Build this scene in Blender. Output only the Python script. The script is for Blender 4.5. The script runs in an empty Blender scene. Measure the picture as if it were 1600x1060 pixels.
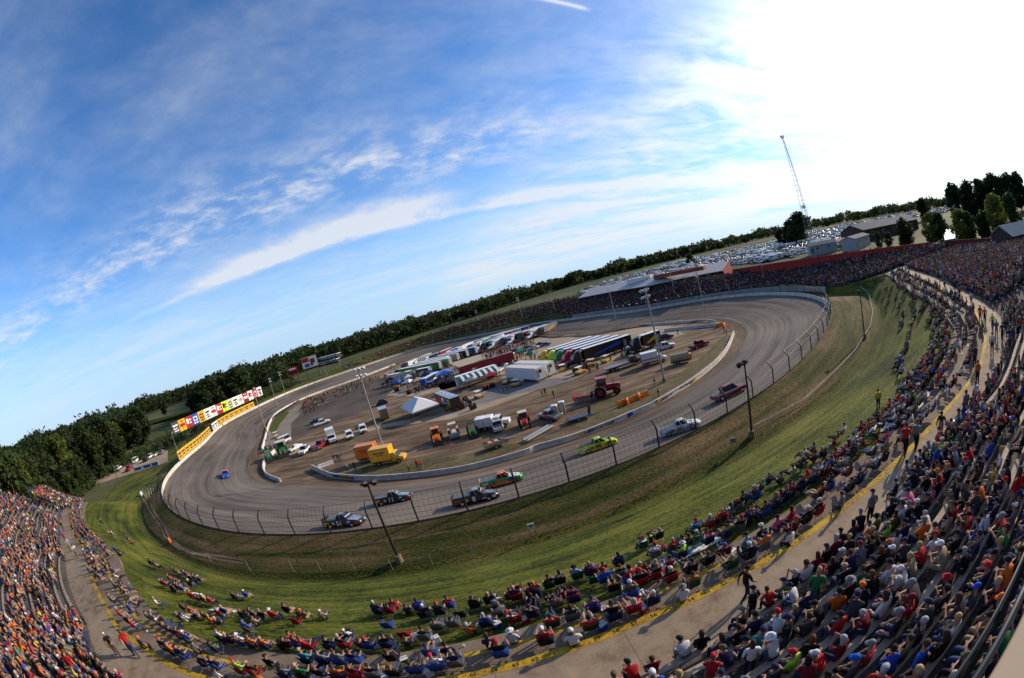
import bpy, bmesh, math, random
import numpy as np
from mathutils import Vector, Matrix, Euler
R = math.radians
rng = random.Random(7)
nrg = np.random.default_rng(7)
S = bpy.context.scene
COL = S.collection
# ------------------------------------------------------------------ camera (a 15 mm full-frame fisheye, held tilted)
F, PITCH, ROLL, EYE = 690.0, R(-6.0), R(14.5), 24.0
FW = Vector((0, math.cos(PITCH), math.sin(PITCH)))
U0 = Vector((0, -math.sin(PITCH), math.cos(PITCH)))
CR = math.cos(ROLL) * Vector((1, 0, 0)) - math.sin(ROLL) * U0
CU = math.sin(ROLL) * Vector((1, 0, 0)) + math.cos(ROLL) * U0
cam = bpy.data.cameras.new('camera')
cam.type = 'PANO'
cam.panorama_type = 'FISHEYE_EQUISOLID'
cam.sensor_fit = 'HORIZONTAL'
cam.sensor_width = 36.0
cam.sensor_height = 36.0 * 678 / 1024
cam.fisheye_lens = F * 36.0 / 1600
cam.fisheye_fov = R(180)
cam.clip_start = 0.05
cam.clip_end = 20000
camo = bpy.data.objects.new('camera', cam)
COL.objects.link(camo)
M = Matrix((CR, CU, -FW)).transposed().to_4x4()
M.translation = (0, 0, EYE)
camo.matrix_world = M
S.camera = camo

def ray(x, y):
    a, b = x - 800.0, 530.0 - y
    r = math.hypot(a, b)
    th = 2 * math.asin(r / (2 * F))
    return math.sin(th) * (a / r * CR + b / r * CU) + math.cos(th) * FW if r > 1e-6 else FW.copy()

def at(x, y, z=0.0):
    """survey helper: the point of the level z seen in that direction, in metres"""
    d = ray(x, y)
    t = (z - EYE) / d.z
    return Vector((d.x * t, d.y * t, z))

def seen(P):
    v = (Vector(P) - Vector((0, 0, EYE))).normalized()
    a, b, c = v.dot(CR), v.dot(CU), v.dot(FW)
    th = math.acos(max(-1, min(1, c)))
    r = 2 * F * math.sin(th / 2)
    n = math.hypot(a, b) + 1e-12
    return 800 + a / n * r, 530 - b / n * r

# ------------------------------------------------------------------ materials
MATS = {}
def mat(name, color, rough=0.6, metal=0.0, var=0.12, scale=3.0, spec=0.4, bump=0.0):
    if name in MATS: return MATS[name]
    m = bpy.data.materials.new(name); m.use_nodes = True
    nt = m.node_tree; b = nt.nodes['Principled BSDF']
    b.inputs['Roughness'].default_value = rough; b.inputs['Metallic'].default_value = metal
    b.inputs['Specular IOR Level'].default_value = spec
    tc = nt.nodes.new('ShaderNodeTexCoord'); n = nt.nodes.new('ShaderNodeTexNoise')
    n.inputs['Scale'].default_value = scale; n.inputs['Detail'].default_value = 5
    nt.links.new(tc.outputs['Object'], n.inputs['Vector'])
    r = nt.nodes.new('ShaderNodeMapRange')
    r.inputs['From Min'].default_value = 0.3; r.inputs['From Max'].default_value = 0.7
    r.inputs['To Min'].default_value = 1 - var; r.inputs['To Max'].default_value = 1 + var
    nt.links.new(n.outputs['Fac'], r.inputs['Value'])
    mx = nt.nodes.new('ShaderNodeMix'); mx.data_type = 'RGBA'; mx.blend_type = 'MULTIPLY'
    mx.inputs[0].default_value = 1.0
    mx.inputs[6].default_value = (*color, 1)
    nt.links.new(r.outputs['Result'], mx.inputs[7])
    nt.links.new(mx.outputs[2], b.inputs['Base Color'])
    if bump:
        bp = nt.nodes.new('ShaderNodeBump'); bp.inputs['Strength'].default_value = bump
        nt.links.new(n.outputs['Fac'], bp.inputs['Height']); nt.links.new(bp.outputs['Normal'], b.inputs['Normal'])
    MATS[name] = m
    return m

def paint(name, c, rough=0.3): return mat('paint_' + name, c, rough, 0, 0.06, 1.5, 0.5)

def ramp_ground(name, stops, scales, rough=0.9, stretch=None, bump=0.3, use_uv=True, stain=None):
    """ground material: two octaves of noise in the sheet's own metre UVs drive a colour ramp"""
    m = bpy.data.materials.new(name); m.use_nodes = True
    nt = m.node_tree; b = nt.nodes['Principled BSDF']; b.inputs['Roughness'].default_value = rough
    b.inputs['Specular IOR Level'].default_value = 0.15
    tc = nt.nodes.new('ShaderNodeTexCoord')
    src = tc.outputs['UV'] if use_uv else tc.outputs['Object']
    prev = None
    for i, (sc, w, st) in enumerate(scales):
        mp = nt.nodes.new('ShaderNodeMapping'); mp.inputs['Scale'].default_value = (st[0], st[1], 1)
        nt.links.new(src, mp.inputs['Vector'])
        n = nt.nodes.new('ShaderNodeTexNoise'); n.inputs['Scale'].default_value = sc
        n.inputs['Detail'].default_value = 6; n.inputs['Roughness'].default_value = 0.6
        nt.links.new(mp.outputs['Vector'], n.inputs['Vector'])
        k = nt.nodes.new('ShaderNodeMath'); k.operation = 'MULTIPLY'; k.inputs[1].default_value = w
        nt.links.new(n.outputs['Fac'], k.inputs[0])
        if prev is None: prev = k
        else:
            a = nt.nodes.new('ShaderNodeMath'); a.operation = 'ADD'
            nt.links.new(prev.outputs[0], a.inputs[0]); nt.links.new(k.outputs[0], a.inputs[1]); prev = a
    stops = [(.5 + (q - .5) * .62, c) for q, c in stops]
    cr = nt.nodes.new('ShaderNodeValToRGB')
    el = cr.color_ramp.elements
    el[0].position, el[0].color = stops[0][0], (*stops[0][1], 1)
    el[1].position, el[1].color = stops[-1][0], (*stops[-1][1], 1)
    for p, c in stops[1:-1]:
        e = el.new(p); e.color = (*c, 1)
    nt.links.new(prev.outputs[0], cr.inputs['Fac'])
    nt.links.new(cr.outputs['Color'], b.inputs['Base Color'])
    bp = nt.nodes.new('ShaderNodeBump'); bp.inputs['Strength'].default_value = bump; bp.inputs['Distance'].default_value = 0.15
    nt.links.new(prev.outputs[0], bp.inputs['Height']); nt.links.new(bp.outputs['Normal'], b.inputs['Normal'])
    MATS[name] = m
    return m

def attr_mat(name, attr, rough=0.8, kind='GEOMETRY', mul=None, var=0.15, trans=0.0):
    m = bpy.data.materials.new(name); m.use_nodes = True
    nt = m.node_tree; b = nt.nodes['Principled BSDF']; b.inputs['Roughness'].default_value = rough
    b.inputs['Specular IOR Level'].default_value = 0.2
    a = nt.nodes.new('ShaderNodeAttribute'); a.attribute_type = kind; a.attribute_name = attr
    tc = nt.nodes.new('ShaderNodeTexCoord'); n = nt.nodes.new('ShaderNodeTexNoise'); n.inputs['Scale'].default_value = 9
    n.inputs['Detail'].default_value = 3
    nt.links.new(tc.outputs['Object'], n.inputs['Vector'])
    r = nt.nodes.new('ShaderNodeMapRange')
    r.inputs['From Min'].default_value = 0.3; r.inputs['From Max'].default_value = 0.7
    r.inputs['To Min'].default_value = 1 - var; r.inputs['To Max'].default_value = 1 + var
    nt.links.new(n.outputs['Fac'], r.inputs['Value'])
    mx = nt.nodes.new('ShaderNodeMix'); mx.data_type = 'RGBA'; mx.blend_type = 'MULTIPLY'; mx.inputs[0].default_value = 1
    nt.links.new(a.outputs['Color'], mx.inputs[6]); nt.links.new(r.outputs['Result'], mx.inputs[7])
    nt.links.new(mx.outputs[2], b.inputs['Base Color'])
    MATS[name] = m
    return m

WHITE = paint('white', (0.78, 0.78, 0.76)); BLACK = paint('black', (0.012, 0.012, 0.014)); GREY = paint('grey', (0.25, 0.25, 0.26))
DARKGREY = paint('dark_grey', (0.06, 0.06, 0.065)); RED = paint('red', (0.42, 0.015, 0.02)); YELLOW = paint('yellow', (0.75, 0.42, 0.02))
ORANGE = paint('orange', (0.75, 0.2, 0.015)); BLUE = paint('blue', (0.02, 0.07, 0.42)); GREEN = paint('green', (0.02, 0.2, 0.05))
LIME = paint('lime', (0.62, 0.8, 0.02)); MAROON = paint('maroon', (0.3, 0.012, 0.02)); CREAM = paint('cream', (0.65, 0.57, 0.42))
SILVER = mat('silver', (0.5, 0.5, 0.52), 0.3, 0.8, 0.08); STEEL = mat('steel', (0.3, 0.3, 0.31), 0.45, 0.7); DARKSTEEL = mat('dark_steel', (0.035, 0.03, 0.03), 0.55, 0.3)
GALV = mat('galvanised', (0.35, 0.35, 0.36), 0.5, 0.5)
RUBBER = mat('rubber', (0.015, 0.015, 0.016), 0.85); GLASS = mat('dark_glass', (0.012, 0.015, 0.02), 0.06, 0, 0.02, 1, 0.7)
CONC = mat('concrete_wall', (0.55, 0.52, 0.47), 0.85, 0, 0.22, 0.6, 0.2, 0.1); WOOD = mat('weathered_wood', (0.36, 0.28, 0.2), 0.8, 0, 0.3, 2.2, 0.2, 0.1)
TENT = mat('white_canvas', (0.74, 0.74, 0.74), 0.7, 0, 0.05, 2); LAMP = mat('lamp_reflector', (0.75, 0.77, 0.8), 0.2, 0.3)
CHROME = mat('chrome', (0.7, 0.7, 0.7), 0.12, 1.0, 0.02); TAN = mat('tan_canvas', (0.42, 0.34, 0.22), 0.8)

# ------------------------------------------------------------------ mesh builder
class MB:
    def __init__(s): s.v = []; s.f = []; s.m = []; s.mats = []
    def mi(s, m):
        if m not in s.mats: s.mats.append(m)
        return s.mats.index(m)
    def add(s, vs, fs, m):
        o = len(s.v); k = s.mi(m)
        s.v += [tuple(v) for v in vs]
        for f in fs: s.f.append([i + o for i in f]); s.m.append(k)
        return s
    def box(s, c, d, m, rz=0.0, rx=0.0, ry=0.0, taper=(1, 1)):
        hx, hy, hz = d[0] / 2, d[1] / 2, d[2] / 2
        vs = []
        rot = Euler((rx, ry, rz)).to_matrix()
        for z in (-1, 1):
            tx, ty = (taper if z > 0 else (1, 1))
            for x, y in ((-1, -1), (1, -1), (1, 1), (-1, 1)):
                vs.append(rot @ Vector((x * hx * tx, y * hy * ty, z * hz)) + Vector(c))
        return s.add(vs, [(3, 2, 1, 0), (4, 5, 6, 7), (0, 1, 5, 4), (1, 2, 6, 5), (2, 3, 7, 6), (3, 0, 4, 7)], m)
    def tube(s, pts, r, m, n=8, cap=True):
        pts = [Vector(p) for p in pts]; rr = r if isinstance(r, (list, tuple)) else [r] * len(pts)
        vs = []; fs = []
        for i, p in enumerate(pts):
            d = (pts[min(i + 1, len(pts) - 1)] - pts[max(i - 1, 0)]).normalized()
            q = d.to_track_quat('Z', 'Y')
            for k in range(n):
                a = 2 * math.pi * k / n
                vs.append(p + q @ Vector((math.cos(a) * rr[i], math.sin(a) * rr[i], 0)))
        for i in range(len(pts) - 1):
            for k in range(n):
                fs.append((i * n + k, i * n + (k + 1) % n, (i + 1) * n + (k + 1) % n, (i + 1) * n + k))
        if cap: fs.append(tuple(range(n - 1, -1, -1))); fs.append(tuple((len(pts) - 1) * n + k for k in range(n)))
        return s.add(vs, fs, m)
    def loft(s, rings, m, cap=True, closed=True):
        n = len(rings[0]); vs = [p for r in rings for p in r]; fs = []
        for i in range(len(rings) - 1):
            for k in range(n if closed else n - 1):
                fs.append((i * n + k, i * n + (k + 1) % n, (i + 1) * n + (k + 1) % n, (i + 1) * n + k))
        if cap: fs.append(tuple(range(n - 1, -1, -1))); fs.append(tuple((len(rings) - 1) * n + k for k in range(n)))
        return s.add(vs, fs, m)
    def prism(s, prof, x0, x1, m, inset=None):
        """side profile [(y,z)] extruded across x"""
        n = len(prof)
        vs = [(x0, y, z) for y, z in prof] + [(x1, y, z) for y, z in prof]
        fs = [tuple(range(n - 1, -1, -1)), tuple(range(n, 2 * n))] + [(k, (k + 1) % n, n + (k + 1) % n, n + k) for k in range(n)]
        return s.add(vs, fs, m)
    def quad(s, a, b, c, d, m, t=None):
        if not t: return s.add([a, b, c, d], [(0, 1, 2, 3)], m)
        a, b, c, d = map(Vector, (a, b, c, d)); nrm = (b - a).cross(d - a).normalized() * t
        return s.add([a, b, c, d, a - nrm, b - nrm, c - nrm, d - nrm], [(0, 1, 2, 3), (7, 6, 5, 4), (0, 4, 5, 1), (1, 5, 6, 2), (2, 6, 7, 3), (3, 7, 4, 0)], m)
    def mesh(s, name, smooth=False, bevel=0.0):
        me = bpy.data.meshes.new(name)
        me.from_pydata(s.v, [], s.f)
        for m in s.mats: me.materials.append(m)
        me.polygons.foreach_set('material_index', s.m)
        bm = bmesh.new(); bm.from_mesh(me)
        bmesh.ops.recalc_face_normals(bm, faces=bm.faces)
        if bevel:
            ed = [e for e in bm.edges if len(e.link_faces) == 2 and e.calc_face_angle(0) > 0.5]
            bmesh.ops.bevel(bm, geom=ed, offset=bevel, segments=1, affect='EDGES', clamp_overlap=True)
        bm.to_mesh(me); bm.free()
        if smooth: me.polygons.foreach_set('use_smooth', [True] * len(me.polygons))
        return me
    def build(s, name, parent=None, loc=(0, 0, 0), rz=0.0, smooth=False, bevel=0.0):
        return link(name, s.mesh(name, smooth, bevel), parent, loc, rz)

def link(name, me, parent=None, loc=(0, 0, 0), rz=0.0, rot=None):
    o = bpy.data.objects.new(name, me); COL.objects.link(o)
    o.location = loc; o.rotation_euler = rot or (0, 0, rz)
    if parent is not None: o.parent = parent
    return o

def tag(o, label=None, cat=None, group=None, kind=None):
    if label: o['label'] = label
    if cat: o['category'] = cat
    if group: o['group'] = group
    if kind: o['kind'] = kind
    return o

def thing(name, label, cat, loc=(0, 0, 0), rz=0.0, group=None, rot=None):
    o = bpy.data.objects.new(name, None); COL.objects.link(o)
    o.location = loc; o.rotation_euler = rot or (0, 0, rz); o.empty_display_size = 0.3
    return tag(o, label, cat, group)

def kids(o): return [c for c in KIDS.get(o.name, [])]
def copy_tree(o, loc, rz, label=None, parent=None, rot=None):
    c = o.copy(); COL.objects.link(c)
    if parent is None:
        c.location = loc; c.rotation_euler = rot or (0, 0, rz)
        if label: c['label'] = label
    else: c.parent = parent
    for ch in list(o.children): copy_tree(ch, None, 0, None, c)
    return c

FONT_CACHE = {}
def text(s, size, m, parent, M4, name='lettering', depth=0.006, align='CENTER', scale_x=1.0):
    """lettering as a thin solid in the local XY plane of M4"""
    cu = bpy.data.curves.new('lettering', 'FONT'); cu.body = s; cu.size = size; cu.align_x = align; cu.align_y = 'CENTER'
    cu.extrude = depth; cu.resolution_u = 2; cu.offset = size * 0.012
    o = bpy.data.objects.new('lettering', cu); COL.objects.link(o)
    dg = bpy.context.evaluated_depsgraph_get()
    me = bpy.data.meshes.new_from_object(o.evaluated_get(dg))
    bpy.data.objects.remove(o); bpy.data.curves.remove(cu)
    me.materials.clear(); me.materials.append(m)
    me.transform(M4 @ Matrix.Diagonal((scale_x, 1, 1, 1)))
    return link(name, me, parent)

# ------------------------------------------------------------------ world and sun
SUN_AZ, SUN_EL = R(66), R(23)
SD = Vector((math.sin(SUN_AZ) * math.cos(SUN_EL), math.cos(SUN_AZ) * math.cos(SUN_EL), math.sin(SUN_EL)))
w = bpy.data.worlds.new('World'); S.world = w; w.use_nodes = True
nt = w.node_tree; nt.nodes.clear()
def N(t, **k):
    n = nt.nodes.new(t)
    for a, b in k.items(): setattr(n, a, b)
    return n
def mth(op, a, b=None, c=None, clamp=False):
    n = N('ShaderNodeMath', operation=op, use_clamp=clamp)
    for i, v in enumerate((a, b, c)):
        if v is None: continue
        if isinstance(v, (int, float)): n.inputs[i].default_value = v
        else: nt.links.new(v, n.inputs[i])
    return n.outputs[0]
def noise(vec, scale, detail=6, rough=0.6, st=(1, 1, 1), dist=0.0):
    mp = N('ShaderNodeMapping'); mp.inputs['Scale'].default_value = st; nt.links.new(vec, mp.inputs['Vector'])
    n = N('ShaderNodeTexNoise'); n.inputs['Scale'].default_value = scale; n.inputs['Detail'].default_value = detail
    n.inputs['Roughness'].default_value = rough; n.inputs['Distortion'].default_value = dist
    nt.links.new(mp.outputs['Vector'], n.inputs['Vector'])
    return n.outputs['Fac']
sky = N('ShaderNodeTexSky', sky_type='NISHITA'); sky.sun_disc = False
sky.sun_elevation = SUN_EL; sky.sun_rotation = SUN_AZ; sky.altitude = 300; sky.air_density = 1.0; sky.dust_density = 0.1; sky.ozone_density = 3.0
tc = N('ShaderNodeTexCoord'); dirv = tc.outputs['Generated']
sx = N('ShaderNodeSeparateXYZ'); nt.links.new(dirv, sx.inputs[0])
zz = mth('MAXIMUM', sx.outputs[2], 0.0)
den = mth('ADD', zz, 0.06)
px, py = mth('DIVIDE', sx.outputs[0], den), mth('DIVIDE', sx.outputs[1], den)
v_ = mth('SUBTRACT', py, mth('MULTIPLY', px, 0.24)); u_ = mth('ADD', px, mth('MULTIPLY', py, 0.24))
cb = N('ShaderNodeCombineXYZ'); nt.links.new(u_, cb.inputs[0]); nt.links.new(v_, cb.inputs[1]); P2 = cb.outputs[0]
big = noise(P2, 0.55, 5, 0.55, (0.45, 1.1, 1), 0.6)
fine = noise(P2, 3.2, 7, 0.68, (0.6, 1.3, 1), 0.8)
puff = noise(P2, 2.1, 7, 0.62, (1, 1, 1), 0.25)
mott = noise(P2, 7.0, 5, 0.65, (1, 1, 1), 0.3)
rip = noise(P2, 9.0, 4, 0.6, (1.5, 0.35, 1), 0.5)
def gauss(x, c, wd):
    d = mth('DIVIDE', mth('SUBTRACT', x, c), wd)
    return mth('POWER', 2.718, mth('MULTIPLY', mth('MULTIPLY', d, d), -1.0))
def step(x, a, b):
    n = N('ShaderNodeMapRange', interpolation_type='SMOOTHSTEP'); nt.links.new(x, n.inputs['Value'])
    n.inputs['From Min'].default_value = a; n.inputs['From Max'].default_value = b
    return n.outputs['Result']
wob = mth('MULTIPLY', mth('SUBTRACT', noise(P2, 1.3, 3, 0.5), 0.5), 0.5)
vw = mth('ADD', v_, wob)
# the long cirrus band, its upper branch, the broken band above it
wid = mth('ADD', 0.075, mth('MULTIPLY', step(u_, -2.6, 0.6), 0.085))
dA = mth('DIVIDE', mth('SUBTRACT', vw, 3.66), wid)
gA = mth('POWER', 2.718, mth('MULTIPLY', mth('MULTIPLY', dA, dA), -1.0))
A = mth('MULTIPLY', mth('MULTIPLY', gA, step(u_, -3.4, -0.2)), mth('ADD', mth('MULTIPLY', step(puff, 0.3, 0.62), 0.75), mth('MULTIPLY', rip, 0.8)))
vB = mth('ADD', vw, mth('MULTIPLY', mth('SUBTRACT', u_, 0.2), 0.16))
B = mth('MULTIPLY', mth('MULTIPLY', gauss(vB, 3.3, 0.26), mth('MULTIPLY', step(u_, -2.2, -1.0), mth('SUBTRACT', 1.0, step(u_, 0.1, 0.9)))), mth('ADD', mth('MULTIPLY', puff, 1.0), mth('MULTIPLY', rip, 1.5)))
Cc = mth('MULTIPLY', mth('MULTIPLY', gauss(vw, 2.35, 0.34), mth('SUBTRACT', 1.0, step(u_, 0.6, 1.6))), step(mth('ADD', mth('MULTIPLY', puff, 0.6), mth('MULTIPLY', mott, 0.4)), 0.42, 0.66))
veil = mth('MULTIPLY', step(mth('ADD', mth('MULTIPLY', big, 0.6), mth('MULTIPLY', puff, 0.4)), 0.38, 0.64), mth('ADD', 0.24, mth('MULTIPLY', step(mott, 0.38, 0.72), 0.12)))
right = mth('MULTIPLY', mth('MULTIPLY', step(u_, 0.5, 2.2), step(mth('ADD', mth('MULTIPLY', big, 0.7), mth('MULTIPLY', fine, 0.45)), 0.42, 0.68)), 1.0)
lowb = mth('MULTIPLY', gauss(zz, 0.10, 0.05), mth('MULTIPLY', step(noise(P2, 0.8, 5, 0.6, (0.12, 0.5, 1)), 0.38, 0.66), 0.5))
hz = mth('MULTIPLY', mth('SUBTRACT', 1.0, step(zz, 0.0, 0.32)), 0.8)
trail = mth('MULTIPLY', mth('MULTIPLY', gauss(mth('SUBTRACT', py, mth('ADD', 0.98, mth('MULTIPLY', px, 0.52))), 0.0, 0.012), mth('MULTIPLY', step(px, 0.28, 0.34), mth('SUBTRACT', 1.0, step(px, 0.5, 0.56)))), 0.7)
cl = mth('ADD', mth('ADD', mth('ADD', mth('ADD', A, B), mth('MULTIPLY', Cc, 0.8)), mth('ADD', veil, right)), mth('ADD', lowb, trail), None, True)
cl = mth('MULTIPLY', cl, step(sx.outputs[2], 0.0, 0.06), None, True)
cl = mth('MULTIPLY', cl, 0.8)
# angle to the sun: thin cloud and dusty air glow towards it
dt = N('ShaderNodeVectorMath', operation='DOT_PRODUCT'); nt.links.new(dirv, dt.inputs[0]); dt.inputs[1].default_value = SD
cosg = mth('MAXIMUM', dt.outputs['Value'], 0.0)
g1 = mth('POWER', cosg, 7.0); g2 = mth('POWER', cosg, 28.0)
cbr = mth('ADD', 8.5, mth('ADD', mth('MULTIPLY', g1, 9.0), mth('MULTIPLY', g2, 22.0)))
cc = N('ShaderNodeVectorMath', operation='SCALE'); cc.inputs[0].default_value = (0.98, 1.0, 1.04); nt.links.new(cbr, cc.inputs['Scale'])
hs = N('ShaderNodeHueSaturation'); hs.inputs['Saturation'].default_value = 1.22; hs.inputs['Value'].default_value = 1.0; nt.links.new(sky.outputs[0], hs.inputs['Color'])
hm = N('ShaderNodeMix', data_type='RGBA'); nt.links.new(hz, hm.inputs[0]); bo_ = N('ShaderNodeVectorMath', operation='MULTIPLY'); nt.links.new(hs.outputs[0], bo_.inputs[0]); bo_.inputs[1].default_value = (2.0, 1.9, 2.1); nt.links.new(bo_.outputs[0], hm.inputs[6]); hm.inputs[7].default_value = (3.5, 6.2, 9.6, 1)
mxs = N('ShaderNodeMix', data_type='RGBA'); nt.links.new(cl, mxs.inputs[0]); nt.links.new(hm.outputs[2], mxs.inputs[6]); nt.links.new(cc.outputs[0], mxs.inputs[7])
gl = N('ShaderNodeVectorMath', operation='SCALE'); gl.inputs[0].default_value = (1.0, 0.98, 0.93)
nt.links.new(mth('ADD', mth('MULTIPLY', g1, 1.0), mth('MULTIPLY', g2, 13.0)), gl.inputs['Scale'])
ad = N('ShaderNodeVectorMath', operation='ADD'); nt.links.new(mxs.outputs[2], ad.inputs[0]); nt.links.new(gl.outputs[0], ad.inputs[1])
# unseen sky behind the camera is dimmed on purpose to cut ambient fill
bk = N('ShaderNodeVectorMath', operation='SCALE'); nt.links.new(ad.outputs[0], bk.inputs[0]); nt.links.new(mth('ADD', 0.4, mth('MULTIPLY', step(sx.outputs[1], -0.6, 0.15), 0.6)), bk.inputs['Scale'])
bg = N('ShaderNodeBackground'); bg.inputs['Strength'].default_value = 0.1
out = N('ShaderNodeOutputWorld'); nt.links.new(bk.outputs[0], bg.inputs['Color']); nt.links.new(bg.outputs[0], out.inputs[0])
sl = bpy.data.lights.new('sun', 'SUN'); sl.energy = 4.8; sl.angle = R(0.6); sl.color = (1.0, 0.84, 0.63)
so = bpy.data.objects.new('sun', sl); COL.objects.link(so); so.rotation_euler = (-SD).to_track_quat('-Z', 'Y').to_euler(); so.location = (200, 90, 120)
S.view_settings.view_transform = 'Standard'; S.view_settings.look = 'None'; S.view_settings.exposure = 0.0; S.view_settings.gamma = 1.0
# ------------------------------------------------------------------ survey of the oval: radius of its outer wall about O every 5 degrees, and offsets from that wall
OX, OY = -15.0, 150.0
R_OUT = [111.9, 108.7, 105.4, 102.8, 101.3, 101.1, 101.8, 103.0, 104.5, 106.0, 107.4, 108.6, 109.7, 110.6, 111.3, 111.8, 112.0, 112.0, 111.9, 111.9, 112.0, 112.2, 112.4, 112.5, 112.5, 112.4, 112.5, 112.6, 112.8, 112.7, 112.1, 110.9, 109.0, 106.5, 103.4, 99.7, 95.1, 89.7, 83.8, 78.5, 74.6, 72.8, 72.7, 73.6, 74.3, 74.9, 76.0, 78.6, 83.0, 88.5, 93.7, 97.3, 99.8, 102.9, 108.2, 116.4, 125.9, 134.1, 138.7, 139.1, 136.8, 134.0, 132.5, 132.3, 132.3, 131.2, 128.5, 124.9, 121.4, 118.6, 116.5, 114.5]
_f = np.fft.rfft(np.array(R_OUT)); _g = np.zeros(1441, complex); _g[:30] = _f[:30]
R_DENSE = np.fft.irfft(_g, 2880) * 40.0
T_DENSE = np.linspace(-180, 180, 2880, endpoint=False)
def tab(xs, ys):
    xs = np.array(xs, float); ys = np.array(ys, float)
    return lambda t: np.interp(t, xs, ys)
RL_ = R_DENSE.tolist() + [float(R_DENSE[0])] * 2
def r_out(t):
    f = (t + 180) * 8; i = min(max(int(f), 0), 2880); f -= i
    return RL_[i] * (1 - f) + RL_[i + 1] * f
IN_OFF = tab([-180, -165, -149, -136, -121, -114, -107, -103, -99, -94, -86, -70, -59, -51, -45, -34, -24, 0, 60, 119, 133, 149, 161, 175, 180],
             [-24.8, -25.5, -26.4, -27.5, -26, -27, -28.5, -28.0, -26.5, -25.1, -23.2, -23.1, -23.7, -24.6, -25.7, -26.6, -27, -25, -22, -22, -23, -23.2, -22, -24.4, -24.8])
ZW = tab([-180, -125, -115, -105, -95, -65, -58, -50, -42, -35, 180], [9, 9.2, 9.8, 10.8, 12, 12, 11.4, 10.3, 9.4, 9, 9])
C3 = tab([-128, -123.9, -117.5, -108.1, -103.7, -97.3, -95.2, -93.6, -92, -90.8, -86, -83, -80, -77, -74.8, -72, -70.6, -67.6, -65.3, -62.6, -58.5, -55.5, -48.8, -41.3, -34.3],
         [24, 23, 20.8, 20, 21.3, 25.5, 27.2, 27.9, 28.5, 28.7, 28, 27.6, 27.9, 28.3, 28.8, 29.8, 30.3, 30.2, 29.4, 28.6, 26.3, 24.7, 23.2, 22.6, 24.6])
C4 = tab([-128, -125.3, -116, -107.1, -97.1, -95, -93.7, -90, -83.4, -80, -77, -75.1, -73.5, -72, -70.3, -69, -66.5, -60.5, -57.4, -54.5, -48, -42.9, -38.5, -34],
         [27, 26, 23.4, 23.4, 28, 30.1, 31.4, 31.3, 30.2, 29.8, 29.7, 30.4, 31.6, 32, 32.4, 33, 33, 30.4, 28.5, 27, 26.1, 25.8, 25.4, 26.4])
C2 = tab([-128, -109, -103, -95, -92, -88, -83, -80, -74, -65, -58, -50, -42, -34], [20.5, 16.4, 17.6, 23.8, 25.2, 25.4, 24.9, 25, 25.6, 26, 22.4, 18.8, 18.0, 20])
# ground profiles: at each bearing the same ten breaks (offset from the wall, height)
def near_prof(t, topo, topz):
    zw = float(ZW(t)); c2, c3, c4 = float(C2(t)), float(C3(t)), float(C4(t))
    d = float(np.interp(t, [-128, -112, -100, -84, -76, -70, -61, -51, -40, -32], [6.4, 6.4, 7.0, 6.4, 6.0, 6.6, 8.8, 10, 11.5, 12.5]))
    return [(0.3, 4.86), (d * 0.5, 4.2), (d - 0.6, 3.6), (d + 0.2, 3.15), (d + 1.2, 3.6), (c2, zw - 1.15), (c3, zw - 0.1), (c4, zw), (topo, topz), (topo + 4, topz - 1.5), (topo + 25, min(8, topz - 6)), (topo + 60, 4)]
PROF = []
def flat(a, b, z0, z1): return [(0.3, 2.9), (2.5, 2.6), (4, 2.3), (5, z0), (6, z0), (7, z0), (a, z0), (a + 1, z0), (b, z1), (b + 5, z1), (b + 25, z1), (b + 60, z1)]
for t in (-180, -165, -150, -140): PROF.append((t, flat(14, 30, 2.2, 2.3)))
PROF.append((-132, [(0.3, 4.2), (3, 3.3), (4, 2.6), (5, 2.4), (6, 2.6), (18, 5.2), (22, 6.2), (25, 6.4), (36, 7.5), (44, 6.5), (60, 4), (100, 3)]))
for t in (-128, -124, -118, -112, -106, -100, -95, -90, -84, -78, -72, -66): PROF.append((t, near_prof(t, float(C4(t)) + (20 if t > -100 else 18), float(ZW(t)) + (20 if t > -100 else 18) * 0.44)))
for t, a, b in ((-62, 52, 19.0), (-58, 52, 17.5), (-52, 54, 15.5), (-46, 57, 13.4), (-41, 57, 12.3), (-37, 54, 11.9), (-33, 49, 11.6)): PROF.append((t, near_prof(t, a, b)))
def fs(bar, topo, topz): return [(0.3, 3.2), (2, 3.2), (3, 3.2), (4, 3.3), (bar, 3.4), (bar + .5, 4.6), (bar + 1, 4.8), (bar + 1.5, 4.95), (topo, topz), (topo + 4, topz), (topo + 25, 8), (topo + 60, 7)]
for t, bar, a, b in ((-27, 9, 40, 10.9), (-22, 7, 36, 11.1), (-14, 6, 28, 10.6), (0, 5, 24, 9.7), (8, 5, 24, 9.9), (30, 5, 25, 10.6), (57, 6, 25, 11.3)): PROF.append((t, fs(bar, a, b)))
for t, z0, a, z1 in ((66, 6.4, 26, 12.4), (81, 5.4, 27, 12), (97, 5, 26, 11), (110, 3.5, 25, 8), (124, 2.9, 24, 6.6), (140, 2.5, 26, 4), (160, 2.2, 30, 2.5)):
    PROF.append((t, [(0.3, 2.9), (2, 2.9), (3, 3.0), (5, z0 - .3), (7, z0 - .1), (8, z0), (9, z0 + .1), (10, z0 + .3), (a, z1), (a + 5, z1), (a + 25, max(3, z1 - 4)), (a + 60, 3)]))
PROF.append((180, flat(14, 30, 2.2, 2.3)))
PT = np.array([p[0] for p in PROF], float); PO = np.array([[q[0] for q in p[1]] for p in PROF]); PZ = np.array([[q[1] for q in p[1]] for p in PROF])
_TG = np.arange(-180, 180.01, 0.25)
_PG = np.stack([np.interp(_TG, PT, PO[:, k]) for k in range(12)], 1); _ZG = np.stack([np.interp(_TG, PT, PZ[:, k]) for k in range(12)], 1)
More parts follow.
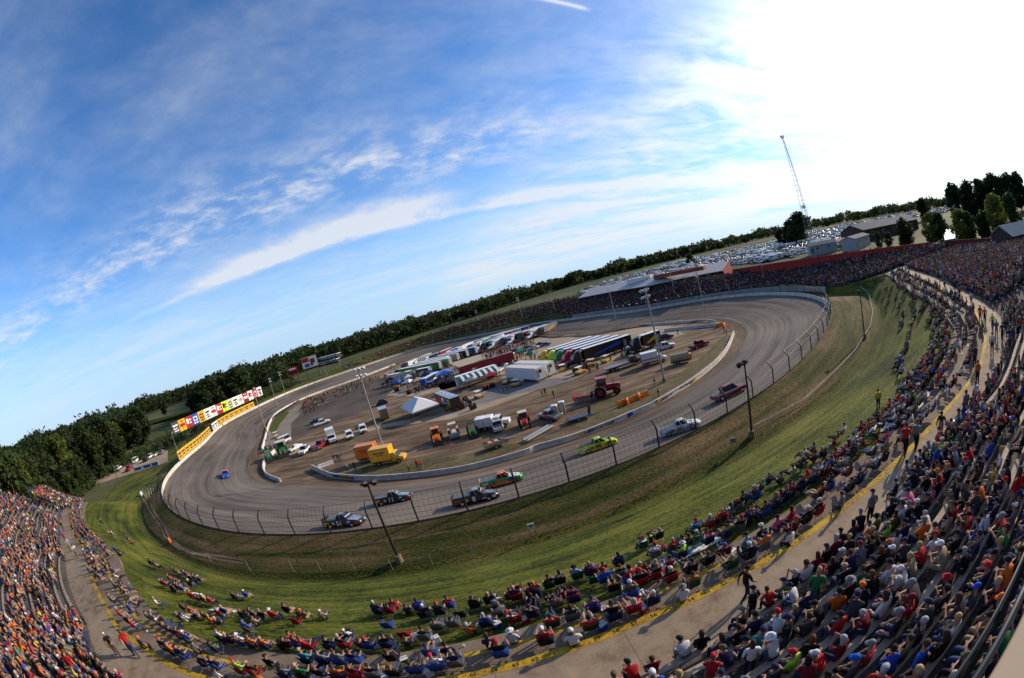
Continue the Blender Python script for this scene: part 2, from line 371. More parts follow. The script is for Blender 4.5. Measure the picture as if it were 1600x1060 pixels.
def prof(t):
    f = (t + 180) * 4; i = min(max(int(f), 0), len(_TG) - 2); f -= i
    return (_PG[i] * (1 - f) + _PG[i + 1] * f).tolist(), (_ZG[i] * (1 - f) + _ZG[i + 1] * f).tolist()
def lerp_list(o, a, b):
    if o <= a[0]: return b[0]
    for k in range(1, len(a)):
        if o <= a[k]: return b[k - 1] + (b[k] - b[k - 1]) * (o - a[k - 1]) / (a[k] - a[k - 1] + 1e-9)
    return b[-1]
def polar(x, y): return math.degrees(math.atan2(y - OY, x - OX)), math.hypot(x - OX, y - OY)
def pt(t, o, z=None, dz=0.0):
    """ground point at bearing t and offset o outside the wall"""
    r = float(r_out(t)) + o
    if z is None:
        a, b = prof(t); z = lerp_list(o, a, b)
    return Vector((OX + r * math.cos(R(t)), OY + r * math.sin(R(t)), z + dz))
def track_edge(t):
    y = OY + float(r_out(t)) * math.sin(R(t)); return 4.0 - 0.8 * min(1, max(0, (y - 60) / 60))
def ground_z(x, y):
    t, r = polar(x, y); o = r - float(r_out(t)); i = float(IN_OFF(t))
    if o <= i: return 0.0
    if o <= 0: return track_edge(t) * ((o - i) / -i) ** 1.15
    a, b = prof(t); return lerp_list(o, a, b)
def on_ground(px_, py_):
    """march the sight line to the ground"""
    d = ray(px_, py_); p = Vector((0, 0, EYE)); s = 1.0
    while s < 3000:
        q = p + d * s
        if q.z <= ground_z(q.x, q.y) and s > 6:
            lo, hi = s - max(.3, s * .01), s
            for _ in range(20):
                m_ = (lo + hi) / 2; q = p + d * m_
                if q.z <= ground_z(q.x, q.y): hi = m_
                else: lo = m_
            return p + d * hi
        s += max(.3, s * .01)
    return p + d * 3000

def sheet(name, tt, rows, m, kind='structure', smooth=None):
    """a strip of ground: rows(t) gives the points across; UVs in metres (along, across)"""
    vs, fs_, uv = [], [], []
    L = 0.0; prev = None; n = None
    for t in tt:
        ps = rows(t); n = len(ps)
        if prev is not None: L += (ps[n // 2] - prev).length
        prev = ps[n // 2]; acc = 0.0
        for k, p in enumerate(ps):
            if k: acc += (p - ps[k - 1]).length
            vs.append(tuple(p)); uv.append((L, acc))
    for i in range(len(tt) - 1):
        for k in range(n - 1): fs_.append((i * n + k, (i + 1) * n + k, (i + 1) * n + k + 1, i * n + k + 1))
    me = bpy.data.meshes.new(name); me.from_pydata(vs, [], fs_)
    ul = me.uv_layers.new(name='UV')
    idx = np.empty(len(me.loops), int); me.loops.foreach_get('vertex_index', idx)
    ul.data.foreach_set('uv', np.array(uv, np.float32)[idx].ravel())
    me.polygons.foreach_set('use_smooth', [name not in ('walkway', 'terrace_ledge', 'yellow_line')] * len(me.polygons)); me.materials.append(m)
    o = link(name, me)
    nz = sum(p.normal.z for p in me.polygons)
    if nz < 0: me.flip_normals()
    if kind: o['kind'] = kind
    return o
def steps(a, b, d):
    n = max(2, int(round((b - a) / d)) + 1); return list(np.linspace(a, b, n))

CLAY = ramp_ground('clay', [(0.34, (0.065, 0.05, 0.038)), (0.45, (0.125, 0.102, 0.082)), (0.55, (0.175, 0.147, 0.12)), (0.67, (0.255, 0.2, 0.145))], [(0.035, .3, (1, 1)), (0.3, .4, (0.05, 1.4)), (1.6, .3, (0.03, 2.2))], 0.85, bump=0.25)
DIRT = ramp_ground('dirt', [(0.34, (0.06, 0.038, 0.022)), (0.46, (0.135, 0.09, 0.053)), (0.55, (0.2, 0.137, 0.083)), (0.67, (0.31, 0.22, 0.138))], [(0.05, .3, (1, 1)), (0.3, .45, (.35, 1.3)), (3, .25, (1, 1))], 0.95, use_uv=False)
TANROAD = ramp_ground('tan_dirt', [(0.3, (0.26, 0.19, 0.125)), (0.5, (0.36, 0.275, 0.19)), (0.7, (0.44, 0.345, 0.25))], [(0.1, .6, (1, 1)), (2, .4, (1, 1))], 0.95, use_uv=False)
PADM = ramp_ground('pad_concrete', [(0.3, (0.2, 0.165, 0.125)), (0.7, (0.31, 0.26, 0.2))], [(0.1, .6, (1, 1)), (2, .4, (1, 1))], 0.9, use_uv=False)
GRAVEL = ramp_ground('grey_gravel', [(0.3, (0.13, 0.12, 0.115)), (0.7, (0.26, 0.245, 0.23))], [(0.1, .5, (1, 1)), (3, .5, (1, 1))], 0.95, use_uv=False)
ASPH = ramp_ground('asphalt', [(0.3, (0.065, 0.05, 0.038)), (0.7, (0.15, 0.118, 0.088))], [(0.06, .6, (1, 1)), (2, .4, (1, 1))], 0.9, use_uv=False)
GRASS = ramp_ground('grass', [(0.36, (0.018, 0.022, 0.003)), (0.45, (0.048, 0.06, 0.006)), (0.54, (0.1, 0.112, 0.011)), (0.66, (0.19, 0.15, 0.035))], [(0.08, .4, (1, 1)), (0.5, .3, (0.15, 1.8)), (3, .3, (.7, 1))], 0.95, bump=0.7)
DRY = ramp_ground('dry_shoulder', [(0.38, (0.022, 0.03, 0.005)), (0.48, (0.055, 0.06, 0.010)), (0.54, (0.105, 0.074, 0.028)), (0.68, (0.2, 0.13, 0.062))], [(0.11, .42, (.5, 1)), (0.5, .35, (0.1, 1.5)), (5, .25, (.6, 1))], 0.95, bump=0.5)
MEADOW = ramp_ground('meadow', [(0.28, (0.03, 0.042, 0.012)), (0.46, (0.055, 0.07, 0.02)), (0.6, (0.1, 0.1, 0.035)), (0.74, (0.17, 0.14, 0.07))], [(0.006, .6, (1, 1)), (0.08, .25, (1, 1)), (1, .15, (1, 1))], 0.95, use_uv=False)
WALK = ramp_ground('walkway_concrete', [(0.33, (0.17, 0.118, 0.078)), (0.47, (0.28, 0.205, 0.132)), (0.67, (0.36, 0.272, 0.18))], [(0.15, .45, (1, 1)), (1.2, .35, (1, 1)), (12, .2, (1, 1))], 0.85, bump=0.12)
DECK = ramp_ground('stand_deck', [(0.3, (0.045, 0.038, 0.032)), (0.7, (0.12, 0.1, 0.085))], [(0.5, .5, (.2, 1)), (6, .5, (1, 1))], 0.95)
YLINE = ramp_ground('yellow_line', [(0.36, (0.17, 0.12, 0.06)), (0.44, (0.36, 0.21, 0.015)), (0.55, (0.5, 0.3, 0.018)), (0.68, (0.56, 0.37, 0.04))], [(0.8, .5, (1, 1)), (6, .5, (1, 1))], 0.8)
LEDGEM = ramp_ground('ledge_concrete', [(0.3, (0.15, 0.11, 0.075)), (0.7, (0.27, 0.2, 0.14))], [(0.4, .6, (1, 1)), (6, .4, (1, 1))], 0.9)

TT = steps(-180, 180, 1.0)
def ring_pt(t, r, z): return Vector((OX + r * math.cos(R(t)), OY + r * math.sin(R(t)), z))
# the banked clay track
def track_row(t):
    ro = float(r_out(t)); i = float(IN_OFF(t)); e = track_edge(t)
    return [ring_pt(t, ro + i * (1 - k / 10), 0.02 + e * (k / 10) ** 1.15) for k in range(11)]
sheet('dirt_track', TT, track_row, CLAY)
sheet('clay_edge', TT, lambda t: [ring_pt(t, float(r_out(t)) + float(IN_OFF(t)) * (1 - k / 30), 0.03 + track_edge(t) * (k / 30) ** 1.15 + .012) for k in range(0, 5)], ramp_ground('loose_clay', [(0.35, (0.075, 0.05, 0.03)), (0.5, (0.14, 0.096, 0.06)), (0.66, (0.22, 0.155, 0.1))], [(0.2, .5, (.2, 1)), (2, .5, (.1, 1.5))], .95, bump=.5))
# infield
me = bpy.data.meshes.new('infield_ground')
vs = [(OX, OY, 0)] + [tuple(ring_pt(t, float(r_out(t)) + float(IN_OFF(t)) + 0.6, 0)) for t in TT[:-1]]
me.from_pydata(vs, [], [(0, i, i % (len(vs) - 1) + 1) for i in range(1, len(vs))]); me.materials.append(DIRT); link('infield_ground', me)['kind'] = 'structure'
def patch(name, poly, m, z):
    v = [tuple(at(x, y, 0))[:2] + (z,) for x, y in poly]
    bm = bmesh.new(); f = bm.faces.new([bm.verts.new(p) for p in v]); bmesh.ops.triangulate(bm, faces=[f])
    bmesh.ops.recalc_face_normals(bm, faces=bm.faces)
    for f in bm.faces:
        if f.normal.z < 0: f.normal_flip()
    me = bpy.data.meshes.new(name); bm.to_mesh(me); bm.free(); me.materials.append(m); link(name, me)['kind'] = 'structure'
patch('infield_pavement', [(452, 660), (470, 640), (540, 602), (600, 590), (628, 598), (600, 622), (560, 648), (505, 668), (455, 690)], ASPH, 0.012)
patch('concrete_pad', [(413, 684), (437, 650), (470, 632), (474, 642), (455, 662), (455, 690), (412, 697)], PADM, 0.016)
patch('pit_lane', [(430, 708), (470, 696), (560, 672), (640, 655), (760, 610), (880, 575), (1000, 535), (1060, 518), (1070, 522), (1008, 545), (890, 590), (780, 632), (700, 656), (600, 668), (520, 690), (450, 712)], TANROAD, 0.02)
patch('haul_road', [(560, 705), (640, 680), (760, 650), (880, 600), (1000, 552), (1002, 560), (880, 612), (770, 664), (650, 694), (570, 716)], DIRT, 0.024)
patch('pit_apron', [(590, 592), (600, 618), (650, 620), (690, 610), (680, 600), (790, 585), (900, 570), (1000, 530), (1100, 512), (980, 508), (800, 530), (620, 570)], TANROAD, 0.008)
patch('gravel_apron', [(735, 625), (780, 602), (850, 592), (905, 590), (860, 605), (800, 618), (745, 633)], GRAVEL, 0.028)
SCRUB = ramp_ground('scrub', [(0.3, (0.045, 0.05, 0.015)), (0.46, (0.1, 0.085, 0.035)), (0.58, (0.15, 0.115, 0.06)), (0.72, (0.22, 0.17, 0.1))], [(0.12, .45, (1, 1)), (0.8, .35, (1, 1)), (5, .2, (1, 1))], 0.95, use_uv=False, bump=.5)
patch('infield_grass', [(520, 735), (590, 716), (680, 716), (720, 712), (800, 694), (850, 684), (900, 668), (840, 690), (800, 702), (760, 719), (710, 729), (640, 738), (580, 742), (540, 740)], SCRUB, 0.014)
patch('infield_verge', [(880, 660), (930, 635), (975, 616), (1000, 606), (1060, 585), (1100, 555), (1125, 530), (1138, 520), (1134, 540), (1116, 562), (1082, 588), (1024, 623), (978, 645), (915, 671)], SCRUB, 0.018)
patch('left_verge', [(420, 672), (428, 655), (445, 640), (452, 645), (438, 662), (428, 680)], GRASS, 0.022)
# outside ground strips
def strip(o0, o1, n): return lambda t: [pt(t, o0(t) + (o1(t) - o0(t)) * k / n) for k in range(n + 1)]
ditch = lambda t: prof(t)[0][3]
sheet('dirt_shoulder', TT, strip(lambda t: 0.25, lambda t: prof(t)[0][2], 5), DRY)
sheet('drain_ditch', TT, strip(lambda t: prof(t)[0][2], lambda t: prof(t)[0][4], 3), ramp_ground('ditch_grass', [(0.34, (0.018, 0.026, 0.004)), (0.46, (0.05, 0.062, 0.008)), (0.54, (0.085, 0.085, 0.014)), (0.68, (0.14, 0.1, 0.035))], [(0.2, .5, (.3, 1)), (4, .5, (1, 1))], 0.95, bump=0.6))
sheet('grass_bank', TT, strip(lambda t: prof(t)[0][4], lambda t: max(prof(t)[0][5], float(C2(t))) + .3 if -128 <= t <= -33 else prof(t)[0][5], 8), GRASS)
NT = steps(-128, -33, 0.4)
FT = [t for t in TT if t >= -33] ; LT = [t for t in TT if t <= -128]
for tt in (FT, LT):
    sheet('grass_slope', tt, lambda t: [pt(t, o) for o in prof(t)[0][5:8]], GRASS)
# ledges and walkway by the near stands: real steps
def ledge_rows(t):
    zw = float(ZW(t)); c2, c3 = float(C2(t)), float(C3(t)); mid = (c2 + c3) / 2 - 0.15
    return [pt(t, c2, zw - 2.8), pt(t, c2, zw - 0.95), pt(t, mid, zw - 0.9), pt(t, mid, zw - 0.45), pt(t, c3 - 0.02, zw - 0.4), pt(t, c3 - 0.02, zw + 0.0)]
sheet('terrace_ledge', NT, ledge_rows, LEDGEM)
sheet('walkway', NT, lambda t: [pt(t, float(C3(t)) - 0.02 + (float(C4(t)) - float(C3(t)) + 0.35) * k / 3, float(ZW(t))) for k in range(4)] + [pt(t, float(C4(t)) + .34, float(ZW(t)) - 1.5)], WALK)
sheet('yellow_line', NT, lambda t: [pt(t, float(C3(t)) - 0.025, float(ZW(t)) - 0.12), pt(t, float(C3(t)) - 0.025, float(ZW(t)) + 0.008), pt(t, float(C3(t)) + 0.34, float(ZW(t)) + 0.008)], YLINE)
def mid_off(t): return (float(C2(t)) + float(C3(t))) / 2 - 0.15
sheet('yellow_line', steps(-105, -81, 0.4), lambda t: [pt(t, mid_off(t) - 0.006, float(ZW(t)) - 0.6), pt(t, mid_off(t) - 0.006, float(ZW(t)) - 0.442), pt(t, mid_off(t) + 0.22, float(ZW(t)) - 0.442)], YLINE)
# expansion joints across the walkway
jb = MB()
for t in steps(-127, -34, 1.9):
    a, b = pt(t, float(C3(t)) + .36, float(ZW(t)) + .004), pt(t, float(C4(t)) + .2, float(ZW(t)) + .004)
    d = (b - a).normalized(); s = Vector((-d.y, d.x, 0)) * 0.014
    jb.quad(a - s, a + s, b + s, b - s, LEDGEM)
jb.build('walkway_joint')['kind'] = 'structure'
sheet('stand_slope', NT, lambda t: [pt(t, float(C4(t)) + 0.1 + (prof(t)[0][8] - float(C4(t)) - .1) * k / 10, None, -.04 if k == 0 else 0) for k in range(11)], DECK)
sheet('stand_slope', steps(-33, 62, 1), lambda t: [pt(t, prof(t)[0][7] + (prof(t)[0][8] - prof(t)[0][7]) * k / 6) for k in range(7)], DECK)
sheet('grass_hill', steps(62, 180, 1), lambda t: [pt(t, prof(t)[0][7] + (prof(t)[0][8] - prof(t)[0][7]) * k / 6) for k in range(7)], GRASS)
sheet('grass_hill', LT, lambda t: [pt(t, prof(t)[0][7] + (prof(t)[0][8] - prof(t)[0][7]) * k / 4) for k in range(5)], GRASS)
def far_rows(t):
    a, b = prof(t); ps = [pt(t, a[8]), pt(t, a[9]), pt(t, a[10]), pt(t, a[11])]
    # rolling country out to the horizon
    for d, zz_ in ((250, None), (500, None), (1000, None), (2500, None), (6000, None), (14000, None)):
        r = float(r_out(t)) + a[11] + d
        x, y = OX + r * math.cos(R(t)), OY + r * math.sin(R(t))
        az = math.degrees(math.atan2(x, y))
        hill = 3.0 * math.exp(-((az + 75) / 22) ** 2) * min(1, d / 250) if d <= 1000 else 4
        up = min(1, d / 250) * float(np.interp(az, [-10, 12], [3, 7.5]))
        ps.append(Vector((x, y, b[11] * 0.5 + up + hill)))
    return ps
# worn trail on the left grass
def trail(pl, w_, m_, name):
    P = [on_ground(x, y) for x, y in pl]; vs = []
    for i, p in enumerate(P):
        d = (P[min(i + 1, len(P) - 1)] - P[max(i - 1, 0)]); d.z = 0; d.normalize(); n = Vector((-d.y, d.x, 0)) * w_ / 2
        for q in (p - n, p, p + n): vs.append((q.x, q.y, ground_z(q.x, q.y) + .05))
    me = bpy.data.meshes.new(name); me.from_pydata(vs, [], [(i * 3 + k, i * 3 + 3 + k, i * 3 + 4 + k, i * 3 + 1 + k) for i in range(len(P) - 1) for k in (0, 1)]); me.materials.append(m_); link(name, me)['kind'] = 'structure'
for dx in (-3, 3): trail([(222 + dx, 772), (232 + dx, 788), (239 + dx, 802), (252 + dx, 820), (261 + dx, 840), (280 + dx, 856), (305 + dx, 866), (340, 872 + dx), (380, 878 + dx)], .4, DIRT, 'dirt_trail')
sheet('countryside', steps(-180, 180, 2), far_rows, MEADOW)

# ------------------------------------------------------------------ concrete walls
def wall_mesh(pts, h, th, m, name, label, cat='wall', base=-0.4):
    """pts: ground line of the wall; a solid with chamfered top swept along it"""
    rings = []
    for i, p in enumerate(pts):
        d = (pts[min(i + 1, len(pts) - 1)] - pts[max(i - 1, 0)]); d.z = 0; d.normalize(); n = Vector((-d.y, d.x, 0))
        pr = [(-th * .75, base), (-th * .75, 0.15), (-th * .5, 0.35), (-th * .45, h - .04), (-th * .3, h), (th * .3, h), (th * .45, h - .04), (th * .5, .35), (th * .75, .15), (th * .75, base)]
        rings.append([p + n * a + Vector((0, 0, b)) for a, b in pr])
    b = MB().loft(rings, m)
    return tag(b.build(name), label, cat)
def wall_line(t0, t1, d=0.6): return [ring_pt(t, float(r_out(t)) + 0.12, track_edge(t)) for t in steps(t0, t1, d)]
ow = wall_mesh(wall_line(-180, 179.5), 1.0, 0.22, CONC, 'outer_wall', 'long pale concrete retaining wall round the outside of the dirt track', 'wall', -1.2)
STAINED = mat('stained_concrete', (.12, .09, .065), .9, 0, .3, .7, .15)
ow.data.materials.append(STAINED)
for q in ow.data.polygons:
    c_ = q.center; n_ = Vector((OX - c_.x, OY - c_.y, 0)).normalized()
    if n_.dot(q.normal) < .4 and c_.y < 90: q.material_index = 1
def px_line(pl, z=0.0, n=4):
    P = [at(x, y, z) for x, y in pl]; out = []
    for i in range(len(P) - 1):
        a, b, c_, d = P[max(i - 1, 0)], P[i], P[i + 1], P[min(i + 2, len(P) - 1)]
        for k in range(n):
            s = k / n
            out.append(0.5 * ((2 * b) + (c_ - a) * s + (2 * a - 5 * b + 4 * c_ - d) * s * s + (3 * b - a - 3 * c_ + d) * s ** 3))
    return out + [P[-1]]
def px_top(pl, h): return [Vector((p.x, p.y, 0)) for p in px_line(pl, h)]
INN = [(486, 726), (514, 738), (540, 741.5), (582, 743), (640, 739), (710, 730), (760, 719), (820, 702), (840, 694), (902, 676), (980, 645), (1026, 624), (1084, 589), (1120, 560), (1136, 540), (1146, 517)]
inner_pts = px_top(INN, 0.95)
inner_wall = wall_mesh(inner_pts, 0.95, 0.35, CONC, 'inner_wall', 'curved white concrete wall edging the near side of the infield, with yellow banners', 'wall')
wall_mesh(px_top([(437, 748), (416, 739), (410, 728), (414, 716), (428, 702)], 0.95), 0.95, 0.35, CONC, 'inner_wall', 'short hooked white concrete wall round the green machines at the pit entry', 'wall')
wall_mesh(px_top([(408, 699), (410.6, 692), (424, 652), (448, 634), (489, 615), (559, 590), (617, 568)], 0.9), 0.9, 0.35, CONC, 'inner_wall', 'long white concrete wall along the far left edge of the infield', 'wall')
wall_mesh(px_top([(1038, 514), (1080, 509.5), (1122, 505)], 0.9), 0.9, 0.4, CONC, 'pit_wall', 'straight white concrete barrier beside the pit exit on the right, nearer of two', 'wall')
wall_mesh(px_top([(1000, 507), (1060, 502), (1100, 499), (1118, 501)], 0.8), 0.8, 0.4, CONC, 'pit_wall', 'straight white concrete barrier beside the pit exit on the right, farther of two', 'wall')
wall_mesh(px_top([(496, 727), (520, 719)], 0.8), 0.8, 0.3, WHITE, 'pit_wall', 'short white barrier block at the pit opening beside a group of people', 'wall')
# second barrier in front of the front-stretch stand
BT = steps(-24, 56, 1)
wall_mesh([pt(t, prof(t)[0][4], 3.2) for t in BT], 1.9, 0.3, mat('grey_concrete', (.3, .29, .28), .85, 0, .2, .5, .15), 'stand_barrier', 'tall pale concrete barrier in front of the far grandstand crowd', 'wall')
# berm of clay on the far inside edge
bm_ = MB(); rings = []
for t in steps(-22, 118, 2):
    ro = float(r_out(t)) + float(IN_OFF(t)) - 1.0
    rings.append([ring_pt(t, ro + dx, z) for dx, z in ((-2.2, -.05), (-.8, .5), (.6, .55), (2.2, 0.0))])
bm_.loft(rings, DIRT, closed=False, cap=False); b = bm_.build('clay_berm', smooth=True); b['kind'] = 'structure'

# ------------------------------------------------------------------ catch fence on the outer wall
cf = thing('catch_fence', 'dark catch fence of curved posts and cables on the near outer wall', 'fence', (0, 0, 0))
ts = [-137.0]
while ts[-1] < -18:
    r = float(r_out(ts[-1])); ts.append(ts[-1] + math.degrees(5.1 / r))
def fence_pt(t, h):
    z = track_edge(t); inn = 0.0 if h < 2.9 else (h - 2.9) ** 1.6 * 0.85
    return ring_pt(t, float(r_out(t)) + 0.12 - inn, z + min(h, 3.85) + (0 if h < 3.85 else 0))
for t in ts:
    MB().tube([fence_pt(t, h) for h in (0.2, 1, 2, 2.9, 3.3, 3.6, 3.85)], 0.095, DARKSTEEL, 6).build('post', cf)
cb_ = MB()
for h in (1.3, 1.9, 2.5, 3.1, 3.8):
    cb_.tube([fence_pt(t, h) for t in ts], 0.018, DARKSTEEL, 4)
cb_.build('cable', cf)
# wire netting: an open weave of thin wires
nb = MB()
for i in range(len(ts) - 1):
    for k in range(1, 9):
        t = ts[i] + (ts[i + 1] - ts[i]) * k / 9
        nb.tube([fence_pt(t, h) for h in (1.0, 2.9, 3.8)], 0.012, DARKSTEEL, 3, False)
nb.build('netting', cf)
cf2 = thing('catch_fence', 'thin catch fence on the outer wall along the far grandstand straight', 'fence', (0, 0, 0))
for t in steps(-14, 100, 2.9): MB().tube([fence_pt(t, h) for h in (0.2, 2, 2.9, 3.4, 3.85)], 0.05, STEEL, 5).build('post', cf2)
cb_ = MB()
for h in (1.6, 2.4, 3.1, 3.8): cb_.tube([fence_pt(t, h) for t in steps(-16, 101, 1.5)], 0.015, STEEL, 3)
cb_.build('cable', cf2)
# rail of pipe along the ditch on the right
RAIL = [(1178, 672), (1256, 630), (1300, 590), (1336, 552), (1360, 514), (1364, 490), (1358, 462), (1344, 450)]
rp = [on_ground(x, y) + Vector((0, 0, 0.5)) for x, y in RAIL]
pr = thing('pipe_rail', 'long pale pipe rail curving along the grass ditch on the right', 'rail', (0, 0, 0))
MB().tube(px_line.__call__ and [p for p in rp], 0.05, CONC, 6).build('pipe', pr)
for p in rp[::2]: MB().tube([p - Vector((0, 0, .7)), p], 0.05, STEEL, 5).build('post', pr)
# ------------------------------------------------------------------ people: one skinned body per pose
SHIRT = attr_mat('shirt_cloth', 'shirt', 0.85, 'OBJECT'); PANTS = attr_mat('trouser_cloth', 'pants', 0.85, 'OBJECT')
SKIN = attr_mat('skin', 'skin', 0.6, 'OBJECT', var=0.06); SHOE = mat('shoe', (0.06, 0.05, 0.05), 0.7); TOP = attr_mat('hat_or_hair', 'top', 0.8, 'OBJECT')
EYEM = mat('eye_dark', (0.02, 0.015, 0.012), 0.3)
def V3(*a): return np.array(a, float)
def pose_joints(kind):
    """joints: name -> position; facing +Y. Bench poses have z=0 on the seat, the others on the ground"""
    J = {}
    sym = lambda n, x, y, z: (J.__setitem__(n + 'L', V3(-x, y, z)), J.__setitem__(n + 'R', V3(x, y, z)))
    if kind in ('sit', 'lean', 'arms', 'film'):
        J['pel'] = V3(0, 0, .11)
        if kind == 'lean': J['spi'] = V3(0, .06, .27); J['che'] = V3(0, .19, .44); J['nec'] = V3(0, .30, .57); hd = V3(0, .10, .99)
        else: J['spi'] = V3(0, -.03, .28); J['che'] = V3(0, .0, .49); J['nec'] = V3(0, .035, .66); hd = V3(0, .06, 1)
        sym('hip', .095, .03, .09); sym('kne', .13, .43, .10); sym('ank', .12, .43, -.35); sym('toe', .14, .59, -.40)
        if kind == 'sit': sym('sho', .185, .0, .58); sym('elb', .25, .07, .31); sym('wri', .13, .29, .2)
        if kind == 'lean': sym('sho', .185, .24, .5); sym('elb', .2, .38, .24); sym('wri', .05, .52, .3)
        if kind == 'arms': sym('sho', .185, .0, .58); sym('elb', .26, .13, .36); sym('wri', .04, .22, .4)
        if kind == 'film': sym('sho', .185, .03, .6); sym('elb', .22, .24, .5); sym('wri', .08, .3, .74)
    elif kind == 'chair':
        J['pel'] = V3(0, -.06, .50); J['spi'] = V3(0, -.16, .66); J['che'] = V3(0, -.22, .86); J['nec'] = V3(0, -.2, 1.03); hd = V3(0, .08, 1)
        sym('hip', .095, -.03, .48); sym('kne', .15, .36, .52); sym('ank', .15, .5, .1); sym('toe', .17, .65, .04)
        sym('sho', .185, -.22, .95); sym('elb', .29, -.05, .72); sym('wri', .25, .2, .72)
    elif kind == 'lounge':
        J['pel'] = V3(0, -.06, .47); J['spi'] = V3(0, -.2, .6); J['che'] = V3(0, -.31, .78); J['nec'] = V3(0, -.34, .96); hd = V3(0, .1, 1)
        sym('hip', .095, -.02, .46); sym('kne', .12, .42, .50); sym('ank', .07, .82, .3); sym('toe', .09, .9, .42)
        sym('sho', .185, -.3, .88); sym('elb', .27, -.12, .66); sym('wri', .08, .1, .66)
    elif kind == 'ground':
        J['pel'] = V3(0, 0, .12); J['spi'] = V3(0, -.08, .28); J['che'] = V3(0, -.13, .48); J['nec'] = V3(0, -.11, .65); hd = V3(0, .08, 1)
        sym('hip', .095, .03, .11); sym('kne', .16, .42, .36); sym('ank', .12, .72, .07); sym('toe', .14, .84, .1)
        sym('sho', .185, -.13, .57); sym('elb', .24, .04, .38); sym('wri', .16, .3, .36)
    else:
        J['pel'] = V3(0, 0, .95); J['spi'] = V3(0, -.01, 1.12); J['che'] = V3(0, 0, 1.32); J['nec'] = V3(0, .01, 1.5); hd = V3(0, .04, 1)
        sym('hip', .095, 0, .92); sym('kne', .11, .03, .5); sym('ank', .11, -.02, .09); sym('toe', .14, .14, .035)
        sym('sho', .19, 0, 1.42); sym('elb', .26, -.03, 1.15); sym('wri', .26, .07, .91)
        if kind == 'walk':
            J['kneL'] = V3(-.1, .2, .52); J['ankL'] = V3(-.1, .27, .1); J['toeL'] = V3(-.11, .43, .06)
            J['kneR'] = V3(.1, -.02, .49); J['ankR'] = V3(.1, -.3, .16); J['toeR'] = V3(.11, -.19, .05)
            J['elbL'] = V3(-.27, -.14, 1.17); J['wriL'] = V3(-.26, -.16, .93); J['elbR'] = V3(.27, .08, 1.16); J['wriR'] = V3(.25, .27, 1.0)
        if kind == 'cross':
            sym('elb', .27, .1, 1.2); sym('wri', .05, .2, 1.22)
    hd = hd / np.linalg.norm(hd); n = J['nec']; fwd = V3(0, hd[2], -hd[1])
    J['h0'] = n + hd * .075 + fwd * .01; J['h1'] = n + hd * .15 + fwd * .025; J['h2'] = n + hd * .215 + fwd * .015
    J['_hd'] = hd; J['_fwd'] = fwd
    return J
RAD = {'pel': (.165, .115), 'spi': (.145, .11), 'che': (.165, .115), 'nec': (.058, .058), 'h0': (.066, .078), 'h1': (.078, .095), 'h2': (.06, .07), 'sho': (.07, .07), 'elb': (.047, .047), 'wri': (.031, .031),
       'hip': (.095, .095), 'kne': (.062, .062), 'ank': (.043, .043), 'toe': (.04, .035)}
BONES = [('pel', 'spi'), ('spi', 'che'), ('che', 'nec'), ('nec', 'h0'), ('h0', 'h1'), ('h1', 'h2')] + [b for s in 'LR' for b in (('che', 'sho' + s), ('sho' + s, 'elb' + s), ('elb' + s, 'wri' + s), ('pel', 'hip' + s), ('hip' + s, 'kne' + s), ('kne' + s, 'ank' + s), ('ank' + s, 'toe' + s))]
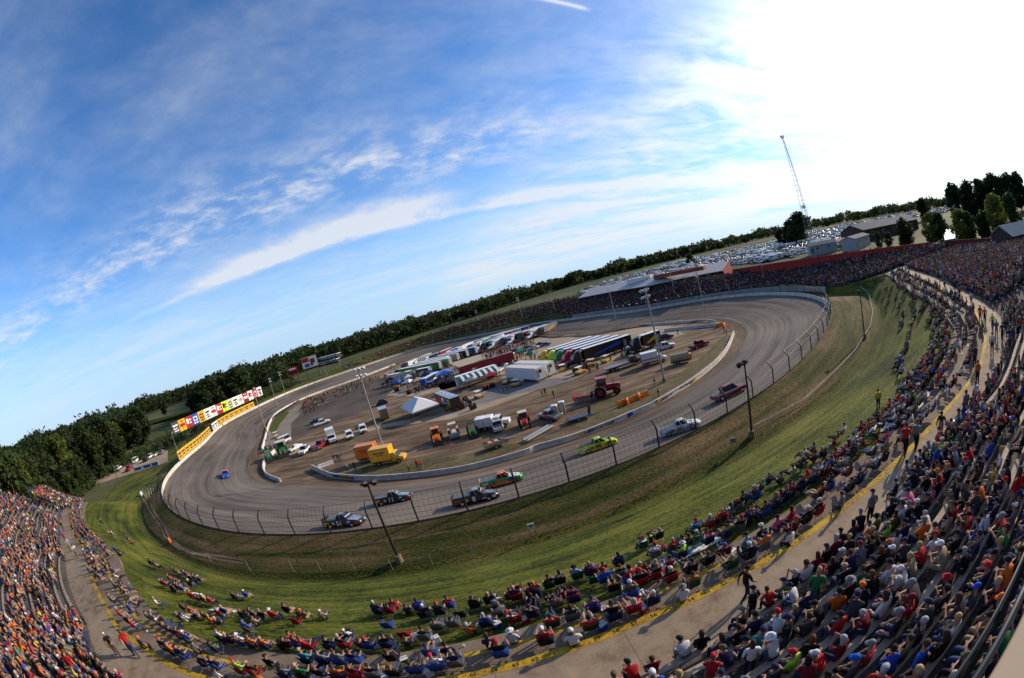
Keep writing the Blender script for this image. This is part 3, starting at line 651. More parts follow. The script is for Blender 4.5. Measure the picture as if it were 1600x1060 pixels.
def body_mesh(kind, hi=True, shorts=False):
    J = pose_joints(kind); names = [k for k in J if k[0] != '_']; idx = {k: i for i, k in enumerate(names)}
    vs = [J[k] for k in names]; rad = [RAD[k.rstrip('LR')] for k in names]; ed = [(idx[a], idx[b]) for a, b in BONES]
    tags = []   # (point, slot)
    def lerp(a, b, t): return J[a] * (1 - t) + J[b] * t
    for t in (0, .5, 1): tags += [(lerp('pel', 'spi', t), 1 if t < .3 else 0), (lerp('spi', 'che', t), 0)]
    tags += [(lerp('che', 'nec', .6), 0), (J['nec'], 2), (J['h0'], 2), (J['h1'], 2), (J['h2'], 2)]
    for s in 'LR':
        tags += [(J['sho' + s], 0), (lerp('sho' + s, 'elb' + s, .4), 0), (lerp('sho' + s, 'elb' + s, .72), 0), (J['elb' + s], 2), (lerp('elb' + s, 'wri' + s, .5), 2), (J['wri' + s], 2)]
        for t in (0, .3, .6, .9): tags.append((lerp('hip' + s, 'kne' + s, t), 1))
        for t in (.15, .4, .6, .8): tags.append((lerp('kne' + s, 'ank' + s, t), 2 if shorts else 1))
        tags += [(J['ank' + s] * .9 + J['toe' + s] * .1, 3), (J['toe' + s], 3)]
    for s in 'LR':   # hands: a palm with a thumb and four unequal fingers, slightly curled
        w_, e_ = J['wri' + s], J['elb' + s]; d = (w_ - e_) / np.linalg.norm(w_ - e_)
        side = np.cross(d, V3(0, 0, 1)); side = side / (np.linalg.norm(side) + 1e-6); dn = np.cross(side, d); sg = 1 if s == 'L' else -1
        pi = len(vs); vs.append(w_ + d * .05); rad.append((.036, .02)); ed.append((idx['wri' + s], pi)); tags.append((w_ + d * .07, 2))
        if hi:
            for k, ln in enumerate((.072, .082, .076, .06)):
                b = w_ + d * .088 + side * (.027 - .018 * k) * sg; m1 = b + d * ln * .5 - dn * .008; m2 = b + d * ln * .9 - dn * .03
                o = len(vs); vs += [b, m1, m2]; rad += [(.009, .009), (.0085, .0085), (.007, .007)]; ed += [(pi, o), (o, o + 1), (o + 1, o + 2)]; tags.append((m1, 2))
            b = w_ + d * .04 + side * .035 * sg - dn * .008; o = len(vs); vs += [b, b + d * .045 + side * .014 * sg]; rad += [(.011, .011), (.009, .009)]; ed += [(pi, o), (o, o + 1)]
    if hi:   # nose and ears
        o = len(vs); hd, fw = J['_hd'], J['_fwd']; vs.append(J['h1'] - hd * .015 + fw * .112); rad.append((.011, .014)); ed.append((idx['h1'], o))
        for sx_ in (-1, 1): o = len(vs); vs.append(J['h1'] - hd * .01 + V3(sx_ * .09, 0, 0) - fw * .01); rad.append((.01, .02)); ed.append((idx['h1'], o))
    me = bpy.data.meshes.new('tmp'); me.from_pydata([tuple(v) for v in vs], ed, [])
    o = bpy.data.objects.new('tmp', me); COL.objects.link(o)
    md = o.modifiers.new('s', 'SKIN'); md.use_smooth_shade = True; md.branch_smoothing = 0.3
    sv = me.skin_vertices[0].data
    for i, r_ in enumerate(rad): sv[i].radius = r_; sv[i].use_root = (i == idx['pel'])
    if hi: md2 = o.modifiers.new('u', 'SUBSURF'); md2.levels = 1; md2.render_levels = 1
    dg = bpy.context.evaluated_depsgraph_get(); dg.update()
    res = bpy.data.meshes.new_from_object(o.evaluated_get(dg)); bpy.data.objects.remove(o); bpy.data.meshes.remove(me)
    res.name = 'person_' + kind
    TP = np.array([t[0] for t in tags]); TS = np.array([t[1] for t in tags])
    res.materials.clear()
    for m_ in (SHIRT, PANTS, SKIN, SHOE, EYEM): res.materials.append(m_)
    ctr = np.empty(len(res.polygons) * 3); res.polygons.foreach_get('center', ctr); ctr = ctr.reshape(-1, 3)
    sl_ = TS[np.argmin(((ctr[:, None] - TP[None]) ** 2).sum(2), 1)]
    if hi:   # eyes: the two small faces either side of the nose bridge
        for sx_ in (-1, 1):
            e = J['h1'] + J['_hd'] * .012 + V3(sx_ * .033, 0, 0) + J['_fwd'] * .09
            sl_[np.argmin(((ctr - e) ** 2).sum(1))] = 4
    res.polygons.foreach_set('material_index', sl_.astype(np.int32))
    res.polygons.foreach_set('use_smooth', [True] * len(res.polygons))
    return res, J
def top_mesh(J, kind):
    """headwear or hair fitted round the skull; mesh in the body's frame"""
    hd, fw = J['_hd'], J['_fwd']; c = J['h1'] + hd * .03; sd = V3(1, 0, 0)
    vs, fs_ = [], []; nu, nv = 14, 6
    rx, ry, rz_ = (.09, .112, .098) if kind != 'bun' else (.1, .12, .11)
    for j in range(nv):
        ph = (math.pi / 2) * (1 - j / (nv - 1)) if kind in ('cap', 'hat') else math.pi / 2 - (math.pi * .62) * j / (nv - 1)
        for i in range(nu):
            th = 2 * math.pi * i / nu; s_, c_ = math.sin(th), math.cos(th)
            dz = math.sin(ph) * rz_; rr = math.cos(ph)
            if kind in ('short', 'long') and ph < .35 and s_ > .1: dz = max(dz, .035); rr = min(rr + .0, .95)
            if kind == 'long' and ph < 0 and s_ < .3: dz = dz - .14 * (j / (nv - 1)); rr = max(rr, .8)
            p = c + sd * c_ * rr * rx + fw * s_ * rr * ry + hd * dz - fw * .008
            vs.append(tuple(p))
    for j in range(nv - 1):
        for i in range(nu): fs_.append((j * nu + i, j * nu + (i + 1) % nu, (j + 1) * nu + (i + 1) % nu, (j + 1) * nu + i))
    fs_.append(tuple(range(nu)))
    if kind in ('cap', 'hat'):   # brim with thickness
        o = len(vs); rng_ = range(0, nu + 1) if kind == 'hat' else range(1, 7)
        cnt = 0
        for i in rng_:
            th = 2 * math.pi * i / nu; k = 1.0 if kind == 'hat' else math.sin(math.pi * (i - .5) / 6.0)
            ex = .075 if kind == 'hat' else .085 * k
            for q, (e2, dz) in enumerate(((0, .004), (ex, -.008), (ex, -.018), (0, -.008))):
                vs.append(tuple(c + sd * math.cos(th) * (rx + e2 * (1 if kind == 'hat' else .35)) + fw * math.sin(th) * (ry + e2) + hd * dz - fw * .008))
            cnt += 1
        for i in range(cnt - 1):
            for q in range(4): a, b = o + i * 4, o + (i + 1) * 4; fs_.append((a + q, a + (q + 1) % 4, b + (q + 1) % 4, b + q))
    me = bpy.data.meshes.new(kind); me.from_pydata(vs, [], fs_); me.materials.append(TOP)
    me.polygons.foreach_set('use_smooth', [True] * len(me.polygons))
    return me
POSES = ['sit', 'lean', 'arms', 'film', 'chair', 'lounge', 'ground', 'stand', 'walk', 'cross']
BODY, BODYLO, TOPS = {}, {}, {}
for k in POSES:
    for sh in (False, True):
        m_, J_ = body_mesh(k, True, sh); BODY[(k, sh)] = m_
        BODYLO[(k, sh)], _ = body_mesh(k, False, sh)
    for tk in ('cap', 'hat', 'short', 'long'): TOPS[(k, tk)] = top_mesh(J_, tk)
CLOTH = {'black': (.012, .012, .014), 'navy': (.015, .022, .075), 'grey': (.2, .2, .21), 'white': (.72, .72, .72), 'red': (.5, .018, .02), 'royal blue': (.02, .09, .48), 'orange': (.8, .17, .015), 'green': (.02, .2, .06),
         'lime green': (.35, .75, .03), 'maroon': (.17, .012, .025), 'pink': (.75, .12, .3), 'purple': (.14, .04, .3), 'tan': (.42, .32, .2), 'teal': (.03, .33, .36), 'light blue': (.3, .48, .68), 'yellow': (.75, .55, .04), 'charcoal': (.05, .05, .055), 'olive': (.1, .1, .04)}
CW = [31, 8, 8, 12, 12, 4, 6, 2.5, 1.4, 4.5, 1.4, 1.0, 2.2, .8, 1.6, 1.4, 13, 2]
CAPN = ['black', 'navy', 'white', 'red', 'grey', 'royal blue', 'orange', 'tan', 'olive', 'maroon']; CAPW = [.3, .15, .14, .11, .1, .05, .03, .05, .04, .03]
CN = list(CLOTH); CW_ = np.array(CW) / sum(CW)
PANT = {'blue jeans': (.04, .07, .16), 'dark jeans': (.015, .025, .06), 'khaki shorts': (.36, .28, .18), 'black trousers': (.014, .014, .016), 'grey shorts': (.16, .16, .165), 'tan trousers': (.33, .25, .16)}
PN = list(PANT); HAIRC = {'brown': (.05, .026, .014), 'black': (.012, .01, .009), 'blond': (.36, .24, .1), 'grey': (.33, .32, .31), 'red-brown': (.12, .04, .015)}
SKINS = [(.3, .16, .105), (.34, .19, .13), (.26, .135, .085), (.36, .21, .15), (.16, .08, .05)]
def new_person(pos, ang, pose, where, shirt=None, pants=None, top=None, topc=None, note=None):
    p = dict(pos=Vector(pos), ang=ang, pose=pose, where=where, note=note)
    p['shirt'] = shirt or CN[nrg.choice(len(CN), p=CW_)]
    p['pants'] = pants or PN[nrg.choice(6, p=[.32, .26, .11, .16, .08, .07])]
    if top is None: top = ['cap', 'hat', 'short', 'long'][nrg.choice(4, p=[.5, .04, .3, .16])]
    p['top'] = top
    if topc is None:
        topc = (CAPN[nrg.choice(10, p=CAPW)] if top in ('cap', 'hat') else list(HAIRC)[nrg.choice(5, p=[.45, .17, .14, .16, .08])])
    p['topc'] = topc
    p['skin'] = SKINS[nrg.choice(5, p=[.3, .28, .25, .12, .05])]
    p['sc'] = float(np.clip(nrg.normal(.99, .055), .82, 1.12)); p['fat'] = float(np.clip(nrg.normal(1.06, .1), .9, 1.35)); p['d'] = (p['pos'] - Vector((0, 0, EYE))).length
    x, y = seen(p['pos'] + Vector((0, 0, .4))); p['px'] = (x, y); p['in'] = -8 < x < 1608 and -8 < y < 1068
    return p
PEOPLE = []
def face_dir(t): return R(t) + math.pi / 2    # rotation that turns +Y towards the infield at bearing t
ROWS = []   # (things to build as benches) filled here so people sit on them
def rows_for(t0, t1, pitch=0.82):
    n = int(min((prof(t)[0][8] - float(C4(t)) - .5) / pitch for t in (t0, (t0 + t1) / 2, t1)))
    return n
ORD = ['first', 'second', 'third', 'fourth', 'fifth', 'sixth', 'seventh', 'eighth', 'ninth', 'tenth', 'eleventh', 'twelfth', 'thirteenth', 'fourteenth', 'fifteenth', 'sixteenth', 'seventeenth', 'eighteenth', 'nineteenth', 'twentieth', 'twenty-first', 'twenty-second', 'twenty-third', 'twenty-fourth', 'twenty-fifth', 'twenty-sixth', 'twenty-seventh', 'twenty-eighth', 'twenty-ninth', 'thirtieth'] + ['upper'] * 60
def seat_z(t, o, row):
    a, b = prof(t); return float(np.interp(o, a, b)) + 0.42
from mathutils import noise as mn
def add_rows(t0, t1, nmax, pitch, occ, where, skip=None):
    for row in range(nmax):
        t = t0; 
        while t < t1:
            a, b = prof(t); o = float(C4(t)) + 0.75 + pitch * row
            r = float(r_out(t)) + o
            if o < a[8] - .3:
                q = occ(t, row) + 0.6 * mn.noise((t * .3, row * .55, 1.7)) - (.75 if -74.5 < t < -68.5 and row in (1, 2, 4, 5, 7) else 0) - (.6 if -79 < t < -76 and row in (6, 7) else 0)
                if nrg.random() < q and not (skip and skip(t, o)):
                    pose = ['sit', 'lean', 'arms', 'film', 'stand'][nrg.choice(5, p=[.44, .3, .17, .03, .06])]
                    P = pt(t, o, seat_z(t, o, row))
                    if pose == 'stand': P = pt(t, o - .3, seat_z(t, o - .3, row) - .42)
                    PEOPLE.append(new_person(P, face_dir(t) + nrg.normal(0, .34), pose, '%s bench above walkway%s' % (ORD[row], where)))
                t += math.degrees((.5 + .12 * nrg.random()) / r)
            else: t += .5
AISLE = lambda t, o: -64.6 < t < -62.2 and o > 30.2
def occ_near(t, row):
    # the near block is loose, with bare benches; it fills towards the right
    x = np.interp(t, [-94, -84, -80, -76, -71, -67, -62, -56, -45, -33], [.9, .88, .84, .82, .62, .7, .9, 1.0, 1.05, 1.05])
    return x
add_rows(-97.2, -66.2, 26, .84, occ_near, '')
add_rows(-66.2, -33.5, 38, .84, occ_near, ' on the right', AISLE)
add_rows(-127, -97.2, 22, .92, lambda t, r: .72 - (.8 if mn.noise((t * .14, r * 2.9, 9.2)) > .12 else 0), ' on the left')
# people on the two concrete ledges, nearly all in folding chairs
CHAIRS = []
for lvl in (0, 1):
    t = -127.0
    while t < -34.5:
        zw = float(ZW(t)); o = (float(C2(t)) + mid_off(t)) / 2 if lvl == 0 else (mid_off(t) + float(C3(t))) / 2
        z = zw - (.93 if lvl == 0 else .43); dens = np.interp(t, [-127, -108, -100, -93, -88, -84, -81, -77, -73, -60, -34], [.66, .62, .62, .7, .8, .85, .7, .62, .72, .9, .95])
        dens += .35 * mn.noise((t * .5, lvl * 7.7, 4.4))
        if nrg.random() < dens:
            pose = ['chair', 'lounge', 'sit'][nrg.choice(3, p=[.55, .25, .2])]
            if pose == 'sit': P = pt(t, (float(C3(t)) if lvl else mid_off(t)) + .12, zw - (0 if lvl else .45)); 
            else: P = pt(t, o + .05, z); CHAIRS.append((P, face_dir(t)))
            PEOPLE.append(new_person(P, face_dir(t) + nrg.normal(0, .15), pose, ('upper' if lvl else 'lower') + ' concrete ledge below walkway'))
        t += math.degrees((.74 + .2 * nrg.random()) / (float(r_out(t)) + o))
# groups on the grass bank: (x, y) where they sit in the photo survey, how many side by side
LAWN = [(160, 822, 1), (206, 850, 2), (176, 840, 2), (186, 868, 2), (246, 890, 3), (292, 905, 6), (275, 925, 5), (285, 918, 5), (312, 912, 3), (318, 945, 3), (335, 948, 2), (380, 938, 3), (372, 966, 4), (325, 972, 3), (352, 965, 2), (402, 975, 2), (420, 972, 3), (466, 966, 2), (495, 972, 2), (370, 1010, 3), (395, 1015, 2), (425, 1018, 3), (545, 1018, 3),
        (606, 962, 2), (622, 955, 1), (650, 958, 2), (683, 964, 2), (706, 955, 1), (758, 950, 2), (790, 945, 2), (822, 938, 2), (850, 928, 2), (878, 918, 1), (655, 1010, 2), (700, 988, 2), (752, 985, 2), (785, 975, 2), (822, 972, 2), (885, 948, 2), (915, 905, 2), (945, 895, 3), (960, 912, 2), (985, 918, 3), (1010, 905, 2), (1030, 925, 2), (1060, 885, 2),
        (1050, 868, 3), (1085, 855, 3), (1110, 830, 3), (1138, 812, 3), (1160, 795, 3), (1020, 850, 2), (1005, 860, 1), (1130, 845, 3), (1165, 828, 4), (1190, 812, 3), (1215, 795, 4), (1240, 778, 4), (1265, 762, 3), (1180, 780, 2), (1205, 765, 3), (1235, 748, 3), (1262, 730, 3), (1290, 715, 3), (1290, 745, 4), (1312, 725, 4), (1330, 705, 4), (1352, 700, 3), (1262, 712, 2), (1310, 690, 2),
        (1412, 612, 3), (1420, 600, 3), (1408, 590, 2), (1405, 575, 2), (1412, 560, 3), (1418, 545, 3), (1422, 528, 3), (1425, 512, 3), (1428, 498, 3), (1410, 510, 3), (1412, 495, 3), (1408, 480, 3), (1440, 490, 3), (1452, 505, 3), (1460, 520, 3), (1463, 535, 3), (1458, 552, 3), (1450, 568, 3), (1442, 580, 3), (1435, 596, 3), (1425, 610, 3), (1480, 545, 4), (1484, 560, 4), (1480, 575, 4), (1474, 590, 4), (1465, 605, 4), (1452, 620, 3), (1440, 635, 3), (1475, 530, 3), (1465, 618, 3), (1452, 632, 3), (1420, 640, 2), (1400, 655, 2), (1430, 655, 3), (1385, 660, 3), (1370, 668, 2), (1345, 685, 3),
        (1388, 480, 2), (1390, 465, 3), (1402, 470, 3), (1415, 460, 3), (1405, 452, 4), (1385, 455, 3), (1430, 470, 4), (1445, 480, 4), (1422, 448, 4), (1436, 458, 4), (1450, 470, 4), (1462, 482, 4), (1472, 496, 4), (1478, 512, 4), (1398, 440, 4), (1380, 440, 4), (1365, 442, 3)]
for x, y, n in LAWN:
    c = on_ground(x, y); t, r = polar(c.x, c.y); o = r - float(r_out(t))
    for i in range(n):
        tt = t + math.degrees((i - (n - 1) / 2) * .78 / r); oo = o + nrg.normal(0, .18)
        if oo > float(C2(tt)) - .25: oo = float(C2(tt)) - .3
        pose = ['chair', 'lounge', 'ground'][nrg.choice(3, p=[.55, .2, .25])]
        P = pt(tt, oo)
        if pose != 'ground': CHAIRS.append((P, face_dir(tt)))
        PEOPLE.append(new_person(P, face_dir(tt) + nrg.normal(0, .2), pose, 'grass bank below ledges'))
# looser rows of chairs and sitters along the top of the grass
for ro_, (t0, t1), dn in ((-.9, (-96, -58), .5), (-2.2, (-95, -66), .3)):
    t = t0
    while t < t1:
        q = dn + .75 * mn.noise((t * .33, ro_ * 2.3, 5.5)); oo = float(C2(t)) + ro_ + nrg.normal(0, .12)
        if nrg.random() < q:
            P = pt(t, oo)
            if not any((P - p['pos']).length < .62 for p in PEOPLE[-1:]) and not any((P.x - c[0][0]) ** 2 + (P.y - c[0][1]) ** 2 < .45 for c in CHAIRS):
                pose = ['chair', 'lounge', 'ground'][nrg.choice(3, p=[.6, .15, .25])]
                if pose != 'ground': CHAIRS.append((P, face_dir(t)))
                PEOPLE.append(new_person(P, face_dir(t) + nrg.normal(0, .25), pose, 'grass bank below ledges'))
        t += math.degrees((.72 + .25 * nrg.random()) / (float(r_out(t)) + oo))
# people on their feet on the walkway: (x, y, heading to x2, y2)
def walker(x, y, x2, y2, pose, where, **k):
    a = on_ground(x, y); b = on_ground(x2, y2); d = b - a
    p = new_person(a, math.atan2(d.y, d.x) - math.pi / 2, pose, where, **k); PEOPLE.append(p); return p
walker(1164, 940, 1215, 905, 'walk', 'on the broad walkway, alone with a long shadow', shirt='black', pants='dark jeans', top='cap', topc='black', note='printed shirt')
walker(187, 1026, 165, 985, 'walk', 'on left walkway beside a woman in red', shirt='black', pants='khaki shorts', top='cap', topc='white')
walker(216, 1028, 195, 990, 'walk', 'on left walkway beside a man in a white cap', shirt='red', pants='blue jeans', top='long', topc='brown')
walker(123, 873, 150, 930, 'walk', 'on left walkway in front of the packed bleachers', shirt='white', pants='grey shorts', top='short', topc='brown')
walker(1468, 688, 1440, 730, 'walk', 'on right walkway carrying a bag', shirt='black', pants='tan trousers', top='cap', topc='black')
walker(1430, 705, 1460, 660, 'walk', 'on right walkway edge, seen from behind', shirt='grey', pants='black trousers', top='cap', topc='navy')
walker(1413, 713, 1440, 670, 'walk', 'on right walkway edge next to a grey shirt', shirt='red', pants='black trousers', top='short', topc='brown')
for x, y in ((1550, 555), (1551, 518), (1557, 530), (1539, 508), (1571, 528), (1577, 545), (1580, 516), (1532, 505), (1566, 535)):
    walker(x, y, x - 20 + 40 * nrg.random(), y + 30, ['stand', 'walk', 'cross'][int(nrg.integers(3))], 'exit aisle at the right end of the walkway')
for x, y in ((1477, 455), (1500, 470), (1518, 478), (97, 812), (100, 830), (105, 850), (98, 842), (112, 862)):
    walker(x, y, x + 5, y + 20, 'walk', 'far end of the walkway')
# standing watchers along the front of the right ledge
for x, y in ((1507, 655), (1522, 640), (1527, 600), (1523, 575), (1372, 640)):
    walker(x, y, x - 60, y - 20, 'stand', 'walkway edge looking at the track')
# small bleacher at the far left
for i in range(9):
    for k in range(26):
        if nrg.random() < .8:
            a, b = on_ground(110, 790), on_ground(62, 792); P = a.lerp(b, i / 8.0) + Vector((-.6, .75, 0)) * (k * .55 - 3); P.z = ground_z(P.x, P.y) + .45 + i * .35
            PEOPLE.append(new_person(P, -.9, 'sit', 'small far bleacher'))
NEARN = len(PEOPLE)
# far crowd: the front-stretch stand and the hill
FAR = []
for t in np.arange(-32, 63, .25):
    a, b = prof(t)
    for o in np.arange(a[7] + .3, a[8] - .3, .78):
        r = float(r_out(t)) + o
        for k in range(int(r * R(.25) / .55) + 1):
            if nrg.random() < .93:
                tt = t + k * math.degrees(.55 / r) + nrg.normal(0, .03); FAR.append((pt(tt, o + nrg.normal(0, .1), None, .42), face_dir(tt)))
for t in np.arange(62, 129, .25):
    a, b = prof(t); dn = np.interp(t, [62, 100, 116, 129], [.75, .62, .42, .18])
    for o in np.arange(9, a[8] + 1, 1.15):
        r = float(r_out(t)) + o
        for k in range(int(r * R(.25) / .7) + 1):
            if nrg.random() < dn * (0.5 + .5 * min(1, (o - 8) / 5)):
                tt = t + k * math.degrees(.7 / r) + nrg.normal(0, .1); FAR.append((pt(tt, o + nrg.normal(0, .25), None, .15), face_dir(tt)))
# infield crowds: polygons of the survey with counts
def scatter(poly, n):
    P = [at(x, y) for x, y in poly]; xs = [p.x for p in P]; ys = [p.y for p in P]; out = []
    while len(out) < n:
        x, y = nrg.uniform(min(xs), max(xs)), nrg.uniform(min(ys), max(ys)); ins = False
        for i in range(len(P)):
            a, b = P[i], P[i - 1]
            if (a.y > y) != (b.y > y) and x < (b.x - a.x) * (y - a.y) / (b.y - a.y) + a.x: ins = not ins
        if ins: out.append(Vector((x, y, 0)))
    return out
INF = []
for poly, n in (([(468, 646), (478, 652), (512, 634), (508, 618), (478, 626)], 110), ([(490, 625), (560, 597), (610, 588), (612, 598), (560, 610), (500, 634)], 150), ([(590, 604), (640, 596), (690, 600), (640, 612), (600, 612)], 40), ([(610, 575), (700, 548), (760, 538), (820, 528), (830, 538), (740, 562), (640, 585), (600, 594)], 330), ([(755, 548), (835, 533), (838, 545), (770, 560)], 130), ([(690, 640), (730, 632), (742, 640), (700, 648)], 14), ([(1000, 526), (1030, 520), (1040, 530), (1010, 536)], 10)):
    INF += scatter(poly, n)
for x, y in ((787, 612), (794, 612), (848, 620), (853, 618), (866, 622), (648, 617), (651, 618), (655, 616), (520, 632), (568, 618), (575, 621), (524, 722), (528, 720), (532, 721), (536, 718), (655, 735), (661, 735), (640, 737), (545, 737), (1024, 605), (1030, 622), (730, 638), (738, 642), (1132, 520), (1136, 524), (925, 628), (1060, 524), (556, 735)): INF.append(at(x, y))

for k_ in CLOTH: CLOTH[k_] = tuple(c * .82 for c in CLOTH[k_])
PANT = {k_: tuple(c * .8 for c in v) for k_, v in PANT.items()}
# ------------------------------------------------------------------ vehicles
def place(a, b, z=0.0):
    """rear and front seen at ground level -> middle and heading (local +Y forward)"""
    A, B = (on_ground(*a), on_ground(*b)) if z is None else (at(a[0], a[1], z), at(b[0], b[1], z))
    m = (A + B) / 2; d = B - A
    if z is None: m.z = ground_z(m.x, m.y)
    return m, math.atan2(d.y, d.x) - math.pi / 2
def tilt(m, rz):
    """rotation that also lies on the banking"""
    f = Vector((-math.sin(rz), math.cos(rz), 0)); s = Vector((math.cos(rz), math.sin(rz), 0))
    gz = lambda p: ground_z(p.x, p.y)
    df = (gz(m + f * 1.5) - gz(m - f * 1.5)) / 3; ds = (gz(m + s * .8) - gz(m - s * .8)) / 1.6
    y = Vector((f.x, f.y, df)).normalized(); x = Vector((s.x, s.y, ds)); x = (x - y * x.dot(y)).normalized(); z = x.cross(y)
    return Matrix((x, y, z)).transposed().to_euler()
def wheel(parent, x, y, r, w, rim=SILVER, hub=True):
    s = 1 if x > 0 else -1
    prof_ = [(r * .55, -w / 2), (r * .92, -w / 2), (r, -w * .32), (r, w * .32), (r * .92, w / 2), (r * .55, w / 2)]
    n = 16; vs = []; fs_ = []
    for k in range(n):
        a = 2 * math.pi * k / n
        for rr, dx in prof_: vs.append((x + dx, y + math.cos(a) * rr, r + math.sin(a) * rr))
    m = len(prof_)
    for k in range(n):
        for j in range(m - 1): fs_.append((k * m + j, ((k + 1) % n) * m + j, ((k + 1) % n) * m + j + 1, k * m + j + 1))
    o = MB().add(vs, fs_, RUBBER).build('wheel', parent, smooth=True)
    if hub: MB().tube([(x - s * w * .3, y, r), (x + s * w * .38, y, r), (x + s * w * .3, y, r)], [r * .56, r * .5, r * .2], rim, 12).build('rim', o)
    return o
def ring(y, w, z0, zb, tuck=.9): return [(-w * .88, y, z0), (-w, y, z0 + (zb - z0) * .35), (-w * .985, y, zb - .07), (-w * tuck, y, zb), (w * tuck, y, zb), (w * .985, y, zb - .07), (w, y, z0 + (zb - z0) * .35), (w * .88, y, z0)]
def car(name, label, cat, m, rz, body, spec='pickup', group=None, roofm=None, lower=None, rim=SILVER, rot=None, rest_z=None):
    o = thing(name, label, cat, m, rz, group, rot)
    if spec == 'race':
        secs = [(-2.62, .86, .3, .95), (-2.5, .96, .16, 1.03), (-1.0, .99, .14, 1.05), (-.45, .99, .14, 1.02), (.75, .99, .14, .98), (1.7, .98, .14, .88), (2.35, .92, .13, .72), (2.62, .74, .14, .55)]
        gh = (-.55, -.35, .42, 1.02, 1.02, 1.56, .9, .68); wy, wr, ww = (-1.52, 1.5), .35, .3
    elif spec == 'pickup':
        secs = [(-2.85, .9, .55, 1.02), (-2.75, .98, .42, 1.1), (-1.0, 1.0, .38, 1.1), (.9, 1.0, .38, 1.08), (1.2, .98, .38, 1.1), (2.5, .96, .38, 1.0), (2.78, .88, .42, .85)]
        gh = (-1.0, -.85, .55, 1.2, 1.08, 1.85, .95, .78); wy, wr, ww = (-1.72, 1.78), .39, .27
    elif spec == 'suv':
        secs = [(-2.4, .88, .5, 1.05), (-2.3, .95, .4, 1.1), (.8, .97, .36, 1.08), (1.1, .95, .36, 1.08), (2.2, .92, .38, .98), (2.42, .82, .42, .8)]
        gh = (-2.28, -2.0, .45, 1.15, 1.08, 1.78, .92, .76); wy, wr, ww = (-1.45, 1.45), .37, .25
    elif spec == 'sedan':
        secs = [(-2.35, .82, .45, .9), (-2.2, .9, .34, .96), (-1.2, .92, .3, .98), (.9, .92, .3, .95), (2.1, .88, .32, .82), (2.38, .76, .36, .66)]
        gh = (-1.6, -.95, .3, 1.05, .95, 1.43, .84, .64); wy, wr, ww = (-1.35, 1.42), .33, .22
    elif spec == 'van':
        secs = [(-2.9, .95, .5, 1.3), (-2.8, 1.0, .4, 1.35), (1.5, 1.0, .38, 1.35), (2.3, .97, .4, 1.15), (2.7, .86, .45, .95)]
        gh = (-2.78, -2.65, 1.2, 2.1, 1.32, 2.25, .97, .85); wy, wr, ww = (-1.75, 1.7), .37, .25
    b = MB().loft([ring(y, w, a, c) for y, w, a, c in secs], body)
    bo = b.build('body', o, bevel=.0, smooth=False)
    yb, yt, ft, fb, zb, zr, wb, wt = gh
    MB().loft([[(-wb, yb, zb - .03), (wb, yb, zb - .03), (wb, fb, zb - .03), (-wb, fb, zb - .03)], [(-wt, yt, zr - .05), (wt, yt, zr - .05), (wt, ft, zr - .05), (-wt, ft, zr - .05)]], GLASS).build('window', o)
    r = MB().loft([[(-wt - .02, yt - .03, zr - .05), (wt + .02, yt - .03, zr - .05), (wt + .02, ft + .03, zr - .05), (-wt - .02, ft + .03, zr - .05)], [(-wt + .08, yt + .08, zr + .02), (wt - .08, yt + .08, zr + .02), (wt - .08, ft - .08, zr + .02), (-wt + .08, ft - .08, zr + .02)]], roofm or body)
    for sx_ in (-1, 1):
        for (y0, y1) in ((yb, yt), (fb, ft), ((yb + fb) / 2, (yt + ft) / 2)):
            r.tube([(sx_ * (wb + .005), y0, zb - .03), (sx_ * (wt + .005), y1, zr - .04)], .045, roofm or body, 5)
    r.build('roof', o)
    for y in wy:
        for sx_ in (-1, 1): wheel(o, sx_ * (secs[2][1] - ww * .42), y, wr, ww, rim)
    yf = secs[-1][0]; zf = (secs[-2][3] - .14); wf = secs[-1][1]
    for sx_ in (-1, 1):
        MB().box((sx_ * wf * .8, yf - .03, zf - .05), (.34, .12, .15), LAMP).build('headlight', o)
        MB().box((sx_ * secs[0][1] * .86, secs[0][0] + .02, secs[0][3] - .16), (.16, .1, .22), RED).build('tail_light', o)
    if spec == 'pickup': MB().box((0, -1.92, 1.09), (1.66, 1.6, .045), DARKGREY).build('truck_bed', o)
    if spec != 'race':
        MB().box((0, yf + .02, secs[-1][2] + .1), (wf * 1.9, .14, .2), CHROME if spec == 'pickup' else DARKGREY).build('bumper', o)
        MB().box((0, yf + .015, zf - .05), (wf * 1.1, .06, .2), DARKGREY).build('grille', o)
    return o
def side_text(o, s, x, y, z, size, m, name='race_number'):
    for sg in (-1, 1):
        M4 = Matrix.Translation((sg * x, y, z)) @ Matrix(((0, 0, sg, 0), (sg, 0, 0, 0), (0, 1, 0, 0), (0, 0, 0, 1)))
        text(s, size, m, o, M4, name, .008)
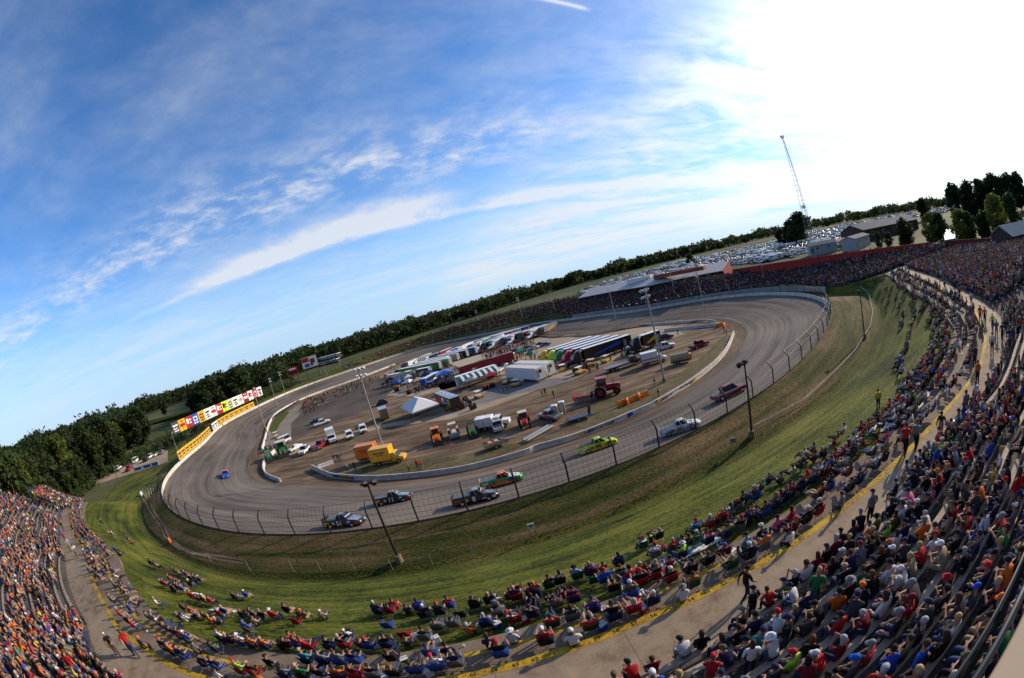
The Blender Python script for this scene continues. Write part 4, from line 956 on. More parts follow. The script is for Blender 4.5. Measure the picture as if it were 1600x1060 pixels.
def race(label, a, b, body, num, numm, roofm, extra=None, hoodm=None, lower=None):
    m, rz = place(a, b, None); rot = tilt(m, rz)
    o = car('race_truck', label, 'race truck', m, rz, body, 'race', 'racing pickup trucks on the clay', roofm, rot=rot)
    MB().box((0, -1.55, 1.045), (1.75, 1.95, .05), DARKGREY if body is not LIME else DARKSTEEL).build('bed_cover', o)
    MB().box((0, -2.6, 1.16), (1.8, .05, .24), body if lower is None else lower).build('spoiler', o)
    if hoodm: MB().loft([[(-.82, .98, .99), (.82, .98, .99), (.82, .98, .965), (-.82, .98, .965)], [(-.8, 1.7, .9), (.8, 1.7, .9), (.8, 1.7, .86), (-.8, 1.7, .86)], [(-.7, 2.3, .765), (.7, 2.3, .765), (.7, 2.3, .72), (-.7, 2.3, .72)]], hoodm).build('hood', o)
    if lower:
        for sg in (-1, 1):
            MB().loft([[(sg * .995, y, .2), (sg * 1.005, y, .45), (sg * 1.0, y, zt), (sg * .97, y, zt), (sg * .97, y, .2)] for y, zt in ((-2.45, .8), (-1, .72), (.5, .6), (1.6, .45))], lower).build('side_stripe', o)
    side_text(o, num, 1.02, -.1, .6, .82, numm)
    M4 = Matrix.Translation((0, 0, 1.585)) @ Matrix.Rotation(math.pi / 2, 4, 'Z'); text(num, .8, numm, o, M4, 'race_number', .006)
    for sg in (-1, 1): MB().box((sg * .98, .55, .75), (.05, .12, .1), BLACK).build('mirror', o)
    dc = [WHITE, RED, YELLOW, SILVER, BLUE] if body is BLACK else [BLACK, RED, WHITE, DARKGREY, BLUE]
    for sg in (-1, 1):
        for q, (y, z, w_, h_) in enumerate(((-1.95, .72, .7, .26), (-.95, .62, .35, .3), (1.05, .5, .5, .16), (1.2, .72, .4, .14), (2.1, .5, .35, .22), (-2.2, .42, .4, .16))): MB().box((sg * .965, y, z), (.1, w_, h_), dc[(q + len(num)) % 5]).build('decal', o)
    MB().box((0, .74, 1.26), (1.5, .05, .12), dc[0], rx=-.6).build('windscreen_strip', o); MB().loft([[(-.4, 1.2, .985), (.4, 1.2, .985), (.4, 1.2, .97), (-.4, 1.2, .97)], [(-.35, 2.0, .845), (.35, 2.0, .845), (.35, 2.0, .82), (-.35, 2.0, .82)]], dc[3]).build('hood_decal', o)
    MB().box((0, 2.6, .38), (1.2, .1, .16), BLACK).build('grille', o); MB().box((0, -2.6, .62), (1.3, .08, .2), dc[2]).build('tail_decal', o)
    for q in (extra or []):
        M4 = Matrix.Translation((0, -1.5, 1.08)) @ Matrix.Rotation(math.pi / 2, 4, 'Z'); text(q, .4, WHITE, o, M4, 'lettering', .004)
    return o
race('black and silver race truck with white number 51, last of the pack', (507, 824), (573, 818), BLACK, '51', WHITE, BLACK, None, SILVER)
race('dark race truck with white number 11 and silver nose beside the infield wall', (587, 790), (645, 779), BLACK, '11', WHITE, DARKGREY, None, SILVER)
race('all black race truck with large white number 8 next to the fence', (708, 792), (784, 775), BLACK, '8', WHITE, GREY, None, DARKGREY)
race('green and orange race truck with a white hood and number 75', (753, 765), (818, 748), paint('race_green', (.03, .34, .1)), '75', ORANGE, paint('warm_orange', (.8, .22, .08)), None, WHITE, ORANGE)
race('bright yellow-green race truck with dark number 88', (904, 712), (966, 691), LIME, '88', BLACK, LIME, None, LIME, YELLOW)
race('white race truck with number 30 and a dark tail', (1032, 684), (1097, 664), WHITE, '30', BLACK, WHITE, None, WHITE, GREY)
m, rz = place((352, 738), (354, 752), None)
o = car('race_truck', 'blue race truck with an orange hood alone in the left turn', 'race truck', m, rz, BLUE, 'race', 'racing pickup trucks on the clay', ORANGE, rot=tilt(m, rz))
MB().box((0, -2.6, 1.16), (1.8, .05, .24), BLUE).build('spoiler', o); MB().box((0, -1.55, 1.045), (1.75, 1.95, .05), WHITE).build('bed_cover', o)
m, rz = place((1115, 631), (1166, 608), None)
o = car('pickup_truck', 'dark red pace pickup with a white side stripe and white wheels on the track', 'pickup truck', m, rz, MAROON, 'pickup', rim=WHITE, rot=tilt(m, rz))
for sg in (-1, 1): MB().box((sg * 1.0, 0, .98), (.03, 5.2, .12), WHITE).build('side_stripe', o)
MB().box((0, -1.2, 1.5), (1.5, .06, .5), BLACK).build('rear_rack', o)

def simple(spec, name, label, cat, a, b, body, **k):
    m, rz = place(a, b, 0.0); return car(name, label, cat, m, rz, body, spec, **k)
simple('pickup', 'pickup_truck', 'white safety pickup parked on the dark pavement beside a black car', 'pickup truck', (490, 669), (518, 659), WHITE)
simple('sedan', 'parked_car', 'black car parked behind the white safety pickup', 'car', (484, 664), (506, 656), BLACK)
simple('suv', 'parked_suv', 'white emergency car with red roof lights facing the track', 'car', (545, 678), (550, 692), WHITE)
simple('suv', 'parked_suv', 'white utility wagon parked right of the car with red lights', 'car', (566, 668), (571, 683), WHITE)
simple('pickup', 'pickup_truck', 'red pickup parked left of the white boxy rescue truck', 'pickup truck', (512, 692), (494, 706), MAROON)
simple('pickup', 'pickup_truck', 'white pickup with people in its bed near the green machines', 'pickup truck', (484, 700), (470, 715), WHITE)
simple('sedan', 'parked_car', 'white car parked behind the large green machine', 'car', (472, 698), (452, 709), WHITE)
simple('van', 'parked_van', 'white van at the left end of the parked row by the green machine', 'van', (452, 690), (432, 699), WHITE)
simple('pickup', 'pickup_truck', 'white pickup with its tail to the track by a brown trailer', 'pickup truck', (783, 682), (775, 660), WHITE)
simple('pickup', 'pickup_truck', 'white utility pickup parked behind the ambulance', 'pickup truck', (1022, 549), (1058, 541), WHITE)
simple('pickup', 'pickup_truck', 'red and white pickup parked on the right infield dirt', 'pickup truck', (1080, 548), (1106, 538), MAROON, roofm=MAROON, rim=WHITE)
simple('suv', 'parked_suv', 'black boxy wagon near the pit barrier', 'car', (1030, 534), (1050, 528), BLACK)
simple('pickup', 'pickup_truck', 'silver and red pickup carrying two portable toilets', 'pickup truck', (875, 657), (846, 652), SILVER)
simple('sedan', 'parked_car', 'white car left of the two white trailers', 'car', (772, 586), (788, 577), WHITE)
simple('sedan', 'parked_car', 'silver car behind the white car near the white trailers', 'car', (779, 580), (800, 569), SILVER)
simple('sedan', 'parked_car', 'dark car parked between the red hauler and the white trailers', 'car', (790, 576), (812, 563), DARKGREY)
def boxtruck(label, a, b, boxm, cabm, L=6.2, bw=2.3, bh=2.9, name='box_truck', cat='box truck', words=None):
    m, rz = place(a, b, 0); o = thing(name, label, cat, m, rz)
    MB().box((0, -L * .17, .75 + bh / 2 - .1), (bw, L * .62, bh - .4), boxm).build('cargo_box', o, bevel=.04)
    MB().loft([ring(L * .15, 1.0, .5, 2.1), ring(L * .26, 1.0, .5, 2.1), ring(L * .34, .98, .5, 1.35), ring(L * .48, .92, .5, 1.15)], cabm).build('cab', o)
    MB().loft([[(-.94, L * .22, 1.3), (.94, L * .22, 1.3), (.94, L * .36, 1.3), (-.94, L * .36, 1.3)], [(-.86, L * .2, 2.0), (.86, L * .2, 2.0), (.86, L * .275, 2.0), (-.86, L * .275, 2.0)]], GLASS).build('window', o)
    MB().box((0, -L * .05, .58), (1.5, L * .85, .2), DARKSTEEL).build('chassis', o)
    for y in (-L * .28, L * .33):
        for sg in (-1, 1): wheel(o, sg * .92, y, .42, .3)
    MB().box((0, -L * .485, .75 + bh / 2 - .1), (bw * .9, .05, bh * .75), STEEL).build('rear_door', o)
    for sg in (-1, 1): MB().box((sg * .75, L * .49, .95), (.3, .06, .18), LAMP).build('headlight', o)
    if words: 
        for sg in (-1, 1):
            for q, (z_, w_) in enumerate(((2.45, 2.3), (2.05, 1.6))): MB().box((sg * (bw / 2 + .01), -L * .17, z_), (.03, w_, .24 - .08 * q), RED if q == 0 and boxm is ORANGE else DARKGREY).build('side_mark', o)
    return o
YTOP = paint('truck_yellow', (.78, .4, .015))
boxtruck('yellow box truck with a yellow cab parked in front of another', (586, 727), (635, 719), YTOP, YTOP, 6.8, words='RENTAL')
boxtruck('orange box truck half hidden behind the yellow box truck', (564, 722), (608, 713), ORANGE, ORANGE, 6.8, words='RENTAL')
boxtruck('white boxy rescue truck facing the track between red pickup and white cars', (517, 680), (524, 702), WHITE, WHITE, 5.5)
o = boxtruck('ambulance, white with a red stripe, parked by the flatbed', (1003, 573), (1043, 563), WHITE, WHITE, 6.4, 2.2, 2.6, 'ambulance', 'ambulance')
for sg in (-1, 1): MB().box((sg * 1.12, -1.1, 1.5), (.03, 3.9, .22), RED).build('side_stripe', o)
MB().box((0, -1.1, 2.97), (1.9, 3.6, .08), ORANGE).build('roof_bar', o)
o = boxtruck('fire truck with yellow and black chevrons on its tail, by the white tent', (607, 663), (596, 646), SILVER, RED, 7.2, 2.4, 2.8, 'fire_truck', 'fire truck')
ch = MB()
for i in range(6):
    for k in range(6):
        ch.box((-1.0 + .4 * i, -3.55, .75 + .36 * k), (.2, .03, .36), YELLOW if (i + k) % 2 else BLACK, ry=.6 * (1 if i < 3 else -1))
ch.build('chevron', o)
# water truck
m, rz = place((748, 674), (796, 665), 0); o = thing('water_truck', 'white water truck with a boxy panelled tank behind the tractors', 'water truck', m, rz)
for k in range(2): MB().box((0, -2.3 + 1.75 * k, 1.75), (2.35, 1.65, 1.75), WHITE).build('tank_panel', o, bevel=.06)
MB().loft([ring(.7, 1.05, .7, 2.35), ring(1.7, 1.05, .7, 2.35), ring(1.95, 1.0, .7, 1.6), ring(3.4, .9, .7, 1.45)], WHITE).build('cab', o)
MB().loft([[(-.98, .9, 1.55), (.98, .9, 1.55), (.98, 2.0, 1.55), (-.98, 2.0, 1.55)], [(-.92, .9, 2.25), (.92, .9, 2.25), (.92, 1.78, 2.25), (-.92, 1.78, 2.25)]], GLASS).build('window', o)
MB().box((0, -.2, .75), (1.6, 6.6, .25), DARKSTEEL).build('chassis', o)
for y in (-2.6, -1.4, 2.4):
    for sg in (-1, 1): wheel(o, sg * .95, y, .5, .32)
# flatbed
m, rz = place((945, 584), (1002, 566), 0); o = thing('flatbed_truck', 'black flatbed tow truck left of the ambulance', 'tow truck', m, rz)
MB().box((0, -1.6, 1.05), (2.4, 6.6, .18), STEEL).build('flatbed_deck', o); MB().box((0, 0, .75), (1.4, 9, .25), DARKSTEEL).build('chassis', o)
MB().loft([ring(2.0, 1.05, .6, 2.3), ring(3.3, 1.05, .6, 2.3), ring(3.6, 1.0, .6, 1.45), ring(4.8, .9, .6, 1.25)], BLACK).build('cab', o)
MB().loft([[(-.98, 2.3, 1.5), (.98, 2.3, 1.5), (.98, 3.62, 1.5), (-.98, 3.62, 1.5)], [(-.9, 2.3, 2.2), (.9, 2.3, 2.2), (.9, 3.4, 2.2), (-.9, 3.4, 2.2)]], GLASS).build('window', o)
for y in (-3.2, -2.1, 3.9):
    for sg in (-1, 1): wheel(o, sg * .95, y, .48, .3)
# semi-trailer haulers
def hauler(label, front, rz, tm, sidem, roofm=WHITE, L=15.5, fair=True, cab=True, group='race haulers lined up in the infield'):
    o = thing('hauler', label, 'hauler', front, rz, group)
    y0 = -5.6 if cab else 0
    MB().box((0, y0 - L / 2, 2.55), (2.55, L, 2.9), sidem).build('trailer', o, bevel=.05)
    MB().box((0, y0 - L / 2, 4.03), (2.5, L - .1, .06), roofm).build('trailer_roof', o)
    MB().box((0, y0 - L / 2, .95), (2.3, L * .55, .55), sidem).build('skirt', o)
    ac = [RED, YELLOW, WHITE, BLUE, SILVER][(len(label) * 7) % 5]
    for sg in (-1, 1):
        MB().loft([[(sg * 1.27, y0 - L * .2, 1.5), (sg * 1.3, y0 - L * .2, 1.5), (sg * 1.3, y0 - L * .2, 1.9), (sg * 1.27, y0 - L * .2, 1.9)], [(sg * 1.27, y0 - L * .75, 2.4), (sg * 1.3, y0 - L * .75, 2.4), (sg * 1.3, y0 - L * .75, 3.4), (sg * 1.27, y0 - L * .75, 3.4)]], ac).build('side_graphic', o)
        MB().box((sg * 1.29, y0 - L * .85, 2.3), (.04, .9, 1.9), GREY).build('side_door', o)
    MB().box((0, y0 - L - .03, 2.5), (2.3, .05, 2.6), GREY).build('rear_door', o)
    for y in (y0 - L + 1.2, y0 - L + 2.5):
        for sg in (-1, 1): wheel(o, sg * 1.05, y, .5, .4, CHROME)
    if cab:
        MB().loft([ring(-4.9, 1.18, .7, 3.3, .95), ring(-2.6, 1.18, .7, 3.1, .9), ring(-2.2, 1.12, .7, 2.0), ring(-.4, .98, .7, 1.7), ring(0, .9, .75, 1.4)], tm).build('cab', o)
        if fair: MB().loft([[(-1.15, -5.1, 3.2), (-1.15, -5.1, 4.0), (1.15, -5.1, 4.0), (1.15, -5.1, 3.2)], [(-1.1, -4.0, 3.1), (-1.05, -4.0, 3.75), (1.05, -4.0, 3.75), (1.1, -4.0, 3.1)], [(-.9, -3.0, 3.0), (-.85, -3.0, 3.15), (.85, -3.0, 3.15), (.9, -3.0, 3.0)]], tm, closed=True).build('fairing', o, smooth=True)
        MB().loft([[(-1.13, -3.4, 2.1), (1.13, -3.4, 2.1), (1.1, -2.14, 2.05), (-1.1, -2.14, 2.05)], [(-1.08, -3.4, 2.85), (1.08, -3.4, 2.85), (1.0, -2.5, 2.85), (-1.0, -2.5, 2.85)]], GLASS).build('window', o)
        for sg in (-1, 1):
            MB().tube([(sg * 1.2, -4.5, 1.2), (sg * 1.2, -4.5, 3.9)], .09, CHROME, 8).build('exhaust_stack', o)
            MB().box((sg * .75, .02, 1.2), (.3, .06, .22), LAMP).build('headlight', o)
            for y in (-.9, -4.3, -5.5): wheel(o, sg * 1.02, y, .5, .38, CHROME)
        MB().box((0, .03, 1.25), (.9, .06, .7), CHROME).build('grille', o)
    return o
HA = R(14); hd = Vector((math.cos(HA), math.sin(HA), 0)); hn = Vector((-hd.y, hd.x, 0)); hrz = HA + math.pi / 2
base_h = at(885, 577)
for k, (lb, tm, sm) in enumerate((('black hauler nearest the pit lane with a black tractor', BLACK, BLACK), ('black-sided hauler with a red tractor', RED, BLACK), ('hauler with a green, blue and yellow tractor', GREEN, BLUE), ('hauler with a lime and yellow tractor', LIME, DARKGREY), ('hauler with a yellow and blue nose, farthest of its row', YELLOW, BLUE))):
    hauler(lb, base_h + hn * (4.3 * k) - hd * (1.6 * k) * .6, hrz, tm, sm)
hauler('black hauler ahead of the right-hand end of the hauler row', at(978, 556), hrz, BLACK, BLACK, WHITE, 6)
# silver and white haulers on the far left of the pit
ha2 = R(-25 + 180); h2 = Vector((math.cos(R(-25)), math.sin(R(-25)), 0)); n2 = Vector((-h2.y, h2.x, 0)); b2 = at(598, 596)
for k, (lb, sm, rm) in enumerate((('white-roofed dark green hauler behind the blue and white bus', GREEN, WHITE), ('silver hauler second in the far left pit row', SILVER, WHITE), ('white hauler third in the far left pit row', WHITE, WHITE), ('grey hauler fourth in the far left pit row', GREY, SILVER), ('black hauler fifth in the far left pit row', BLACK, WHITE), ('blue hauler at the back of the far left pit row', BLUE, WHITE))):
    hauler(lb, b2 + n2 * (5.0 * k) + h2 * (2.0 * k + 6), R(-25) + math.pi / 2, WHITE if k % 2 else BLACK, sm, rm, 22 if k < 2 else 16)
b3 = at(722, 551)
for k, (lb, sm) in enumerate((('white hauler behind the tan viewing deck', WHITE), ('red hauler second behind the tan viewing deck', MAROON), ('silver hauler third behind the tan viewing deck', SILVER), ('blue hauler farthest behind the tan viewing deck', BLUE))):
    hauler(lb, b3 + n2 * (4.6 * k + 4) + h2 * (3 * k), R(-10) + math.pi / 2, WHITE, sm, WHITE, 16)
# rows of dark cars and pit equipment beyond
for k in range(26):
    x = 640 + 6.6 * k; y = 579 - 1.55 * k + (k % 3) * 3 - 6; P = at(x, y)
    cc_, nm = [(BLACK, 'black'), (SILVER, 'silver'), (DARKGREY, 'dark grey'), (WHITE, 'white'), (BLUE, 'blue')][k % 5]
    if k == 0: protos = {}
    L_ = '%s car in the crowded back row of the pit' % nm
    if nm not in protos: protos[nm] = car('parked_car', L_, 'car', P, R(75), cc_, 'sedan', 'cars in the back rows of the pit')
    else: copy_tree(protos[nm], P, R(75) + nrg.normal(0, .1), L_)
# two white trailers
for k, (a, b, lb) in enumerate((((797, 592), (850, 597), 'white office trailer, nearer of two, with small dark windows'), ((811, 585), (866, 588), 'white office trailer, farther of two'))):
    m, rz = place(a, b, 0); o = thing('office_trailer', lb, 'trailer', m, rz)
    MB().box((0, 0, 2.3), (2.6, 16.5, 3.0), WHITE).build('trailer_box', o, bevel=.05); MB().box((0, 0, 3.83), (2.55, 16.3, .06), CREAM).build('roof', o)
    MB().box((1.32, -1.5, .6), (.06, 5.5, .8), WHITE).build('skirt', o); MB().box((0, 8.28, 2.9), (.7, .06, .8), GLASS).build('window', o); MB().box((.8, 8.28, 2.3), (.75, .05, 2.0), SILVER).build('door', o)
    for y in (-4.6, -3.4):
        for sg in (-1, 1): wheel(o, sg * 1.1, y, .48, .35)
# red hauler with the tan viewing deck and blue canopy
m, rz = place((722, 592), (803, 567), 0); o = thing('viewing_trailer', 'long red trailer carrying a broad tan viewing deck with people on it', 'trailer', m, rz)
MB().box((0, 0, 2.3), (2.7, 19.5, 3.4), MAROON).build('trailer_box', o, bevel=.05); MB().box((.0, 0, .45), (2.3, 15, .5), BLACK).build('skirt', o)
MB().box((-7.6, -4.0, 4.12), (17.6, 11.5, .16), TAN).build('viewing_deck', o, rz=0)
for x, y in ((-16, -9.4), (-16, 1.5), (-8, -9.4), (-8, 1.5)): MB().tube([(x, y, 0), (x, y, 4.05)], .08, STEEL, 6).build('deck_post', o)
for y in (-7, -5.8, 7): 
    for sg in (-1, 1): wheel(o, sg * 1.1, y, .5, .35)
rl = MB()
for y in np.linspace(-1, 9.5, 12): rl.tube([(-1.3, y, 4.0), (-1.3, y, 5.0)], .03, STEEL, 4)
rl.tube([(-1.3, -1, 5), (-1.3, 9.5, 5)], .03, STEEL, 4); rl.build('deck_rail', o)
for k in range(20): 
    q = m + Matrix.Rotation(rz, 3, 'Z') @ Vector((nrg.uniform(-1, 1), nrg.uniform(-1, 9.4), 4.05)); INF.append(q)
# striped awning on its white trailer
m, rz = place((722, 606), (772, 590), 0); o = thing('awning_trailer', 'white trailer with a green and white striped awning', 'trailer', m, rz)
MB().box((0, 0, 2.3), (2.5, 13, 3.0), WHITE).build('trailer_box', o, bevel=.05)
aw = MB(); GS = paint('awning_green', (.015, .075, .045))
for k in range(14):
    y = -6.3 + .9 * k; aw.loft([[(1.25, y, 3.7), (1.25, y + .9, 3.7), (1.25, y + .9, 3.66), (1.25, y, 3.66)], [(3.0, y, 3.25), (3.0, y + .9, 3.25), (3.0, y + .9, 3.21), (3.0, y, 3.21)], [(4.6, y, 2.4), (4.6, y + .9, 2.4), (4.6, y + .9, 2.36), (4.6, y, 2.36)]], WHITE if k % 2 else GS)
aw.build('awning', o)
for y in (-6, 0, 6): MB().tube([(4.5, y, 0), (4.5, y, 2.4)], .04, STEEL, 5).build('awning_pole', o)
# merchandise trailer
m, rz = place((684, 628), (724, 645), 0); o = thing('merchandise_trailer', 'dark display trailer with shiny roof lights behind the white tent', 'trailer', m, rz)
MB().box((0, 0, 1.9), (2.5, 14, 2.8), mat('dark_display', (.05, .03, .03), .4)).build('trailer_box', o, bevel=.05); MB().box((0, 0, 3.34), (2.45, 13.8, .06), mat('blue_roof', (.25, .28, .36), .2, .3)).build('roof', o)
for y in (-4.5, -1.5, 1.5, 4.5): MB().box((0, y, 3.43), (.9, .9, .12), LAMP).build('roof_light', o)
for y in (-5, -2.5, 0, 2.5, 5): MB().box((1.27, y, 1.9), (.04, 1.8, 1.8), [RED, WHITE, BLUE, YELLOW, GREY][int(y + 5) // 3 % 5]).build('display_panel', o)
for y in (-4, -2.8): 
    for sg in (-1, 1): wheel(o, sg * 1.0, y, .42, .3)
# blue and white bus and canopy
m, rz = place((688, 592), (660, 608), 0); o = thing('bus', 'blue and white bus parked in front of the green hauler', 'bus', m, rz)
MB().loft([ring(-5.5, 1.2, .5, 3.0), ring(5.0, 1.22, .5, 3.0), ring(5.5, 1.15, .6, 2.7)], BLUE).build('body', o); MB().box((0, -.3, 3.02), (1.9, 10, .1), WHITE).build('roof', o)
for sg in (-1, 1): MB().box((sg * 1.22, -.4, 2.3), (.04, 9.6, .7), GLASS).build('window', o); MB().box((sg * 1.225, -.4, 1.5), (.04, 9.6, .5), WHITE).build('side_stripe', o)
for y in (-3.6, 3.6):
    for sg in (-1, 1): wheel(o, sg * 1.05, y, .5, .32)
def canopy(label, c, w, d, h, m_, rz, peak=.9, name='tent'):
    o = thing(name, label, 'tent', at(*c), rz)
    MB().loft([[(-w / 2, -d / 2, h), (w / 2, -d / 2, h), (w / 2, d / 2, h), (-w / 2, d / 2, h)], [(-w * .03, -d * .18, h + peak), (w * .03, -d * .18, h + peak), (w * .03, d * .18, h + peak), (-w * .03, d * .18, h + peak)]], m_).build('canopy', o)
    MB().loft([[(-w / 2, -d / 2, h - .3), (w / 2, -d / 2, h - .3), (w / 2, d / 2, h - .3), (-w / 2, d / 2, h - .3)], [(-w / 2, -d / 2, h), (w / 2, -d / 2, h), (w / 2, d / 2, h), (-w / 2, d / 2, h)]], m_, cap=False).build('valance', o)
    for x in (-1, 1):
        for y in (-1, 0, 1): MB().tube([(x * w * .48, y * d * .48, 0), (x * w * .48, y * d * .48, h)], .05, STEEL, 6).build('tent_pole', o)
    return o
# more of the pit: rows of haulers, awnings and carts behind the far-left row
for k in range(9):
    lbn = ['white', 'silver', 'black', 'red', 'blue', 'white', 'grey', 'green', 'white'][k]; P = at(626 + 17 * k, 583.5 - 4.6 * k - (k % 2) * 2)
    hauler('%s hauler standing end-on among the crowd in the back of the pit' % lbn, P, R(60) + math.pi / 2, WHITE if k % 3 else BLACK, {'white': WHITE, 'silver': SILVER, 'black': BLACK, 'red': MAROON, 'blue': BLUE, 'grey': GREY, 'green': GREEN}[lbn], WHITE if k % 2 else SILVER, 11, group='haulers standing end-on in the back of the pit')
for k, (x, y) in enumerate(((640, 598), (664, 596), (672, 590), (742, 586), (752, 582), (832, 563), (640, 606), (612, 601), (622, 607), (738, 606), (770, 598), (815, 558))):
    cn, cm = [('white', TENT), ('black', BLACK), ('blue', BLUE), ('grey', GREY), ('red', RED), ('dark green', GREEN)][k % 6]
    canopy('%s pit canopy %s' % (cn, ['at the left end of the green hauler', 'left of the tan canopy', 'behind the tan canopy', 'behind the awning trailer', 'right of the awning trailer', 'by the yellow tractors', 'in front of the green hauler', 'by the crowd at the pit corner', 'left of the white peaked tent', 'in front of the awning trailer', 'in front of the white trailers', 'left of the lime tractor'][k]), (x, y), 3.2, 3.2, 2.4, cm, R(15 + 9 * k), .8, 'pit_canopy')
for k in range(12):
    lbn = ['black', 'white', 'dark grey', 'blue'][k % 4]; P = at(748 + 9.5 * k, 566.5 - 2.6 * k + (k % 2) * 3)
    L_ = '%s car parked beside the red viewing trailer' % lbn
    if lbn in protos: copy_tree(protos[lbn], P, R(70) + nrg.normal(0, .15), L_)
for k in range(7):
    lbn = ['black', 'white', 'silver', 'black', 'red', 'white', 'grey'][k]; P = at(748 + 15 * k, 553 - 4.1 * k)
    hauler('%s hauler in the row behind the red viewing trailer' % lbn, P, R(48) + math.pi / 2, WHITE if k % 2 else BLACK, {'white': WHITE, 'silver': SILVER, 'black': BLACK, 'red': MAROON, 'grey': GREY}[lbn], WHITE if k % 3 else SILVER, 12, group='haulers behind the viewing trailer')
for k in range(6):
    lbn = ['black', 'white', 'black', 'silver', 'white', 'black'][k]; P = at(602 + 9 * k, 602 - 1.6 * k)
    hauler('%s hauler parked in front of the far left pit row' % lbn, P, R(-25) + math.pi / 2, BLACK, {'white': WHITE, 'silver': SILVER, 'black': BLACK}[lbn], WHITE, 9, cab=False, group='short trailers of the left pit') if k % 2 else None
cart = thing('tool_cart', 'dark tool cart with tyres stacked by the haulers', 'tool cart', at(735, 633), .3, 'tool carts in the pit'); MB().box((0, 0, .6), (.8, 1.6, .9), BLACK).build('cabinet', cart, bevel=.03); MB().box((0, 0, 1.1), (.85, 1.65, .06), RED).build('top', cart)
for y in (-.5, .5): MB().tube([(0, y, 1.13), (0, y, 1.4)], .34, RUBBER, 12).build('tyre', cart)
for x in (-.35, .35): wheel(cart, x, -.6, .14, .08, hub=False); wheel(cart, x, .6, .14, .08, hub=False)
for x, y in ((740, 640), (728, 628), (722, 640), (812, 585), (830, 575), (845, 565), (900, 582), (915, 577), (700, 600), (650, 612), (640, 616), (620, 612), (770, 606), (760, 610), (985, 548), (995, 542), (1008, 538)): copy_tree(cart, at(x, y), nrg.uniform(0, 3), 'dark tool cart with tyres stacked by the haulers')
INF += scatter([(600, 594), (640, 588), (780, 560), (840, 548), (850, 560), (780, 590), (660, 612), (610, 605)], 260)
INF += scatter([(900, 578), (1000, 542), (1010, 548), (910, 590)], 20)
canopy('large white peaked tent in the middle of the infield', (659, 648), 7.2, 11.5, 2.5, TENT, R(-62 + 90), 2.1)
canopy('blue canopy beside the red viewing trailer', (698, 596), 6, 8, 3.2, BLUE, R(10))
canopy('tan canopy left of the blue and white bus', (655, 605), 4, 4, 2.6, TAN, R(20))
m = at(597, 632); o = thing('tarp_cover', 'low black tarp-covered heap near the fire truck', 'tarp', m, R(20))
MB().loft([[(-2, -1.6, 0), (2, -1.6, 0), (2, 1.6, 0), (-2, 1.6, 0)], [(-1.7, -1.2, .9), (1.7, -1.2, .9), (1.7, 1.2, .9), (-1.7, 1.2, .9)], [(-.6, -.2, 1.7), (.6, -.2, 1.7), (.6, .2, 1.7), (-.6, .2, 1.7)]], BLACK).build('tarp', o)
# ------------------------------------------------------------------ farm and earth machines
def tractor(name, label, a, b, body, canopy_m=None, s=1.0, loader=None, roller=False, cab=True, twin=False, rim=YELLOW, cat='tractor'):
    m, rz = place(a, b, 0); o = thing(name, label, cat, m, rz); o.scale = (s, s, s)
    MB().loft([ring(.2, .42, .7, 1.55), ring(1.9, .4, .7, 1.45), ring(2.1, .34, .75, 1.3)], body).build('hood', o)
    MB().box((0, 0, .75), (.6, 3.4, .3), DARKSTEEL).build('chassis', o)
    if cab:
        MB().loft([[(-.7, -1.1, 1.3), (.7, -1.1, 1.3), (.7, .25, 1.3), (-.7, .25, 1.3)], [(-.65, -1.0, 2.5), (.65, -1.0, 2.5), (.65, .1, 2.5), (-.65, .1, 2.5)]], GLASS).build('cab_glass', o)
        for x in (-.69, .69):
            for y in (-1.06, .18): MB().tube([(x, y, 1.25), (x * .95, y * .95, 2.5)], .05, body, 5).build('cab_post', o)
    else:
        for x in (-.69, .69):
            for y in (-1.06, .18): MB().tube([(x, y, 1.0), (x, y, 2.5)], .04, DARKSTEEL, 5).build('cab_post', o)
        MB().box((0, -.5, 1.2), (.55, .5, .5), BLACK).build('seat', o)
    MB().box((0, -.45, 2.56), (1.6, 1.6, .12), canopy_m or body).build('cab_roof', o, bevel=.04)
    for sg in (-1, 1):
        wheel(o, sg * .88, -.75, .85 if not roller else .6, .45, rim); wheel(o, sg * .78, 1.5, .55, .34, rim)
        if twin: wheel(o, sg * 1.4, -.75, .85, .42, rim)
        MB().loft([[(sg * .62, -1.5, 1.55), (sg * 1.1, -1.5, 1.55), (sg * 1.1, -1.5, 1.5), (sg * .62, -1.5, 1.5)], [(sg * .62, -.6, 1.8), (sg * 1.1, -.6, 1.8), (sg * 1.1, -.6, 1.75), (sg * .62, -.6, 1.75)], [(sg * .62, .1, 1.5), (sg * 1.1, .1, 1.5), (sg * 1.1, .1, 1.45), (sg * .62, .1, 1.45)]], body).build('mudguard', o)
    MB().tube([(.2, 1.2, 1.5), (.2, 1.2, 2.3)], .05, BLACK, 6).build('exhaust_stack', o)
    if loader == 'front':
        for sg in (-1, 1): MB().tube([(sg * .6, .2, 1.4), (sg * .6, 1.8, 1.5), (sg * .6, 2.7, .6)], .08, body, 6).build('loader_arm', o)
        MB().loft([[(-1, 2.6, .2), (-1, 3.2, .15), (-1, 2.7, .85)], [(1, 2.6, .2), (1, 3.2, .15), (1, 2.7, .85)]], DARKSTEEL).build('bucket', o)
    if loader == 'back':
        MB().tube([(0, -1.6, 1.0), (0, -2.4, 2.6), (0, -3.0, 1.8)], .13, body, 6).build('boom', o)
        MB().tube([(0, -3.0, 1.8), (0, -2.9, .6)], .1, body, 6).build('dipper_arm', o)
    if roller:
        MB().tube([(-.95, 1.9, .6), (.95, 1.9, .6)], .62, STEEL, 18).build('roller_drum', o)
    return o
